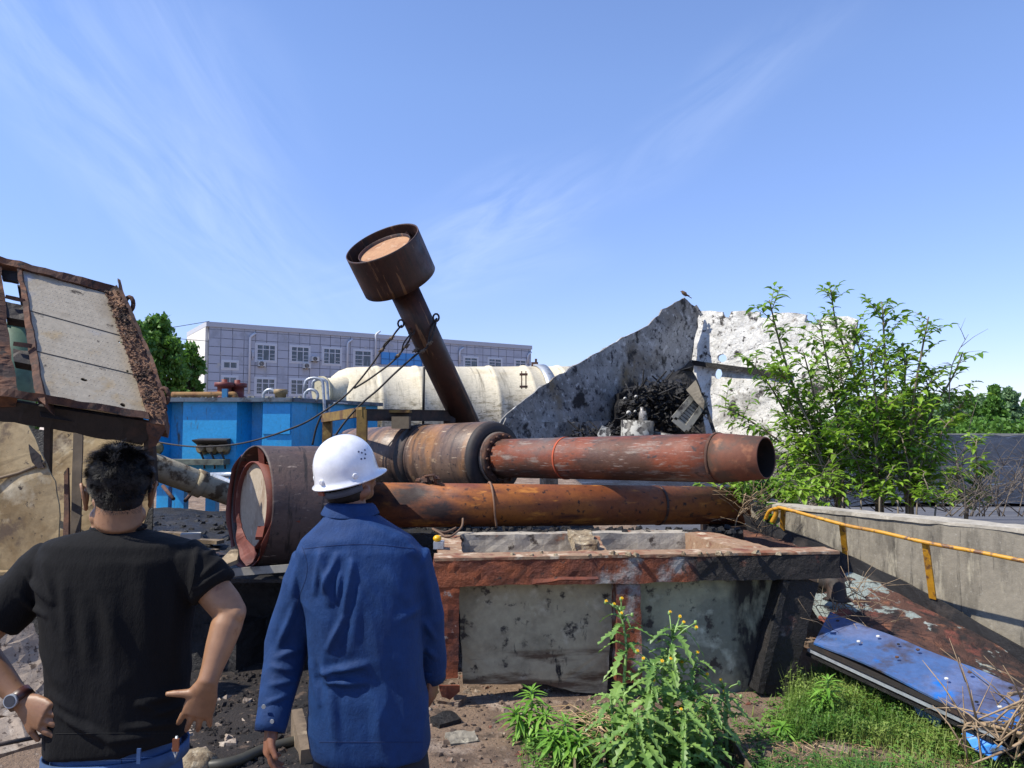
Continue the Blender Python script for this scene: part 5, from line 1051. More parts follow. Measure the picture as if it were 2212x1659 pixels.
# lower beige plates
LP = mat('dirty cream plate', '#94815f', [('#75603f', 2.2, .46, .60), ('#5b4a38', 5, .56, .64), ('#b0a388', 4, .56, .7), ('#3a3027', 24, .61, .67)], rgh=.8, bump=(.4, 30, .006))
lp = thing('cream_plate', 'big dirty cream steel plate with torn edge at the far left behind the black shirt', 'plate', V((-3.4, 5.0, 0)))
put('sheet', sheet(P3([(-90, 905, 4.95), (30, 912, 4.95), (62, 920, 4.95), (78, 950, 4.93), (100, 1000, 4.9), (122, 1040, 4.88), (130, 1090, 4.87), (132, 1190, 4.84), (120, 1228, 4.84), (-90, 1232, 4.84)]), .014, L=.1, dent=.04, sc=1.6, ragged=.012, seed=3), LP, lp)
put('weld_bead', MB().tube([W(-60, 1048, 4.86), W(40, 1022, 4.88), W(98, 998, 4.87)], .010, 6), WOOD, lp)
put('lip', MB().beam(W(-90, 1238, 4.82), W(128, 1236, 4.80), .08, .02), LP, lp, L=.06, ro=(.008, 6))
put('patch', sheet(P3([(62, 960, 4.86), (88, 985, 4.86), (95, 1010, 4.86), (82, 1012, 4.86), (70, 1000, 4.86)]), .01, L=.05, ragged=.01), DARKSTEEL, lp)
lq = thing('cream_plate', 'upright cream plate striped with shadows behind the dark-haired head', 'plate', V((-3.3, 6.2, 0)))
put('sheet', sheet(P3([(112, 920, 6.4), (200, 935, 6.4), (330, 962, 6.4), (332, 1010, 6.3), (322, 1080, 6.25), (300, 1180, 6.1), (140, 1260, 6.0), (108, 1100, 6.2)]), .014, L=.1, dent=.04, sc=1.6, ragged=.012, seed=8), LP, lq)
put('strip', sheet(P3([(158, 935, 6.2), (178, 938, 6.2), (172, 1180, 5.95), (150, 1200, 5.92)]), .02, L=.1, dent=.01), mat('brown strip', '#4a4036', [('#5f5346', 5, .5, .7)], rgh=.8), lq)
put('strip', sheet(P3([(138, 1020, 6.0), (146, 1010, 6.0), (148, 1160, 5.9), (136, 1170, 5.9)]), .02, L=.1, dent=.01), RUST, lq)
put('strip', sheet(P3([(318, 950, 6.2), (330, 960, 6.2), (332, 1000, 6.2), (322, 1005, 6.2)]), .01, L=.06, dent=.01), GALV, lq)
single('dark_scrap_wall', 'dark sheet closing off the space under the platform', 'sheet', sheet(P3([(-120, 900, 6.9), (330, 955, 6.9), (330, 1250, 6.6), (-120, 1500, 6.2)]), .02, L=.2, dent=.08, sc=2), TAR, V((-3.5, 6.7, 0)))  # dark backing sheet behind the gap below the platform
# concrete lump and slabs bottom left
SPK = mat('speckled pale concrete', '#968777', [('#6e5f52', 4, .5, .64), ('#b3a797', 9, .55, .68), ('#463a31', 26, .57, .64), ('#4b3d33', 50, .6, .66)], rgh=.95, bump=(.6, 30, .01))
single('concrete_slab', 'speckled upright concrete slab seen inside the bent left arm', 'slab', sheet(P3([(-60, 1372, 4.1), (20, 1352, 4.15), (72, 1346, 4.2), (100, 1400, 4.2), (118, 1480, 4.15), (122, 1560, 4.0), (-60, 1540, 3.9)]), .16, L=.07, dent=.03, sc=3, ragged=.02, fine=.01), SPK, W(30, 1560, 4.1))
for k, (pts, lab) in enumerate(((((-60, 1560, 3.75), (60, 1540, 3.9), (140, 1560, 3.95), (120, 1600, 3.8), (-60, 1640, 3.5)), 'flat pale rubble slab in front of the speckled slab'), (((-60, 1650, 3.4), (40, 1620, 3.55), (130, 1600, 3.7), (150, 1660, 3.5), (60, 1720, 3.3), (-60, 1740, 3.2)), 'nearest cracked slab in the lower left corner'))):
    single('rubble_slab', lab, 'slab', sheet([W(*p) for p in pts], .06, L=.07, dent=.03, sc=4, ragged=.03, fine=.008), (SPK, DIRT)[k], W(*pts[0]), 'slabs in the lower left corner')
single('thin_rod', 'thin dark rod lying on the slabs in the lower left', 'rod', MB().tube([W(-20, 1612, 3.5), W(90, 1590, 3.7)], .010, 6), DARKSTEEL, W(30, 1600, 3.6))
random.seed(15); mb = MB()
for k in range(700): x = rnd(-3.6, -1.5); y = rnd(3.2, 5.2); chip(mb, V((x, y, gz(x, y))), rnd(.02, .09))
single('rubble', 'loose pale rubble around the slabs at the lower left', 'rubble', mb, SPK, (-2.6, 4, 0), kind='stuff', weld=False)
# ------------------------------------------------------------------ people
def fuse(name, mb, voxel, smooth_it=3):
    """one continuous skin over overlapping closed shapes"""
    b = mb.bm(False); me = bpy.data.meshes.new('tmp'); b.to_mesh(me); b.free(); o = bpy.data.objects.new('tmp', me); col.objects.link(o)
    m = o.modifiers.new('r', 'REMESH'); m.mode = 'VOXEL'; m.voxel_size = voxel; m.use_smooth_shade = True
    if smooth_it: k = o.modifiers.new('s', 'SMOOTH'); k.iterations = smooth_it; k.factor = .5
    dg = bpy.context.evaluated_depsgraph_get(); dg.update(); ev = o.evaluated_get(dg); me2 = bpy.data.meshes.new_from_object(ev)
    bpy.data.objects.remove(o); b = bmesh.new(); b.from_mesh(me2); bpy.data.meshes.remove(me2)
    for f in b.faces: f.smooth = True
    return b
def ringpx(y, xl, xr, dh, Y, n=36, tilt=0.0, p=2.5, cz=0.0):
    """body cross-section seen between two picture columns"""
    a = W(xl, y, Y); b = W(xr, y, Y); c = (a + b) / 2; hw = (b.x - a.x) / 2; out = []
    for k in range(n):
        q = 2 * math.pi * k / n; cx, sy = math.cos(q), math.sin(q)
        e = 2 / p; X = hw * abs(cx) ** e * (1 if cx > 0 else -1); Yy = dh * abs(sy) ** e * (1 if sy > 0 else -1)
        out.append(c + V((X, Yy + cz, tilt * X)))
    return out
def fold_push(b, folds, noise_amp=.004, nsc=(6, 6, 2.2), seed=0, extra=None):
    """press creases into the cloth: (x0,y0,x1,y1,width,height) on the side facing the camera"""
    b.normal_update(); mv = []
    for v in b.verts:
        p = v.co; d = 0; n = v.normal
        d += noise.noise(V((p.x * nsc[0], p.y * nsc[1], p.z * nsc[2])) + V((seed, 0, 0))) * noise_amp
        d += noise.noise(V((p.x * nsc[0] * 3, p.y * nsc[1] * 3, p.z * nsc[2] * 3)) + V((seed, 9, 0))) * noise_amp * .3
        r1 = 1 - abs(noise.noise(V((p.x * 5 + p.z * 3.2, p.y * 3, p.z * 2.2 - p.x * 2)) + V((seed, 4, 1)))) * 2; d += max(0, r1 - .55) * noise_amp * 3.2
        if n.dot(EYE - p) > 0:
            x, y = proj(p)
            for (x0, y0, x1, y1, w, h) in folds:
                dx, dy = x1 - x0, y1 - y0; L2 = dx * dx + dy * dy; t = ((x - x0) * dx + (y - y0) * dy) / L2; t = max(0, min(1, t))
                e = ((x - x0 - t * dx) ** 2 + (y - y0 - t * dy) ** 2); 
                if e < 16 * w * w:
                    u = math.sqrt(e) / (w * 1.1); d += h * .95 * (math.exp(-u * u) * 1.35 - .35 * math.exp(-(u / 1.9) ** 2)) * math.sin(math.pi * (.12 + .76 * t)) 
        mv.append(n * d)
    for v, m in zip(b.verts, mv): v.co += m
SKIN = mat('tanned skin', '#8f694c', [('#77543b', 6, .45, .65), ('#a57f5e', 4, .55, .75), ('#6f4632', 30, .6, .72)], rgh=.5, bump=(.12, 90, .002)); 
for n_ in SKIN.node_tree.nodes:
    if n_.type == 'BSDF_PRINCIPLED': n_.inputs['Subsurface Weight'].default_value = .05; n_.inputs['Subsurface Radius'].default_value = (.02, .008, .004)
SKIN2 = mat('darker skin', '#7f553f', [('#683f2e', 6, .5, .7)], rgh=.5, bump=(.12, 90, .002))
HAIR = mat('black hair', '#0d0c0d', [('#1a1719', 30, .5, .6)], rgh=.55, spec=.3)
TEE = mat('black cotton', '#0b0b0d', [('#111114', 3, .5, .7)], rgh=.9, bump=(.5, 7, .02, (1, 1, .45)), spec=.25)
DENIM = mat('blue denim', '#2a4670', [('#3f5f8c', 5, .5, .66), ('#1c3153', 9, .56, .68)], rgh=.85, bump=(.35, 260, .001))
SHIRT = mat('royal blue work shirt', '#123463', [('#0f2c57', 3, .5, .7)], rgh=.75, bump=(.55, 8, .02, (1, 1, .6)), spec=.3)
TROU = mat('dark navy trousers', '#141823', rgh=.85, bump=(.2, 300, .0006))
SHOE = mat('dark shoe', '#1a1817', rgh=.5)

def hand(mb, wrist, palm_dir, palm_n, thumb_side, s=1.0, curl=(.3, .3, .35, .4), spread=(.22, .07, -.07, -.2), thumb=(.9, .25), curl_to=None):
    """palm, four unequal bent fingers and a thumb; palm_n = direction the palm faces"""
    w = V(wrist); d = V(palm_dir).normalized(); n = V(palm_n); n = (n - d * n.dot(d)).normalized(); side = V(thumb_side); side = (side - d * side.dot(d) - n * side.dot(n)).normalized()
    L = .092 * s; c = w + d * L
    # palm: rounded slab
    rows = []
    for f, hw, th in ((-.12, .028, .021), (.1, .032, .021), (.4, .040, .017), (.75, .043, .014), (1.0, .041, .012)):
        r = []
        for k in range(16):
            q = 2 * math.pi * k / 16; r.append(w + d * (L * f) + side * (math.cos(q) * hw * s) + n * (math.sin(q) * th * s))
        rows.append(r)
    mb.loft(rows)
    mb.tube([w + side * .018 * s + d * .012 * s, w + side * .032 * s + d * .045 * s + n * .006 * s], [.017 * s, .015 * s], 10)    # thumb root
    lens = (.072, .080, .074, .058)
    for i in range(4):
        off = (.031 - .0205 * i) * s; base = c + side * off - d * .012 * s - d * abs(i - 1.2) * .003 * s; a = spread[i]; f = (d + side * a).normalized(); pts = [base - f * .012]; p = base; cu = 0
        pts.append(p); l = lens[i] * s
        for seg in (.44, .31, .25):
            cu += curl[i]; dirn = (f * math.cos(cu) + n * math.sin(cu)).normalized(); p = p + dirn * l * seg; pts.append(p)
        mb.tube(pts, [.0098 * s, .0098 * s, .0092 * s, .0084 * s, .0066 * s], 10); mb.ball(pts[-1], .0066 * s, 8, 6)
        for q_ in pts[1:-1]: mb.ball(q_, .0094 * s, 8, 6)
    tb = w + side * .030 * s + d * .034 * s; td = (d * math.cos(thumb[0]) + side * math.sin(thumb[0]) + n * .15).normalized(); p1 = tb + td * .034 * s; td2 = (td + n * thumb[1]).normalized(); p2 = p1 + td2 * .030 * s
    mb.tube([w + side * .016 * s + d * .012 * s, tb, p1, p2], [.015 * s, .0135 * s, .0105 * s, .008 * s], 10); mb.ball(p2, .008 * s, 8, 6); mb.ball(p1, .0108 * s, 8, 6)

def head(mb, c, M, s=1.0):
    """M columns: local x = right ear side, y = face forward, z = up"""
    P = lambda x, y, z: c + M @ V((x * s, y * s, z * s))
    mb.ball(P(0, -.012, .030), (.077 * s, .096 * s, .090 * s), 32, 24, M)       # skull
    mb.ball(P(0, .022, -.035), (.062 * s, .072 * s, .080 * s), 28, 20, M)       # face
    mb.ball(P(0, .055, -.088), (.032 * s, .030 * s, .026 * s), 16, 12, M)       # chin
    mb.tube([P(0, .088, .010), P(0, .106, -.022), P(0, .104, -.034)], [.009 * s, .014 * s, .010 * s], 10)   # nose
    for sx in (-1, 1):
        mb.ball(P(sx * .032, .078, .016), (.026 * s, .014 * s, .010 * s), 12, 8, M)     # brow
        mb.ball(P(sx * .045, .060, -.030), (.022 * s, .022 * s, .020 * s), 12, 8, M)    # cheekbone
        mb.ball(P(sx * .060, .010, -.070), (.014 * s, .032 * s, .022 * s), 12, 8, M)    # jaw
    mb.ball(P(0, .093, -.058), (.024 * s, .008 * s, .006 * s), 12, 8, M); mb.ball(P(0, .091, -.068), (.021 * s, .008 * s, .007 * s), 12, 8, M)  # lips
def ear(c, M, sx, s=1.0):
    mb = MB(); P = lambda x, y, z: c + M @ V((x * s, y * s, z * s)); pts = []
    for k in range(15):
        q = -1.2 + 4.6 * k / 14; pts.append(P(sx * (.083 + .012 * (.5 + .5 * math.sin(q))), -.008 - math.cos(q) * .017 - .006 * math.sin(q), -.008 + math.sin(q) * .030))
    mb.tube(pts, [.0045 * s] * 14 + [.006 * s], 8)
    mb.ball(P(sx * .083, -.008, -.008), (.007 * s, .017 * s, .030 * s), 14, 10, M); mb.ball(P(sx * .083, -.002, -.036), (.006 * s, .009 * s, .010 * s), 10, 8, M)
    return mb
def eyes(parent, c, M, s=1.0):
    P = lambda x, y, z: c + M @ V((x * s, y * s, z * s))
    for sx in (-1, 1): put('eye', MB().ball(P(sx * .031, .080, .002), .0125 * s, 14, 10), mat('eye white', '#d8d4cc', rgh=.2), parent)
def hair_blades(name, c, M, parent, s, n, inside, length, seed, thick=.0016, lift=.5):
    random.seed(seed); mb = MB()
    # cap
    rows = []
    for i in range(n):
        th = math.acos(rnd(-.55, 1)); ph = rnd(0, 6.283); x = math.sin(th) * math.cos(ph); y = math.sin(th) * math.sin(ph); z = math.cos(th)
        if not inside(x, y, z): continue
        base = V((x * .080, y * .100 - .012, z * .094 + .030)) * s; nrm = V((x / .08, y / .1, z / .094)).normalized()
        flow = V((x * .6, y * .3 - .1, -.9 + .3 * z)); tgt = (nrm * lift + flow.normalized() * (1.0 - lift) + V((rnd(-1, 1), rnd(-1, 1), rnd(-1, 1))) * .07 + V((noise.noise(V((x * 4, y * 4, z * 4))), noise.noise(V((x * 4 + 9, y * 4, z * 4))), noise.noise(V((x * 4, y * 4 + 9, z * 4))))) * .5).normalized()
        l = length(x, y, z) * rnd(.7, 1.25) * s; p0 = base; p1 = base + (nrm * .75 + tgt * .3).normalized() * l * .5; p2 = p1 + tgt * l * .55; sd = nrm.cross(tgt + V((0, 0, .01))).normalized() * thick * s
        q = [c + M @ v for v in (p0 - sd, p0 + sd, p1 + sd * .8, p1 - sd * .8, p2)]; mb.add(q, [(0, 1, 2, 3), (3, 2, 4)])
    return put(name, mb, HAIR, parent, weld=False)

# ---- man in the black T-shirt
Y1 = 2.05
m1 = thing('person', 'man in black T-shirt and blue jeans seen from behind, hands on hips', 'person', (W(255, 1200, Y1).x, Y1, 0), group=None)
hc = W(257, 1062, Y1 + .0); hc += V((0, .0, 0))
Mh = Matrix.Rotation(R(30), 3, 'Z') @ Matrix.Rotation(R(-2), 3, 'X')       # head turned a little to the left
mb = MB(); S1 = .93
head(mb, hc, Mh, S1)
neck_b = W(254, 1172, Y1 + .02)
mb.tube([hc + Mh @ V((0, -.02, -.02)), hc + Mh @ V((0, -.022, -.075)), neck_b.lerp(hc, .35) + V((0, -.0, 0)), neck_b, neck_b - V((0, 0, .05))], [.056, .057, .058, .066, .075], 24)
for sx in (-1, 1): mb.tube([hc + V((sx * .02, -.015, -.10)), neck_b + V((sx * .05, 0, .01)), neck_b + V((sx * .11, 0, -.02))], [.04, .035, .03], 12)
# torso core under the shirt
mb.loft([ringpx(1175, 200, 320, .05, Y1), ringpx(1230, 110, 400, .075, Y1), ringpx(1400, 125, 390, .085, Y1), ringpx(1560, 130, 380, .09, Y1)])
shL, shR = W(98, 1228, Y1), W(416, 1220, Y1)
elL, wrL = W(-62, 1392, Y1 - .05), W(52, 1519, Y1 - .07)
elR, wrR = W(499, 1322, Y1 - .02), W(447, 1478, Y1 - .10)
mb.tube([shR, shR.lerp(elR, .5), shR.lerp(elR, .85), elR], [.047, .046, .044, .039], 20); mb.ball(elR, .039, 16, 12); mb.ball(elR + V((.012, -.01, -.004)), .030, 12, 10)
mb.tube([elR, elR.lerp(wrR, .22), elR.lerp(wrR, .5), elR.lerp(wrR, .8), wrR], [.038, .040, .035, .027, .025], 20)
mb.tube([shL, shL.lerp(elL, .5), elL], [.052, .050, .040], 20); mb.ball(elL, .040, 14, 10)
mb.tube([elL, elL.lerp(wrL, .25), elL.lerp(wrL, .5), elL.lerp(wrL, .8), wrL], [.038, .040, .035, .027, .025], 20)
# right hand: thumb pointing back along the waist, fingers hanging down over the hip
hd = (W(420, 1560, Y1 - .09) - wrR).normalized()
hand(mb, wrR, hd, V((-.25, 1, 0)), V((-1, 0, .05)), .92, curl=(.22, .18, .18, .22), spread=(.16, .05, -.07, -.22), thumb=(1.25, -.05))
hdl = (W(98, 1548, Y1 - .10) - wrL).normalized()
hand(mb, wrL, hdl, V((.2, .9, -.2)), V((.1, -.1, -1)), .92, curl=(.35, .4, .4, .45), thumb=(.7, .4))
b = fuse('body', mb, .0042, 2)
body1 = put('body', b, SKIN, m1)
for sx in (-1, 1): put('ear', fuse('ear', ear(hc - Mh @ V((sx * .010, 0, 0)), Mh, sx, S1 * 1.12), .002, 1), SKIN, m1)
eyes(m1, hc, Mh, S1)
cap = MB(); cap.ball(hc + Mh @ V((0, -.013, .032)) * S1, (.0815 * S1, .1015 * S1, .096 * S1), 40, 30, Mh); bb_ = cap.bm(False); bb_ = cap.bm()
inv = Mh.inverted(); kill = []
def hairline(x, y, z):          # local, unit sphere coordinates; y>0 face
    if y > .55: return z > .45
    if y > .05: return z > -.05 + .55 * (y - .05)
    return z > -.66 + .42 * (y + 1)
for v in bb_.verts:
    q_ = inv @ (v.co - hc) / S1; x, y, z = q_.x / .0815, (q_.y + .013) / .1015, (q_.z - .032) / .096
    if not hairline(x, y, z + .04): kill.append(v)
bmesh.ops.delete(bb_, geom=kill, context='VERTS')
# the back hair runs lower, onto the nape
hp = put('hair', bb_, HAIR, m1)
nb = MB(); nb.ball(hc + Mh @ V((0, -.031, -.010)) * S1, (.064 * S1, .066 * S1, .062 * S1), 28, 20, Mh); put('nape_hair', nb, HAIR, hp)
hair_blades('hair_strands', hc, Mh, hp, S1, 15000, lambda x, y, z: hairline(x, y, z + .02 + .08 * rnd(-1, 1)), lambda x, y, z: .034 if z > .55 else (.020 if z > .15 else .008), 1, thick=.0007, lift=.5)
hair_blades('nape_strands', hc + Mh @ V((0, -.018, -.036)), Mh, hp, S1 * .86, 6000, lambda x, y, z: y < -.1 and -.75 + rnd(-.12, .12) < z < .2 and abs(x) < .62 + .5 * (z + .75), lambda x, y, z: .007, 7, thick=.0005, lift=.05)
# T-shirt
mb = MB()
rg = [ringpx(1139, 214, 299, .052, Y1 + .01, p=2.1), ringpx(1147, 196, 318, .064, Y1), ringpx(1156, 155, 364, .078, Y1), ringpx(1172, 108, 412, .094, Y1), ringpx(1205, 92, 424, .108, Y1), ringpx(1250, 90, 424, .117, Y1), ringpx(1310, 98, 416, .120, Y1), ringpx(1380, 108, 406, .119, Y1), ringpx(1460, 112, 401, .117, Y1), ringpx(1530, 112, 398, .118, Y1), ringpx(1566, 108, 396, .121, Y1, tilt=.04), ringpx(1596, 108, 396, .121, Y1, tilt=.10), ringpx(1604, 110, 394, .114, Y1, tilt=.12)]
mb.loft(rg)
cR = shR.lerp(elR, .55); mb.tube([shR + V((-.07, 0, -.02)), shR + V((-.01, 0, .0)), shR.lerp(elR, .28), cR], [.064, .069, .064, .062], 24)
cL = shL.lerp(elL, .66); mb.tube([shL + V((.07, 0, -.02)), shL, shL.lerp(elL, .3), cL], [.064, .067, .066, .064], 24)
b = fuse('tshirt', mb, .0055, 5)
f1 = [(150, 1560, 240, 1600, 9, .010), (240, 1600, 330, 1590, 8, .009), (300, 1520, 395, 1490, 9, .010), (330, 1545, 395, 1520, 7, .009), (270, 1575, 380, 1560, 8, .010), (120, 1540, 200, 1580, 8, .009), (115, 1500, 170, 1550, 9, .009),
      (180, 1300, 195, 1440, 16, .008), (235, 1310, 245, 1470, 18, .006), (300, 1230, 330, 1420, 22, .007), (370, 1250, 375, 1450, 16, .008), (135, 1250, 150, 1400, 12, .008),
      (95, 1210, 120, 1300, 8, .010), (60, 1240, 110, 1300, 7, .010), (40, 1290, 100, 1330, 6, .009), (425, 1180, 415, 1290, 8, .010), (430, 1250, 470, 1215, 6, .009), (425, 1270, 480, 1235, 5, .008), (440, 1200, 470, 1190, 5, .007), (160, 1175, 350, 1180, 20, .004),
      (345, 1536, 300, 1520, 6, .008)]
fold_push(b, f1, .0045, (5, 5, 2.4), 3)
ts = put('t_shirt', b, TEE, m1)
pts = [p + V((0, 0, .002)) for p in ringpx(1141, 205, 308, .060, Y1 + .008, p=2.1, n=40)]; put('collar_band', MB().tube(pts + [pts[0]], .006, 8), TEE, ts)
# jeans and legs to the ground
def trousers(Y, cx_px, hem_y, xl, xr, m, name, parent, seed, dh=.115, foot=True, belt=None):
    mb = MB(); a = W(xl, hem_y, Y); b_ = W(xr, hem_y, Y); c = (a + b_) / 2; hw = (b_.x - a.x) / 2; z0 = a.z
    R_ = lambda z, w, d, n=36: [V((c.x + w * math.cos(2 * math.pi * k / n), Y + d * math.sin(2 * math.pi * k / n), z)) for k in range(n)]
    mb.loft([R_(z0 + .10, hw * .86, dh * .86), R_(z0, hw * .95, dh * .95), R_(z0 - .08, hw * 1.0, dh * 1.05), R_(z0 - .17, hw * .98, dh * 1.0)])
    for sx in (-1, 1):
        h = V((c.x + sx * hw * .52, Y, z0 - .10)); k_ = V((c.x + sx * hw * .62, Y + .02, .47)); an = V((c.x + sx * hw * .72, Y - .01, .08))
        mb.tube([h, h.lerp(k_, .5), k_, k_.lerp(an, .4), an], [hw * .50, hw * .45, hw * .34, hw * .33, hw * .27], 24)
    b = fuse(name, mb, .008, 4); fold_push(b, [], .006, (7, 7, 5), seed); o = put(name, b, m, parent)
    for sx in (-1, 1):
        an = V((c.x + sx * hw * .72, Y, .0)); s_ = MB(); s_.loft([[an + V((math.cos(2 * math.pi * k / 20) * w, oy + math.sin(2 * math.pi * k / 20) * l, z)) for k in range(20)] for (z, w, l, oy) in ((.0, .048, .14, .05), (.03, .05, .145, .05), (.06, .045, .12, .035), (.10, .04, .06, -.01), (.13, .045, .055, -.01))])
        put('shoe', s_, SHOE, parent)
    return o
je = trousers(Y1 + .01, 255, 1625, 112, 393, DENIM, 'jeans', m1, 4, dh=.118)
# waistband, seams, belt loop and key clip
wz_ = W(255, 1607, Y1).z
WB = mat('jeans waistband', '#3a5882', [('#2a4468', 6, .5, .65)], rgh=.85)
pts = [p for p in ringpx(1612, 111, 394, .119, Y1 + .01, n=60, tilt=.06)]; vs = []; fs = []
for p in pts: vs += [p + V((0, 0, .0)), p - V((0, 0, .036))]
for i in range(60): j = (i + 1) % 60; fs.append((2 * i, 2 * i + 1, 2 * j + 1, 2 * j))
wbm = MB().add(vs, fs, True); b = wbm.bm()
for v in b.verts:
    d = v.co - V((W(253, 1612, Y1 + .01).x, Y1 + .01, v.co.z)); v.co += d.normalized() * .006
o = put('waistband', b, WB, je); so = o.modifiers.new('solid', 'SOLIDIFY'); so.thickness = .005
for px in (300,): 
    a = W(px, 1628, Y1 - .128); put('belt_loop', MB().box(a - V((0, 0, .006)), (.009, .005, .036)), DENIM, je)
a = W(382, 1590, Y1 - .11); cl = put('key_clip', MB().tube([a, a + V((.006, -.004, -.03)), a + V((0, -.004, -.05)), a + V((-.008, -.002, -.03)), a], .003, 6), GALV, m1)
put('key_fob', MB().box(a + V((0, -.004, -.02)), (.016, .006, .03)), mat('brown leather', '#6a3c22', rgh=.6), cl)
# wristwatch on the left wrist
wd_ = (wrL - elL).normalized(); c = wrL - wd_ * .018
STRAP = mat('brown watch strap', '#3a1c14', rgh=.4)
wt = put('watch_strap', MB().tube([c - wd_ * .013, c + wd_ * .013], .0325, 24), STRAP, m1)
wnr = V((-.25, -1, .35)); wnr = (wnr - wd_ * wnr.dot(wd_)).normalized(); put('watch_case', MB().tube([c + wnr * .028, c + wnr * .038], .017, 20), GALV, wt); put('watch_face', MB().tube([c + wnr * .038, c + wnr * .0395], .014, 20), mat('watch face', '#3a3f48', rgh=.1), wt)

# ---- man in the blue shirt and white helmet
Y2 = 2.55
m2 = thing('person', 'man in blue long-sleeved shirt and white helmet seen from behind, arms hanging', 'person', (W(800, 1300, Y2).x, Y2, 0))
hc2 = W(752, 1024, Y2 + .02)
Mh2 = Matrix.Rotation(R(-46), 3, 'Z') @ Matrix.Rotation(R(15), 3, 'X')
S2 = .93; mb = MB(); head(mb, hc2, Mh2, S2)
nb2 = W(757, 1140, Y2 + .02)
mb.tube([hc2 + Mh2 @ V((0, -.02, -.02)), hc2 + Mh2 @ V((0, -.025, -.08)), nb2.lerp(hc2, .3), nb2, nb2 - V((0, 0, .06))], [.056, .058, .060, .068, .08], 24)
mb.loft([ringpx(1150, 690, 820, .05, Y2), ringpx(1200, 660, 905, .08, Y2), ringpx(1400, 690, 905, .09, Y2), ringpx(1590, 690, 905, .1, Y2)])
s2L, s2R = W(666, 1216, Y2), W(896, 1214, Y2)
e2L, w2L = W(622, 1395, Y2 + .02), W(588, 1556, Y2 - .08)
e2R, w2R = W(924, 1330, Y2 + .06), W(934, 1448, Y2 + .16)
mb.tube([s2L, e2L, w2L], [.045, .040, .027], 16); mb.tube([s2R, e2R, w2R], [.045, .038, .027], 16)
hand(mb, w2L, (W(578, 1620, Y2 - .09) - w2L), V((1, .4, -.1)), V((.75, -.5, .1)), 1.08, curl=(.35, .45, .45, .5), thumb=(.6, .35))
hand(mb, w2R, V((.02, .02, -1)), V((-1, .3, 0)), V((0, 1, 0)), .95, curl=(.3, .3, .35, .4))
# second hand-side: thumb seen against the dark
b = fuse('body', mb, .0045, 2); put('body', b, SKIN2, m2)
for sx in (-1, 1): put('ear', fuse('ear', ear(hc2, Mh2, sx, S2), .002, 1), SKIN2, m2)
eyes(m2, hc2, Mh2, S2)
cp = MB(); cp.ball(hc2 + Mh2 @ V((0, -.018, .012)) * S2, (.0805 * S2, .094 * S2, .088 * S2), 28, 20, Mh2); b = cp.bm(); inv = Mh2.inverted()
kill = [v for v in b.verts if (lambda q: (q.y > .045 and q.z < .06) or q.z < -.072 or (q.y > .0 and q.z < .0))(inv @ (v.co - hc2) / S2)]; bmesh.ops.delete(b, geom=kill, context='VERTS')
h2 = put('hair', b, HAIR, m2); nb = MB(); nb.ball(hc2 + Mh2 @ V((0, -.024, -.048)) * S2, (.074 * S2, .074 * S2, .080 * S2), 24, 18, Mh2); put('nape_hair', nb, HAIR, h2)
hair_blades('hair_strands', hc2, Mh2, h2, S2, 5000, lambda x, y, z: z < .2 and y < .1 and z > -.75, lambda x, y, z: .010, 2, lift=.3)
# helmet: a thing of its own, worn on the head
HELM = mat('white helmet shell', '#dfe0e4', rgh=.22, coat=.4, spec=.6)
he = thing('safety_helmet', 'glossy white safety helmet worn by the man in the blue shirt', 'helmet', hc2)
def hp_(x, y, z): return hc2 + Mh2 @ V((x, y - .006, z + .018))
vs = []; fs = []; n = 56; prof = []
for i in range(19):
    th = math.pi / 2 * i / 18; prof.append((math.sin(th), math.cos(th)))
rings = []
hwid, hlen, hht = .098, .108, .118
for (r, z) in prof:
    zz = z ** .92 if z > 0 else 0
    rings.append((r ** .93 if r > 0 else 0, zz * hht))
for (r, z) in rings:
    for k in range(n):
        q = 2 * math.pi * k / n; x = math.cos(q) * hwid * r; y = math.sin(q) * hlen * r; ridge = .004 * math.exp(-(x / .012) ** 2) * (1 if z > .04 else 0) * 0
        vs.append(hp_(x, y, z + ridge))
m = len(rings)
# skirt and brim
for (dr, z, pk) in ((.002, -.016, 0), (.004, -.028, .0), (.013, -.034, .024), (.014, -.038, .026), (.002, -.034, .0), (-.004, -.02, 0), (-.004, 0, 0)):
    for k in range(n):
        q = 2 * math.pi * k / n; f = max(0, math.sin(q)) ** 2.2; vs.append(hp_(math.cos(q) * (hwid + dr), math.sin(q) * (hlen + dr + pk * f), z - (.004 * f if pk else 0) - .010 * abs(math.cos(q)) * 0))
for i in range(m + 6):
    for k in range(n): k2 = (k + 1) % n; fs.append((i * n + k, (i + 1) * n + k, (i + 1) * n + k2, i * n + k2))
put('shell', MB().add(vs, fs, True), HELM, he)
for q in (-2.35, -1.35, -2.9, -.25):
    c = hp_(math.cos(q) * (hwid + .003), math.sin(q) * (hlen + .003), -.010); nn_ = (c - hp_(0, 0, -.010)).normalized(); put('stud', MB().tube([c - nn_ * .003, c + nn_ * .003, c + nn_ * .004], [.0095, .0095, .006], 16), HELM, he)
HOLE = mat('vent hole', '#39415c', rgh=.8)
for (a, e) in ((.10, .28), (.22, .44), (.24, .26), (.34, .36), (.12, .50), (.42, .48)):
    ca = math.cos(e); p = hp_(math.cos(a) * hwid * ca, math.sin(a) * hlen * ca, math.sin(e) * hht * 1.0); nn_ = (p - hp_(0, 0, 0)).normalized(); p = hp_(math.cos(a) * hwid * ca ** .93, math.sin(a) * hlen * ca ** .93, math.sin(e) ** .92 * hht); put('vent_hole', MB().tube([p - nn_ * .001, p + nn_ * .0012], .0033, 10), HOLE, he)
BAND = mat('grey strap', '#4a505c', rgh=.7)
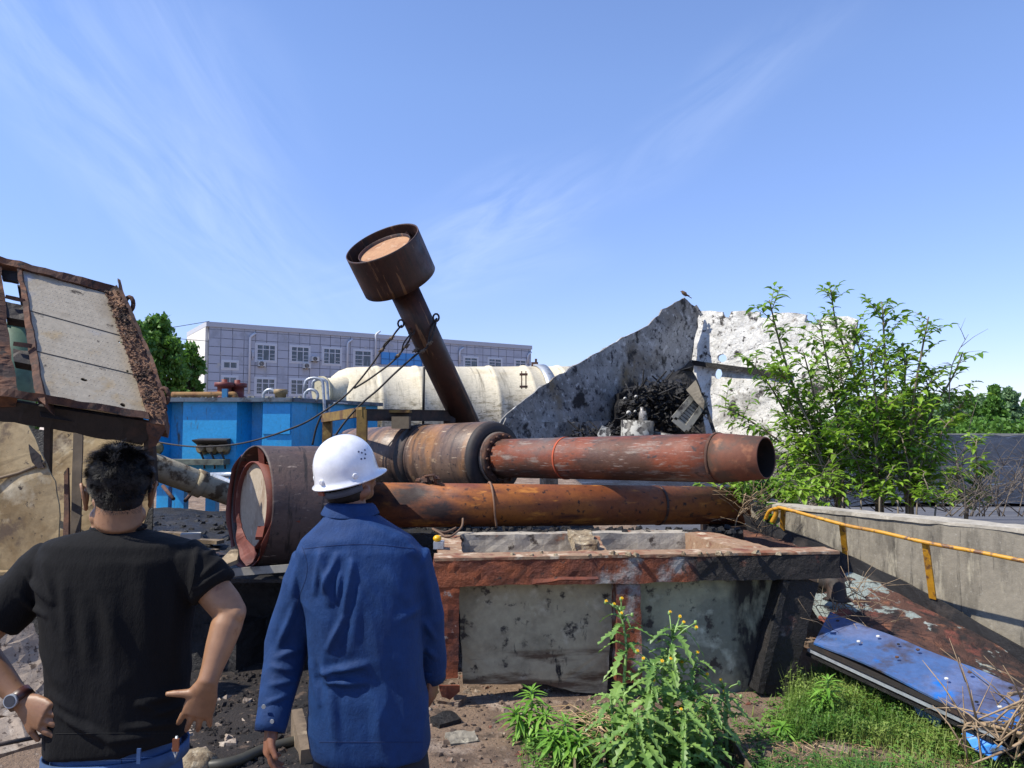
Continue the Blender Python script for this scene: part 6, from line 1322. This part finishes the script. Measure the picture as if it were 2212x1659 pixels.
pts = [hp_(math.cos(q) * (hwid - .016), math.sin(q) * (hlen - .016), -.046 + .006 * math.sin(q)) for q in [math.pi + math.pi * k / 24 for k in range(25)]]; vs = []; fs = []
for p in pts: vs += [p, p - Mh2 @ V((0, 0, .022))]
for i in range(24): fs.append((2 * i, 2 * i + 1, 2 * i + 3, 2 * i + 2))
o = put('headband', MB().add(vs, fs, True), BAND, he); so = o.modifiers.new('solid', 'SOLIDIFY'); so.thickness = .003
p = hp_(-.02, -(hlen - .012), -.055); put('tag', MB().box(p, (.03, .006, .014), Mh2), mat('rust label', '#8a4a3a', rgh=.7), he)
# shirt
mb = MB()
rg = [ringpx(1108, 710, 808, .058, Y2 + .01, p=2.1), ringpx(1122, 698, 828, .072, Y2), ringpx(1140, 678, 856, .090, Y2), ringpx(1160, 660, 888, .108, Y2), ringpx(1186, 644, 912, .124, Y2), ringpx(1240, 648, 918, .135, Y2), ringpx(1310, 662, 912, .140, Y2), ringpx(1400, 670, 914, .144, Y2), ringpx(1446, 673, 914, .131, Y2), ringpx(1490, 670, 918, .140, Y2), ringpx(1545, 671, 926, .142, Y2), ringpx(1604, 674, 930, .142, Y2, tilt=.02), ringpx(1622, 680, 926, .138, Y2, tilt=.02)]
mb.loft(rg)
mb.tube([s2L + V((.06, 0, -.01)), s2L + V((.005, 0, 0)), s2L.lerp(e2L, .5), e2L, e2L.lerp(w2L, .5), w2L.lerp(e2L, .12)], [.062, .067, .069, .069, .060, .052], 26)
mb.tube([s2R + V((-.06, 0, -.01)), s2R + V((0, 0, -.0)), s2R.lerp(e2R, .5), e2R, e2R.lerp(w2R, .6), w2R], [.060, .062, .060, .057, .048, .044], 26)
b = fuse('shirt', mb, .006, 4)
f2 = [(692, 1195, 712, 1300, 9, .018), (728, 1200, 700, 1275, 7, .014), (762, 1215, 742, 1335, 8, .019), (742, 1335, 712, 1400, 7, .018), (735, 1240, 728, 1300, 5, .010), (775, 1280, 760, 1400, 12, .010), (690, 1200, 680, 1280, 7, .012),
      (800, 1140, 870, 1170, 12, .012), (860, 1165, 915, 1215, 9, .014), (840, 1240, 900, 1330, 13, .009), (860, 1340, 910, 1310, 9, .009), (695, 1452, 790, 1436, 8, .018), (720, 1470, 800, 1475, 8, .012), (705, 1470, 765, 1480, 8, .012), (690, 1430, 720, 1470, 7, .010),
      (715, 1460, 725, 1600, 10, .010), (800, 1450, 830, 1600, 20, .008), (870, 1420, 880, 1590, 18, .007), (672, 1430, 690, 1520, 7, .011), (620, 1350, 600, 1400, 7, .010), (640, 1300, 615, 1370, 8, .013), (600, 1420, 650, 1400, 8, .012), (590, 1440, 630, 1450, 7, .012), (650, 1200, 630, 1300, 9, .009), (585, 1480, 640, 1470, 6, .009), (575, 1520, 625, 1500, 6, .008), (920, 1230, 935, 1320, 8, .010), (915, 1340, 940, 1380, 6, .010), (920, 1400, 940, 1420, 6, .008), (680, 1180, 760, 1165, 14, .006), (770, 1220, 850, 1350, 9, .006)]
fold_push(b, f2, .005, (5, 5, 2.4), 11)
sh = put('shirt', b, SHIRT, m2)
# collar: stand and fold of cloth round the neck
vs = []; fs = []; n = 44; c0 = W(757, 1099, Y2 + .015)
for k in range(n):
    q = 2 * math.pi * k / n; x, y = math.cos(q), math.sin(q); f = max(0, -y)
    for (r, z) in ((.066, .016), (.070, .020 + .003 * f), (.080, .012), (.092, -.010 - .012 * f), (.093, -.014 - .012 * f), (.084, -.004)): vs.append(c0 + V((x * r * 1.05, y * r * .92, z - .05 * (0 if y < 0 else y * .6) - x * .0)))
for k in range(n):
    for i in range(6): fs.append((k * 6 + i, k * 6 + (i + 1) % 6, ((k + 1) % n) * 6 + (i + 1) % 6, ((k + 1) % n) * 6 + i))
put('collar', MB().add(vs, fs, True), SHIRT, sh)
def seam(name, pts, parent, m, r=.0009):     # stitched seam laid on the cloth
    from mathutils.bvhtree import BVHTree
    me_ = parent.data; Mi = MW[parent.name]; bv = BVHTree.FromPolygons([Mi @ v.co for v in me_.vertices], [p.vertices[:] for p in me_.polygons]); out = []
    for px, py in pts:
        d_ = vdir(px, py).normalized(); h_ = bv.ray_cast(EYE, d_)
        if h_[0]: out.append(h_[0] + h_[1] * r * .3)
    if len(out) > 3: put(name, MB().tube(smooth_pts(out, 2), r, 5), m, parent)
SEAMB = mat('blue seam', '#11264f', rgh=.9)
seam('yoke_seam', [(655 + 5 * k, 1186 - 10 * math.sin(math.pi * k / 49) ) for k in range(50)], sh, SEAMB)
seam('sleeve_seam', [(652 + 12 * math.sin(k / 6), 1180 + 5 * k) for k in range(28)], sh, SEAMB)
seam('hem_seam', [(690 + 5 * k, 1603) for k in range(46)], sh, SEAMB)
THR = mat('pale blue thread', '#6d86aa', rgh=.9)
seam('stitching', [(116 + 7 * k, 1633 + 5 * math.sin(math.pi * k / 39)) for k in range(40)], je, THR)
seam('stitching', [(116 + 7 * k, 1638 + 5 * math.sin(math.pi * k / 39)) for k in range(40)], je, THR)
seam('centre_seam', [(262 + .3 * k, 1636 + 3 * k) for k in range(9)], je, mat('dark denim seam', '#182b48', rgh=.9))
SEAMK = mat('black seam', '#050506', rgh=.9)
seam('sleeve_seam', [(410 + 10 * math.sin(k / 8 + .4), 1182 + 4.5 * k) for k in range(24)], ts, SEAMK)
seam('hem_seam', [(120 + 6 * k, 1585 - .05 * k) for k in range(42)], ts, SEAMK)
# cuffs
dcf = (w2L - e2L).normalized()
mb = MB(); cc = w2L + dcf * .012; ty = MB(); prof = [(-.075, .050), (-.07, .0535), (.0, .050), (.022, .047), (.022, .041), (-.04, .043)]
b_ = MB().lathe(prof, 30, closed=True); Mf = frame(dcf); b_.v = [cc + Mf @ v for v in b_.v]; cf = put('cuff', b_, SHIRT, sh)
for (px, py) in ((570, 1526), (588, 1558)): p = W(px, py, Y2 - .125); put('button', MB().tube([p, p + V((0, -.004, 0))], .0065, 12), GALV, cf)
dcf = (w2R - e2R).normalized(); Mf = frame(dcf); b_ = MB().lathe([(-.03, .047), (.03, .046), (.03, .040), (-.03, .041)], 26, closed=True); b_.v = [w2R + Mf @ v for v in b_.v]; put('cuff', b_, SHIRT, sh)
trousers(Y2 + .01, 800, 1640, 676, 932, TROU, 'trousers', m2, 9, dh=.13)
# ------------------------------------------------------------------ saplings behind the wall
def leafy(n, a, b, tr=.4, rg=.42): return mat(n, a, [(b, 2.2, .44, .6), (b, 13, .5, .7)], rgh=rg, trans=tr, spec=.4)
SAPL = leafy('sapling leaf', '#5f8628', '#93b53e'); STEM = mat('pale bark', '#7a6f5e', [('#574d40', 12, .5, .65)], rgh=.9)
TWIG = mat('dry twig', '#6b6156', rgh=.9)
def leaf(mb, p, d, up, L_, w_, fold=.25, droop=.25):
    d = V(d).normalized(); s = d.cross(V(up)); s = s.normalized() if s.length > 1e-4 else d.orthogonal().normalized(); n = s.cross(d)
    t0 = p; t1 = p + d * L_ * .35; t2 = p + d * L_ * .72 - n * L_ * droop * .35; t3 = p + d * L_ - n * L_ * droop
    a1 = t1 + s * w_ * .5 + n * w_ * fold; b1 = t1 - s * w_ * .5 + n * w_ * fold; a2 = t2 + s * w_ * .36 + n * w_ * fold * .7; b2 = t2 - s * w_ * .36 + n * w_ * fold * .7
    mb.add([t0, t1, t2, t3, a1, b1, a2, b2], [(0, 4, 1), (4, 6, 2, 1), (6, 3, 2), (0, 1, 5), (5, 1, 2, 7), (7, 2, 3)], False)
def sapling(label, loc, stems, seed, leaf_L=.14, dens=1.0, bare=.0):
    random.seed(seed); t = thing('sapling', label, 'sapling', loc, group='saplings behind the concrete wall'); st = MB(); lv = MB()
    for (bx_, by_, tx, ty, Y, bend, r) in stems:
        a = W(bx_, by_, Y); b = W(tx, ty, Y + rnd(-.5, .4)); H = (b - a).length
        a0 = a - V((0, 0, 1.0)); mid = a.lerp(b, .5) + V((bend, rnd(-.15, .15), .06 * H))
        P = smooth_pts([a0, a, a.lerp(mid, .55) + V((rnd(-.05, .05), 0, 0)), mid, mid.lerp(b, .55) + V((rnd(-.06, .06), rnd(-.06, .06), .04)), b], 5)
        st.tube(P, [r * (1 - .85 * i / (len(P) - 1)) + .0035 for i in range(len(P))], 7)
        n = len(P); nb = int(13 * H * dens)
        for k in range(nb):
            f = rnd(.22, .97); i = min(n - 2, int(f * (n - 1))); p = P[i].lerp(P[i + 1], f * (n - 1) - i); ax_ = (P[i + 1] - P[i]).normalized()
            q = rnd(0, 6.283); o_ = V((math.cos(q), math.sin(q) * .8, rnd(-.15, .55))).normalized(); l = rnd(.18, .62) * (1.15 - f * .75) * min(1.3, H / 1.6); d = (o_ * .8 + ax_ * .6).normalized(); e = p + d * l + V((0, 0, -.05 * l))
            tw = [p, p.lerp(e, .5) + V((0, 0, .04 * l)), e]; st.tube(tw, [.006, .005, .002], 4)
            if rnd(0, 1) < bare: continue
            m = max(3, int(l / .045))
            for j in range(m):
                g = (j + .6) / m; pp = tw[0].lerp(tw[1], g * 2) if g < .5 else tw[1].lerp(tw[2], g * 2 - 1); sd = d.cross(V((0, 0, 1))).normalized() * (1 if j % 2 else -1)
                dd = (sd * rnd(.5, 1.1) + d * rnd(.3, .8) + V((0, 0, rnd(-.6, .3)))).normalized(); s_ = leaf_L * rnd(.55, 1.15); leaf(lv, pp, dd, V((rnd(-.4, .4), rnd(-.4, .4), 1)), s_, s_ * rnd(.42, .55), rnd(.1, .3), rnd(.1, .5))
            leaf(lv, e, d + V((0, 0, -.3)), (0, 0, 1), leaf_L * rnd(.6, 1), leaf_L * .4)
        for j in range(int(H * 16)):      # leaves on the leader itself
            f = rnd(.35, 1); i = min(n - 2, int(f * (n - 1))); p = P[i].lerp(P[i + 1], f * (n - 1) - i); q = rnd(0, 6.283); s_ = leaf_L * rnd(.6, 1.15); leaf(lv, p, V((math.cos(q), math.sin(q), rnd(-.5, .5))), (0, 0, 1), s_, s_ * .48, .2, rnd(.1, .5))
    put('stem', st, STEM, t); put('foliage', lv, SAPL, t, weld=False)
YS = 9.7
sapling('leftmost sapling, leaning left in front of the white panel', W(1815, 1090, YS) - V((0, 0, .9)), [(1818, 1085, 1662, 648, YS, -.10, .028), (1822, 1085, 1770, 690, YS, .05, .024), (1812, 1086, 1560, 878, YS - .2, .05, .018), (1806, 1086, 1610, 770, YS, .0, .018), (1820, 1085, 1700, 860, YS, -.05, .014), (1815, 1086, 1640, 990, YS - .3, .0, .012), (1818, 1086, 1735, 760, YS - .2, .0, .02), (1812, 1086, 1680, 790, YS - .4, .0, .016), (1815, 1086, 1720, 940, YS - .5, .0, .014)], 1)
sapling('tallest sapling with two upright leaders in the middle', W(1900, 1090, YS) - V((0, 0, .9)), [(1896, 1090, 1795, 626, YS + .2, .10, .030), (1905, 1092, 1838, 700, YS, .05, .026), (1900, 1092, 1905, 652, YS, .0, .030), (1893, 1090, 1855, 800, YS, .0, .016), (1900, 1090, 1745, 900, YS, .05, .014), (1898, 1090, 1960, 830, YS, .0, .014), (1896, 1090, 1810, 800, YS - .3, .0, .016), (1900, 1090, 1880, 760, YS - .4, .0, .018), (1898, 1090, 1800, 930, YS - .5, .0, .014), (1900, 1090, 1870, 900, YS - .5, .0, .014)], 2)
sapling('sapling spreading right against the open sky', W(1965, 1095, YS) - V((0, 0, .9)), [(1960, 1094, 2006, 684, YS, -.05, .026), (1966, 1095, 2080, 760, YS, -.05, .024), (1970, 1095, 1950, 740, YS, .0, .024), (1962, 1096, 2100, 850, YS, .03, .016), (1965, 1095, 2060, 900, YS - .2, .0, .014), (1958, 1095, 1915, 860, YS, .0, .014), (1960, 1095, 2020, 800, YS, .0, .018), (1962, 1095, 1985, 850, YS - .4, .0, .014), (1960, 1095, 1940, 930, YS - .5, .0, .013), (1965, 1095, 2020, 950, YS - .4, .0, .012)], 3)
sapling('short leafy sapling right of the others by the wall top', W(2100, 1105, 9.2) - V((0, 0, .9)), [(2085, 1110, 2110, 950, 9.2, .0, .012), (2090, 1110, 2125, 1000, 9.2, .02, .010), (2088, 1110, 2070, 1010, 9.2, -.02, .008)], 4, dens=1.3)
sapling('low bushy regrowth along the wall between the sapling stems', W(1880, 1105, 8.9) - V((0, 0, .9)), [(1700 + 40 * k, 1085 + 3 * k, 1695 + 42 * k + (k % 3) * 12, 1000 + (k * 37) % 60, 8.75 - .02 * k, .0, .008) for k in range(9)], 5, dens=1.3)
ROOT = mat('pale root', '#9a8468', [('#6b5844', 14, .5, .64)], rgh=.95)
def bare(label, loc, lst, seed, r=.007, name='bare_shrub', cat='shrub', m=None):
    random.seed(seed); t = thing(name, label, cat, loc); st = MB()
    for (x0, y0, x1, y1, Y) in lst:
        a = W(x0, y0, Y); b = W(x1, y1, Y + rnd(-.3, .3)); m_ = a.lerp(b, .5) + V((rnd(-.12, .12), rnd(-.1, .1), rnd(0, .1))); P = smooth_pts([a, m_, b], 4); st.tube(P, [r * (1 - .7 * i / (len(P) - 1)) for i in range(len(P))], 5)
        for k in range(6):
            p = P[random.randrange(2, len(P))]; d = V((rnd(-1, 1), rnd(-.6, .6), rnd(-.2, 1))).normalized(); e = p + d * rnd(.12, .4); st.tube([p, p.lerp(e, .5) + V((0, 0, .02)), e], [r * .5, r * .35, .0015], 4)
            if random.random() < .6: e2 = e + V((rnd(-1, 1), rnd(-.5, .5), rnd(-.3, .8))) * .15; st.tube([p.lerp(e, .6), e2], [r * .3, .001], 4)
    put('twigs', st, m or TWIG, t)
random.seed(44)
bare('leafless grey brush growing behind the wall at the right edge', W(2150, 1110, 8.4) - V((0, 0, .3)), [(rnd(2040, 2240), 1115, rnd(2040, 2260), rnd(965, 1080), rnd(7.9, 9)) for k in range(26)], 3)
bare('leafless brush tangled low between the sapling stems', W(1850, 1100, 9) - V((0, 0, .3)), [(rnd(1690, 2060), 1105, rnd(1690, 2080), rnd(970, 1070), rnd(8.9, 9.8)) for k in range(26)], 4)
bare('single tall bare shoot arching up at the right', W(2075, 1050, 9) - V((0, 0, .3)), [(2060, 1090, 2098, 905, 9.0), (2050, 870, 2092, 722, 9.6)], 5, .009)
bare('dry roots and vines hanging over the near end of the wall', W(1620, 1120, 7.6), [(rnd(1590, 1640), rnd(1060, 1100), rnd(1575, 1650), rnd(1100, 1180), rnd(6.9, 7.4)) for k in range(8)], 6, .005, 'dry_vine', 'vine', ROOT)
bare('tangle of dry roots beside the blue beam and the skid leg', W(1830, 1330, 5.5), [(rnd(1790, 1860), rnd(1240, 1320), rnd(1790, 1900), rnd(1290, 1370), rnd(5.3, 5.8)) for k in range(7)], 7, .006, 'dry_roots', 'roots', ROOT)
bare('thick pale dry roots over the lower end of the blue beam', W(2190, 1600, 4.1), [(2212, 1490, 2110, 1555, 4.0), (2225, 1500, 2150, 1620, 3.95), (2230, 1560, 2100, 1650, 3.9), (2212, 1530, 2190, 1655, 3.9), (2180, 1500, 2175, 1570, 4.05), (2225, 1590, 2090, 1640, 3.85), (2240, 1620, 2160, 1600, 3.9), (2205, 1580, 2225, 1660, 3.9)], 8, .012, 'dry_roots', 'roots', ROOT)
# green creeper on the near end of the wall
random.seed(50); t = thing('creeper', 'green creeper sprawling over the wall end by the orange pipe', 'vine', W(1640, 1080, 8.4)); st = MB(); lv = MB()
for k in range(34):
    a = W(rnd(1580, 1740), rnd(1045, 1088), rnd(7.3, 7.9)); b = a + V((rnd(-.5, .5), rnd(-.2, .2), rnd(-.28, .18))); P = smooth_pts([a, a.lerp(b, .5) + V((0, 0, .08)), b], 4); st.tube(P, .005, 4)
    for p in P:
        for j in range(3): s_ = rnd(.05, .11); leaf(lv, p, V((rnd(-1, 1), rnd(-1, 1), rnd(-.5, .6))), (0, 0, 1), s_, s_ * .6, .2, .3)
put('stem', st, STEM, t); put('foliage', lv, SAPL, t, weld=False)
# orange flower-like scrap seen through the leaves
# ------------------------------------------------------------------ foreground weeds
SOW = leafy('sow thistle leaf', '#587c36', '#8aa858', .25, .45); SOWST = mat('sow thistle stem', '#7c9a55', rgh=.5); FLB = leafy('lanceolate leaf', '#5d8c2f', '#8cb64e', .3, .45)
PETAL = mat('yellow petal', '#e0b000', rgh=.6, trans=.2); GRASS = leafy('grass blade', '#4f7528', '#86994a', .3, .5); GRASSD = leafy('ground herb', '#40682a', '#6f9440', .3, .5)
STRAWM = mat('dry straw', '#a88c66', [('#c9b08a', 9, .5, .6)], rgh=.9)
def lobed(mb, p, d, up, L_, w_, droop, teeth=8):
    """a jagged, lobed leaf with a raised midrib"""
    d = V(d).normalized(); s = d.cross(V(up)).normalized(); n = s.cross(d); mid = []; 
    N_ = teeth * 2
    def at(f): return p + d * L_ * f - n * L_ * droop * f * f + n * L_ * .18 * math.sin(math.pi * f)
    mid = [at(i / N_) for i in range(N_ + 1)]
    for sg in (1, -1):
        out = []
        for i in range(N_ + 1):
            f = i / N_; env = (.35 + .65 * math.sin(math.pi * min(1, f * .85 + .12))) * (1 if f < .97 else .05); tooth = 1.0 if i % 2 else .42
            if f < .12: env *= .5
            out.append(mid[i] + s * sg * w_ * .5 * env * tooth * rnd(.85, 1.15) + n * w_ * (.12 + rnd(-.05, .05)) + d * (L_ * .03 if i % 2 else -L_ * .02))
        vs = mid + out; m = N_ + 1
        mb.add(vs, [((i, i + 1, m + i + 1, m + i) if sg > 0 else (i + 1, i, m + i, m + i + 1)) for i in range(N_)])
def sowthistle(label, base, tip, seed, nl=14, L0_=.24, flowers=6, group='sow thistles in front of the skid'):
    random.seed(seed); base = V(base); tip = V(tip); t = thing('sow_thistle', label, 'weed', base, group=group); st = MB(); lv = MB()
    P = smooth_pts([base - V((0, 0, .03)), base.lerp(tip, .4) + V((rnd(-.03, .03), rnd(-.03, .03), 0)), base.lerp(tip, .75) + V((rnd(-.03, .03), 0, 0)), tip], 5); n = len(P)
    st.tube(P, [.013 * (1 - .7 * i / (n - 1)) for i in range(n)], 9); q = rnd(0, 6)
    nl = int(nl * 1.5)
    for k in range(nl):
        f = .03 + .9 * (k / nl) ** 1.1; i = min(n - 2, int(f * (n - 1))); p = P[i].lerp(P[i + 1], f * (n - 1) - i); q += 2.4 + rnd(-.3, .3); l = L0_ * (.95 - .45 * f) * rnd(.55, 1.2); el = rnd(.1, .6)
        lobed(lv, p, V((math.cos(q) * math.cos(el), math.sin(q) * math.cos(el), math.sin(el))), (0, 0, 1), l, l * rnd(.28, .44), rnd(.3, 1.1))
    heads = []
    for k in range(flowers):
        f = rnd(.80, .98); i = min(n - 2, int(f * (n - 1))); p = P[i]; e = tip + V((rnd(-.09, .09), rnd(-.08, .02), rnd(-.07, .06))); st.tube([p, p.lerp(e, .5) + V((0, 0, .01)), e], [.005, .004, .003], 6); heads.append(e)
    put('stem', st, SOWST, t); put('leaves', lv, SOW, t, weld=False)
    for e in heads:
        h = MB(); h.tube([e - V((0, 0, .012)), e - V((0, 0, .002)), e + V((0, 0, .012))], [.004, .010, .007], 8); hb = put('bud', h, SOWST, t)
        if random.random() < .75:
            pm = MB(); up_ = V((rnd(-.3, .3), rnd(-1, -.3), rnd(.5, 1))).normalized(); s1 = up_.orthogonal().normalized(); s2 = up_.cross(s1); c_ = e + up_ * .012
            for j in range(18):
                a_ = 6.283 * j / 18; dv = s1 * math.cos(a_) + s2 * math.sin(a_); sd = up_.cross(dv) * .0022; r_ = rnd(.008, .0115); pm.add([c_, c_ + dv * r_ * .6 + sd + up_ * .002, c_ + dv * r_ + up_ * .003, c_ + dv * r_ * .6 - sd + up_ * .002], [(0, 1, 2, 3)])
            pm.ball(c_, (.005, .005, .005), 8, 6); put('flower', pm, PETAL, hb)
def gb(px, Y): d = vdir(px, 1500); return V((d.x / d.y * Y, Y, gz(d.x / d.y * Y, Y)))
sowthistle('tallest sow thistle with a yellow flower cluster against the middle post', gb(1372, 4.15), W(1338, 1312, 4.35), 1, 25, .22, 7)
sowthistle('broad sow thistle with grey-green leaves, second from the left', gb(1425, 4.05), W(1465, 1345, 4.3), 2, 30, .26, 6)
sowthistle('sow thistle with a row of yellow flowers in the middle of the clump', gb(1410, 3.85), W(1412, 1432, 4.05), 3, 27, .26, 6)
sowthistle('slimmer sow thistle right of the clump with drooping buds', gb(1490, 4.2), W(1500, 1425, 4.3), 4, 22, .22, 4)
sowthistle('rightmost small sow thistle against the teal panel', gb(1570, 4.3), W(1560, 1475, 4.4), 5, 20, .18, 4)
sowthistle('low sow thistle with big shiny leaves at the bottom of the clump', gb(1380, 3.75), W(1375, 1540, 3.85), 6, 23, .26, 0)
sowthistle('low leafy sow thistle at the lower edge of the picture', gb(1470, 3.8), W(1480, 1530, 3.9), 7, 23, .24, 2)
sowthistle('upright sow thistle filling the middle of the clump, few flowers', gb(1445, 4.3), W(1440, 1400, 4.4), 8, 26, .22, 3)
sowthistle('sow thistle at the clump right side, mid height without flowers', gb(1530, 4.0), W(1540, 1500, 4.1), 9, 22, .22, 0)
sowthistle('small sow thistle left of the clump beside the straw', gb(1325, 3.95), W(1318, 1500, 4.05), 10, 20, .20, 0)
def lance(label, base, tips, seed, L_=.13, group='lance-leaved weeds'):
    random.seed(seed); base = V(base); t = thing('leafy_weed', label, 'weed', base, group=group); st = MB(); lv = MB()
    for tip in tips:
        tip = V(tip); P = smooth_pts([base + V((rnd(-.03, .03), rnd(-.03, .03), -.02)), base.lerp(tip, .5) + V((rnd(-.02, .02), 0, .02)), tip], 6); n = len(P); st.tube(P, .006, 6); q = 0
        for k in range(46):
            f = .2 + .8 * (k / 45) ** .8; i = min(n - 2, int(f * (n - 1))); p = P[i].lerp(P[i + 1], f * (n - 1) - i); q += 2.4; el = .9 * (f ** 3) + rnd(-.2, .2); l = L_ * rnd(.7, 1.15) * (1 - .45 * f ** 4)
            d = V((math.cos(q) * math.cos(el), math.sin(q) * math.cos(el), math.sin(el))); s = d.cross(V((0, 0, 1))).normalized(); nn_ = s.cross(d); dr = rnd(.3, .8); w_ = l * .20
            pts = [(0, .15), (.2, .7), (.45, 1), (.7, .8), (1, .02)]; vs = []
            for g_, ww in pts: c_ = p + d * l * g_ - nn_ * l * dr * g_ * g_; vs += [c_ - s * w_ * .5 * ww + nn_ * w_ * .15 * ww, c_, c_ + s * w_ * .5 * ww + nn_ * w_ * .15 * ww]
            fs = []
            for a_ in range(4): fs += [(3 * a_, 3 * a_ + 1, 3 * a_ + 4, 3 * a_ + 3), (3 * a_ + 1, 3 * a_ + 2, 3 * a_ + 5, 3 * a_ + 4)]
            lv.add(vs, fs)
    put('stem', st, SOWST, t); put('leaves', lv, FLB, t, weld=False)
lance('tall lance-leaved weed left of the clump, below the grey panel', gb(1140, 4.5), [W(1148, 1492, 4.5), W(1115, 1540, 4.45), W(1180, 1545, 4.4)], 1)
lance('lance-leaved weed right of and nearer than the tall one', gb(1225, 4.15), [W(1222, 1560, 4.2), W(1190, 1590, 4.15), W(1250, 1600, 4.1)], 2)
lance('small lance-leaved weed at the foot of the raking leg', gb(1690, 4.55), [W(1690, 1570, 4.6)], 3, .11)
lance('lance-leaved weed standing alone between skid leg and blue beam', gb(1790, 4.8), [W(1788, 1468, 4.8), W(1765, 1500, 4.8)], 4, .12)
# grass and ground herbs
def inzone(px, py):
    edge = 1600 + max(0, (1560 - py)) * .6
    return px > edge
random.seed(60); mb = MB(); mb2 = MB(); cnt = 0
while cnt < 22000:
    x = rnd(.05, 4.2); y = rnd(3.55, 5.7); z = gz(x, y); px, py = proj(V((x, y, z)))
    dens = noise.noise(V((x * 1.6, y * 1.6, 7))) * .5 + .5
    w_ = 0
    if px > 1560: w_ = min(1, (px - 1560) / 160) * (.55 + .45 * (dens > .4)); 
    if px > 1600 and py > 1600 and noise.noise(V((x * 2.2, y * 2.2, 1))) > .02: w_ *= .2        # bare patch
    if 1000 < px <= 1560 and py > 1550: w_ = max(w_, .35 * (dens > .45))
    if y > 4.9 and px < 1700: w_ *= .2
    if noise.noise(V((x * 3.1, y * 3.1, 12))) < -.12: w_ *= .25
    if random.random() > w_: continue
    cnt += 1; p = V((x, y, z)); hgt = (.05 + .11 * dens) * (1.0 if px > 1750 else .6) * (1.5 if py < 1560 and px > 1760 else 1)
    if random.random() < .55:
        q = rnd(0, 6.283); d = V((math.cos(q), math.sin(q), 0)); h_ = hgt * rnd(.6, 1.4); l = rnd(.2, .8) * h_; s = V((-d.y, d.x, 0)) * rnd(.0015, .003)
        mb.add([p - s, p + s, p + d * l * .4 + V((0, 0, h_ * .6)) + s * .8, p + d * l * .4 + V((0, 0, h_ * .6)) - s * .8, p + d * l + V((0, 0, h_))], [(0, 1, 2, 3), (3, 2, 4)])
    else:
        h_ = hgt * rnd(.3, 1.1); c_ = p + V((rnd(-.03, .03), rnd(-.03, .03), h_)); 
        for k in range(5):
            q = rnd(0, 6.283); s_ = rnd(.012, .032); leaf(mb2, c_ - V((0, 0, rnd(0, h_ * .6))), V((math.cos(q), math.sin(q), rnd(-.2, .6))), (0, 0, 1), s_, s_ * .6, .15, .2)
single('grass', 'fresh green grass growing between the skid and the blue beam', 'grass', mb, GRASS, (2, 4.5, 0), kind='stuff', weld=False)
single('ground_herbs', 'small-leaved green herbs carpeting the soil at the lower right', 'herbs', mb2, GRASSD, (2, 4.5, 0), kind='stuff', weld=False)
random.seed(66); mb = MB()
for i in range(2600):      # taller seeding grass under the blue beam
    px = rnd(1700, 2120); py = rnd(1500, 1600) + (px - 1700) * .12; p = GZ(px, py, 0); p.z = gz(p.x, p.y); h_ = rnd(.08, .24) * (1.1 - .5 * (py - 1500) / 150); q = rnd(0, 6.283); d = V((math.cos(q), math.sin(q), 0)) * rnd(.02, .1); s = V((-d.y, d.x, 0)).normalized() * .0018
    mb.add([p - s, p + s, p + d * .4 + V((0, 0, h_ * .6)) + s * .7, p + d * .4 + V((0, 0, h_ * .6)) - s * .7, p + d + V((0, 0, h_))], [(0, 1, 2, 3), (3, 2, 4)])
    if i % 3 == 0:
        for k in range(4): c_ = p + d * rnd(.5, 1) + V((rnd(-.015, .015), rnd(-.015, .015), h_ * rnd(.6, 1))); leaf(mb, c_, V((rnd(-1, 1), rnd(-1, 1), rnd(-.2, .8))), (0, 0, 1), rnd(.012, .03), .010, .1, .2)
single('tall_grass', 'taller seeding grass growing up against the blue beam', 'grass', mb, GRASS, (2, 4.6, 0), kind='stuff', weld=False)
# straw tufts
random.seed(70); mb = MB()
for k in range(170):
    a = V((rnd(.42, .85), rnd(4.25, 4.7), rnd(.02, .16))); b = a + V((rnd(-.25, .25), rnd(-.2, .15), rnd(-.12, .06))); mb.tube([a, a.lerp(b, .5) + V((0, 0, rnd(0, .05))), b], .0028, 4)
single('dry_straw', 'heap of dry pale straw below the grey panel', 'straw', mb, STRAWM, (.6, 4.4, 0), kind='stuff', weld=False)
random.seed(71); mb = MB()
for k in range(500):
    x = rnd(.9, 3.0); y = rnd(3.8, 4.6); a = V((x, y, gz(x, y) + .012)); b = a + V((rnd(-.1, .1), rnd(-.1, .1), rnd(0, .02))); mb.tube([a, b], .0018, 4, smooth=False)
single('dry_straw', 'scattered dry stalks among the grass at the bottom right', 'straw', mb, STRAWM, (2, 4.2, 0), kind='stuff', weld=False)
# rusty channel on the ground
def channel(label, p0, p1, w_, m, group='rusty channels on the ground'):
    p0, p1 = V(p0), V(p1); t = thing('steel_channel', label, 'channel', p0, group=group); d = (p1 - p0).normalized(); x = d.cross(V((0, 0, 1))).normalized()
    put('web', MB().beam(p0, p1, w_, .012), m, t, L=.08, ro=(.004, 8)); 
    for s in (-1, 1): put('flange', MB().beam(p0 + x * s * (w_ / 2 + .007) + V((0, 0, .035)), p1 + x * s * (w_ / 2 + .007) + V((0, 0, .035)), .012, .085), WOOD, t, L=.06, ro=(.006, 8))
channel('rusty open channel running towards the camera left of the sow thistles', GZ(1275, 1700, .03), GZ(1268, 1545, .03), .14, RUST)
channel('rusty open channel half hidden at the right of the sow thistles', GZ(1585, 1690, .03), GZ(1535, 1600, .03), .16, RUST)
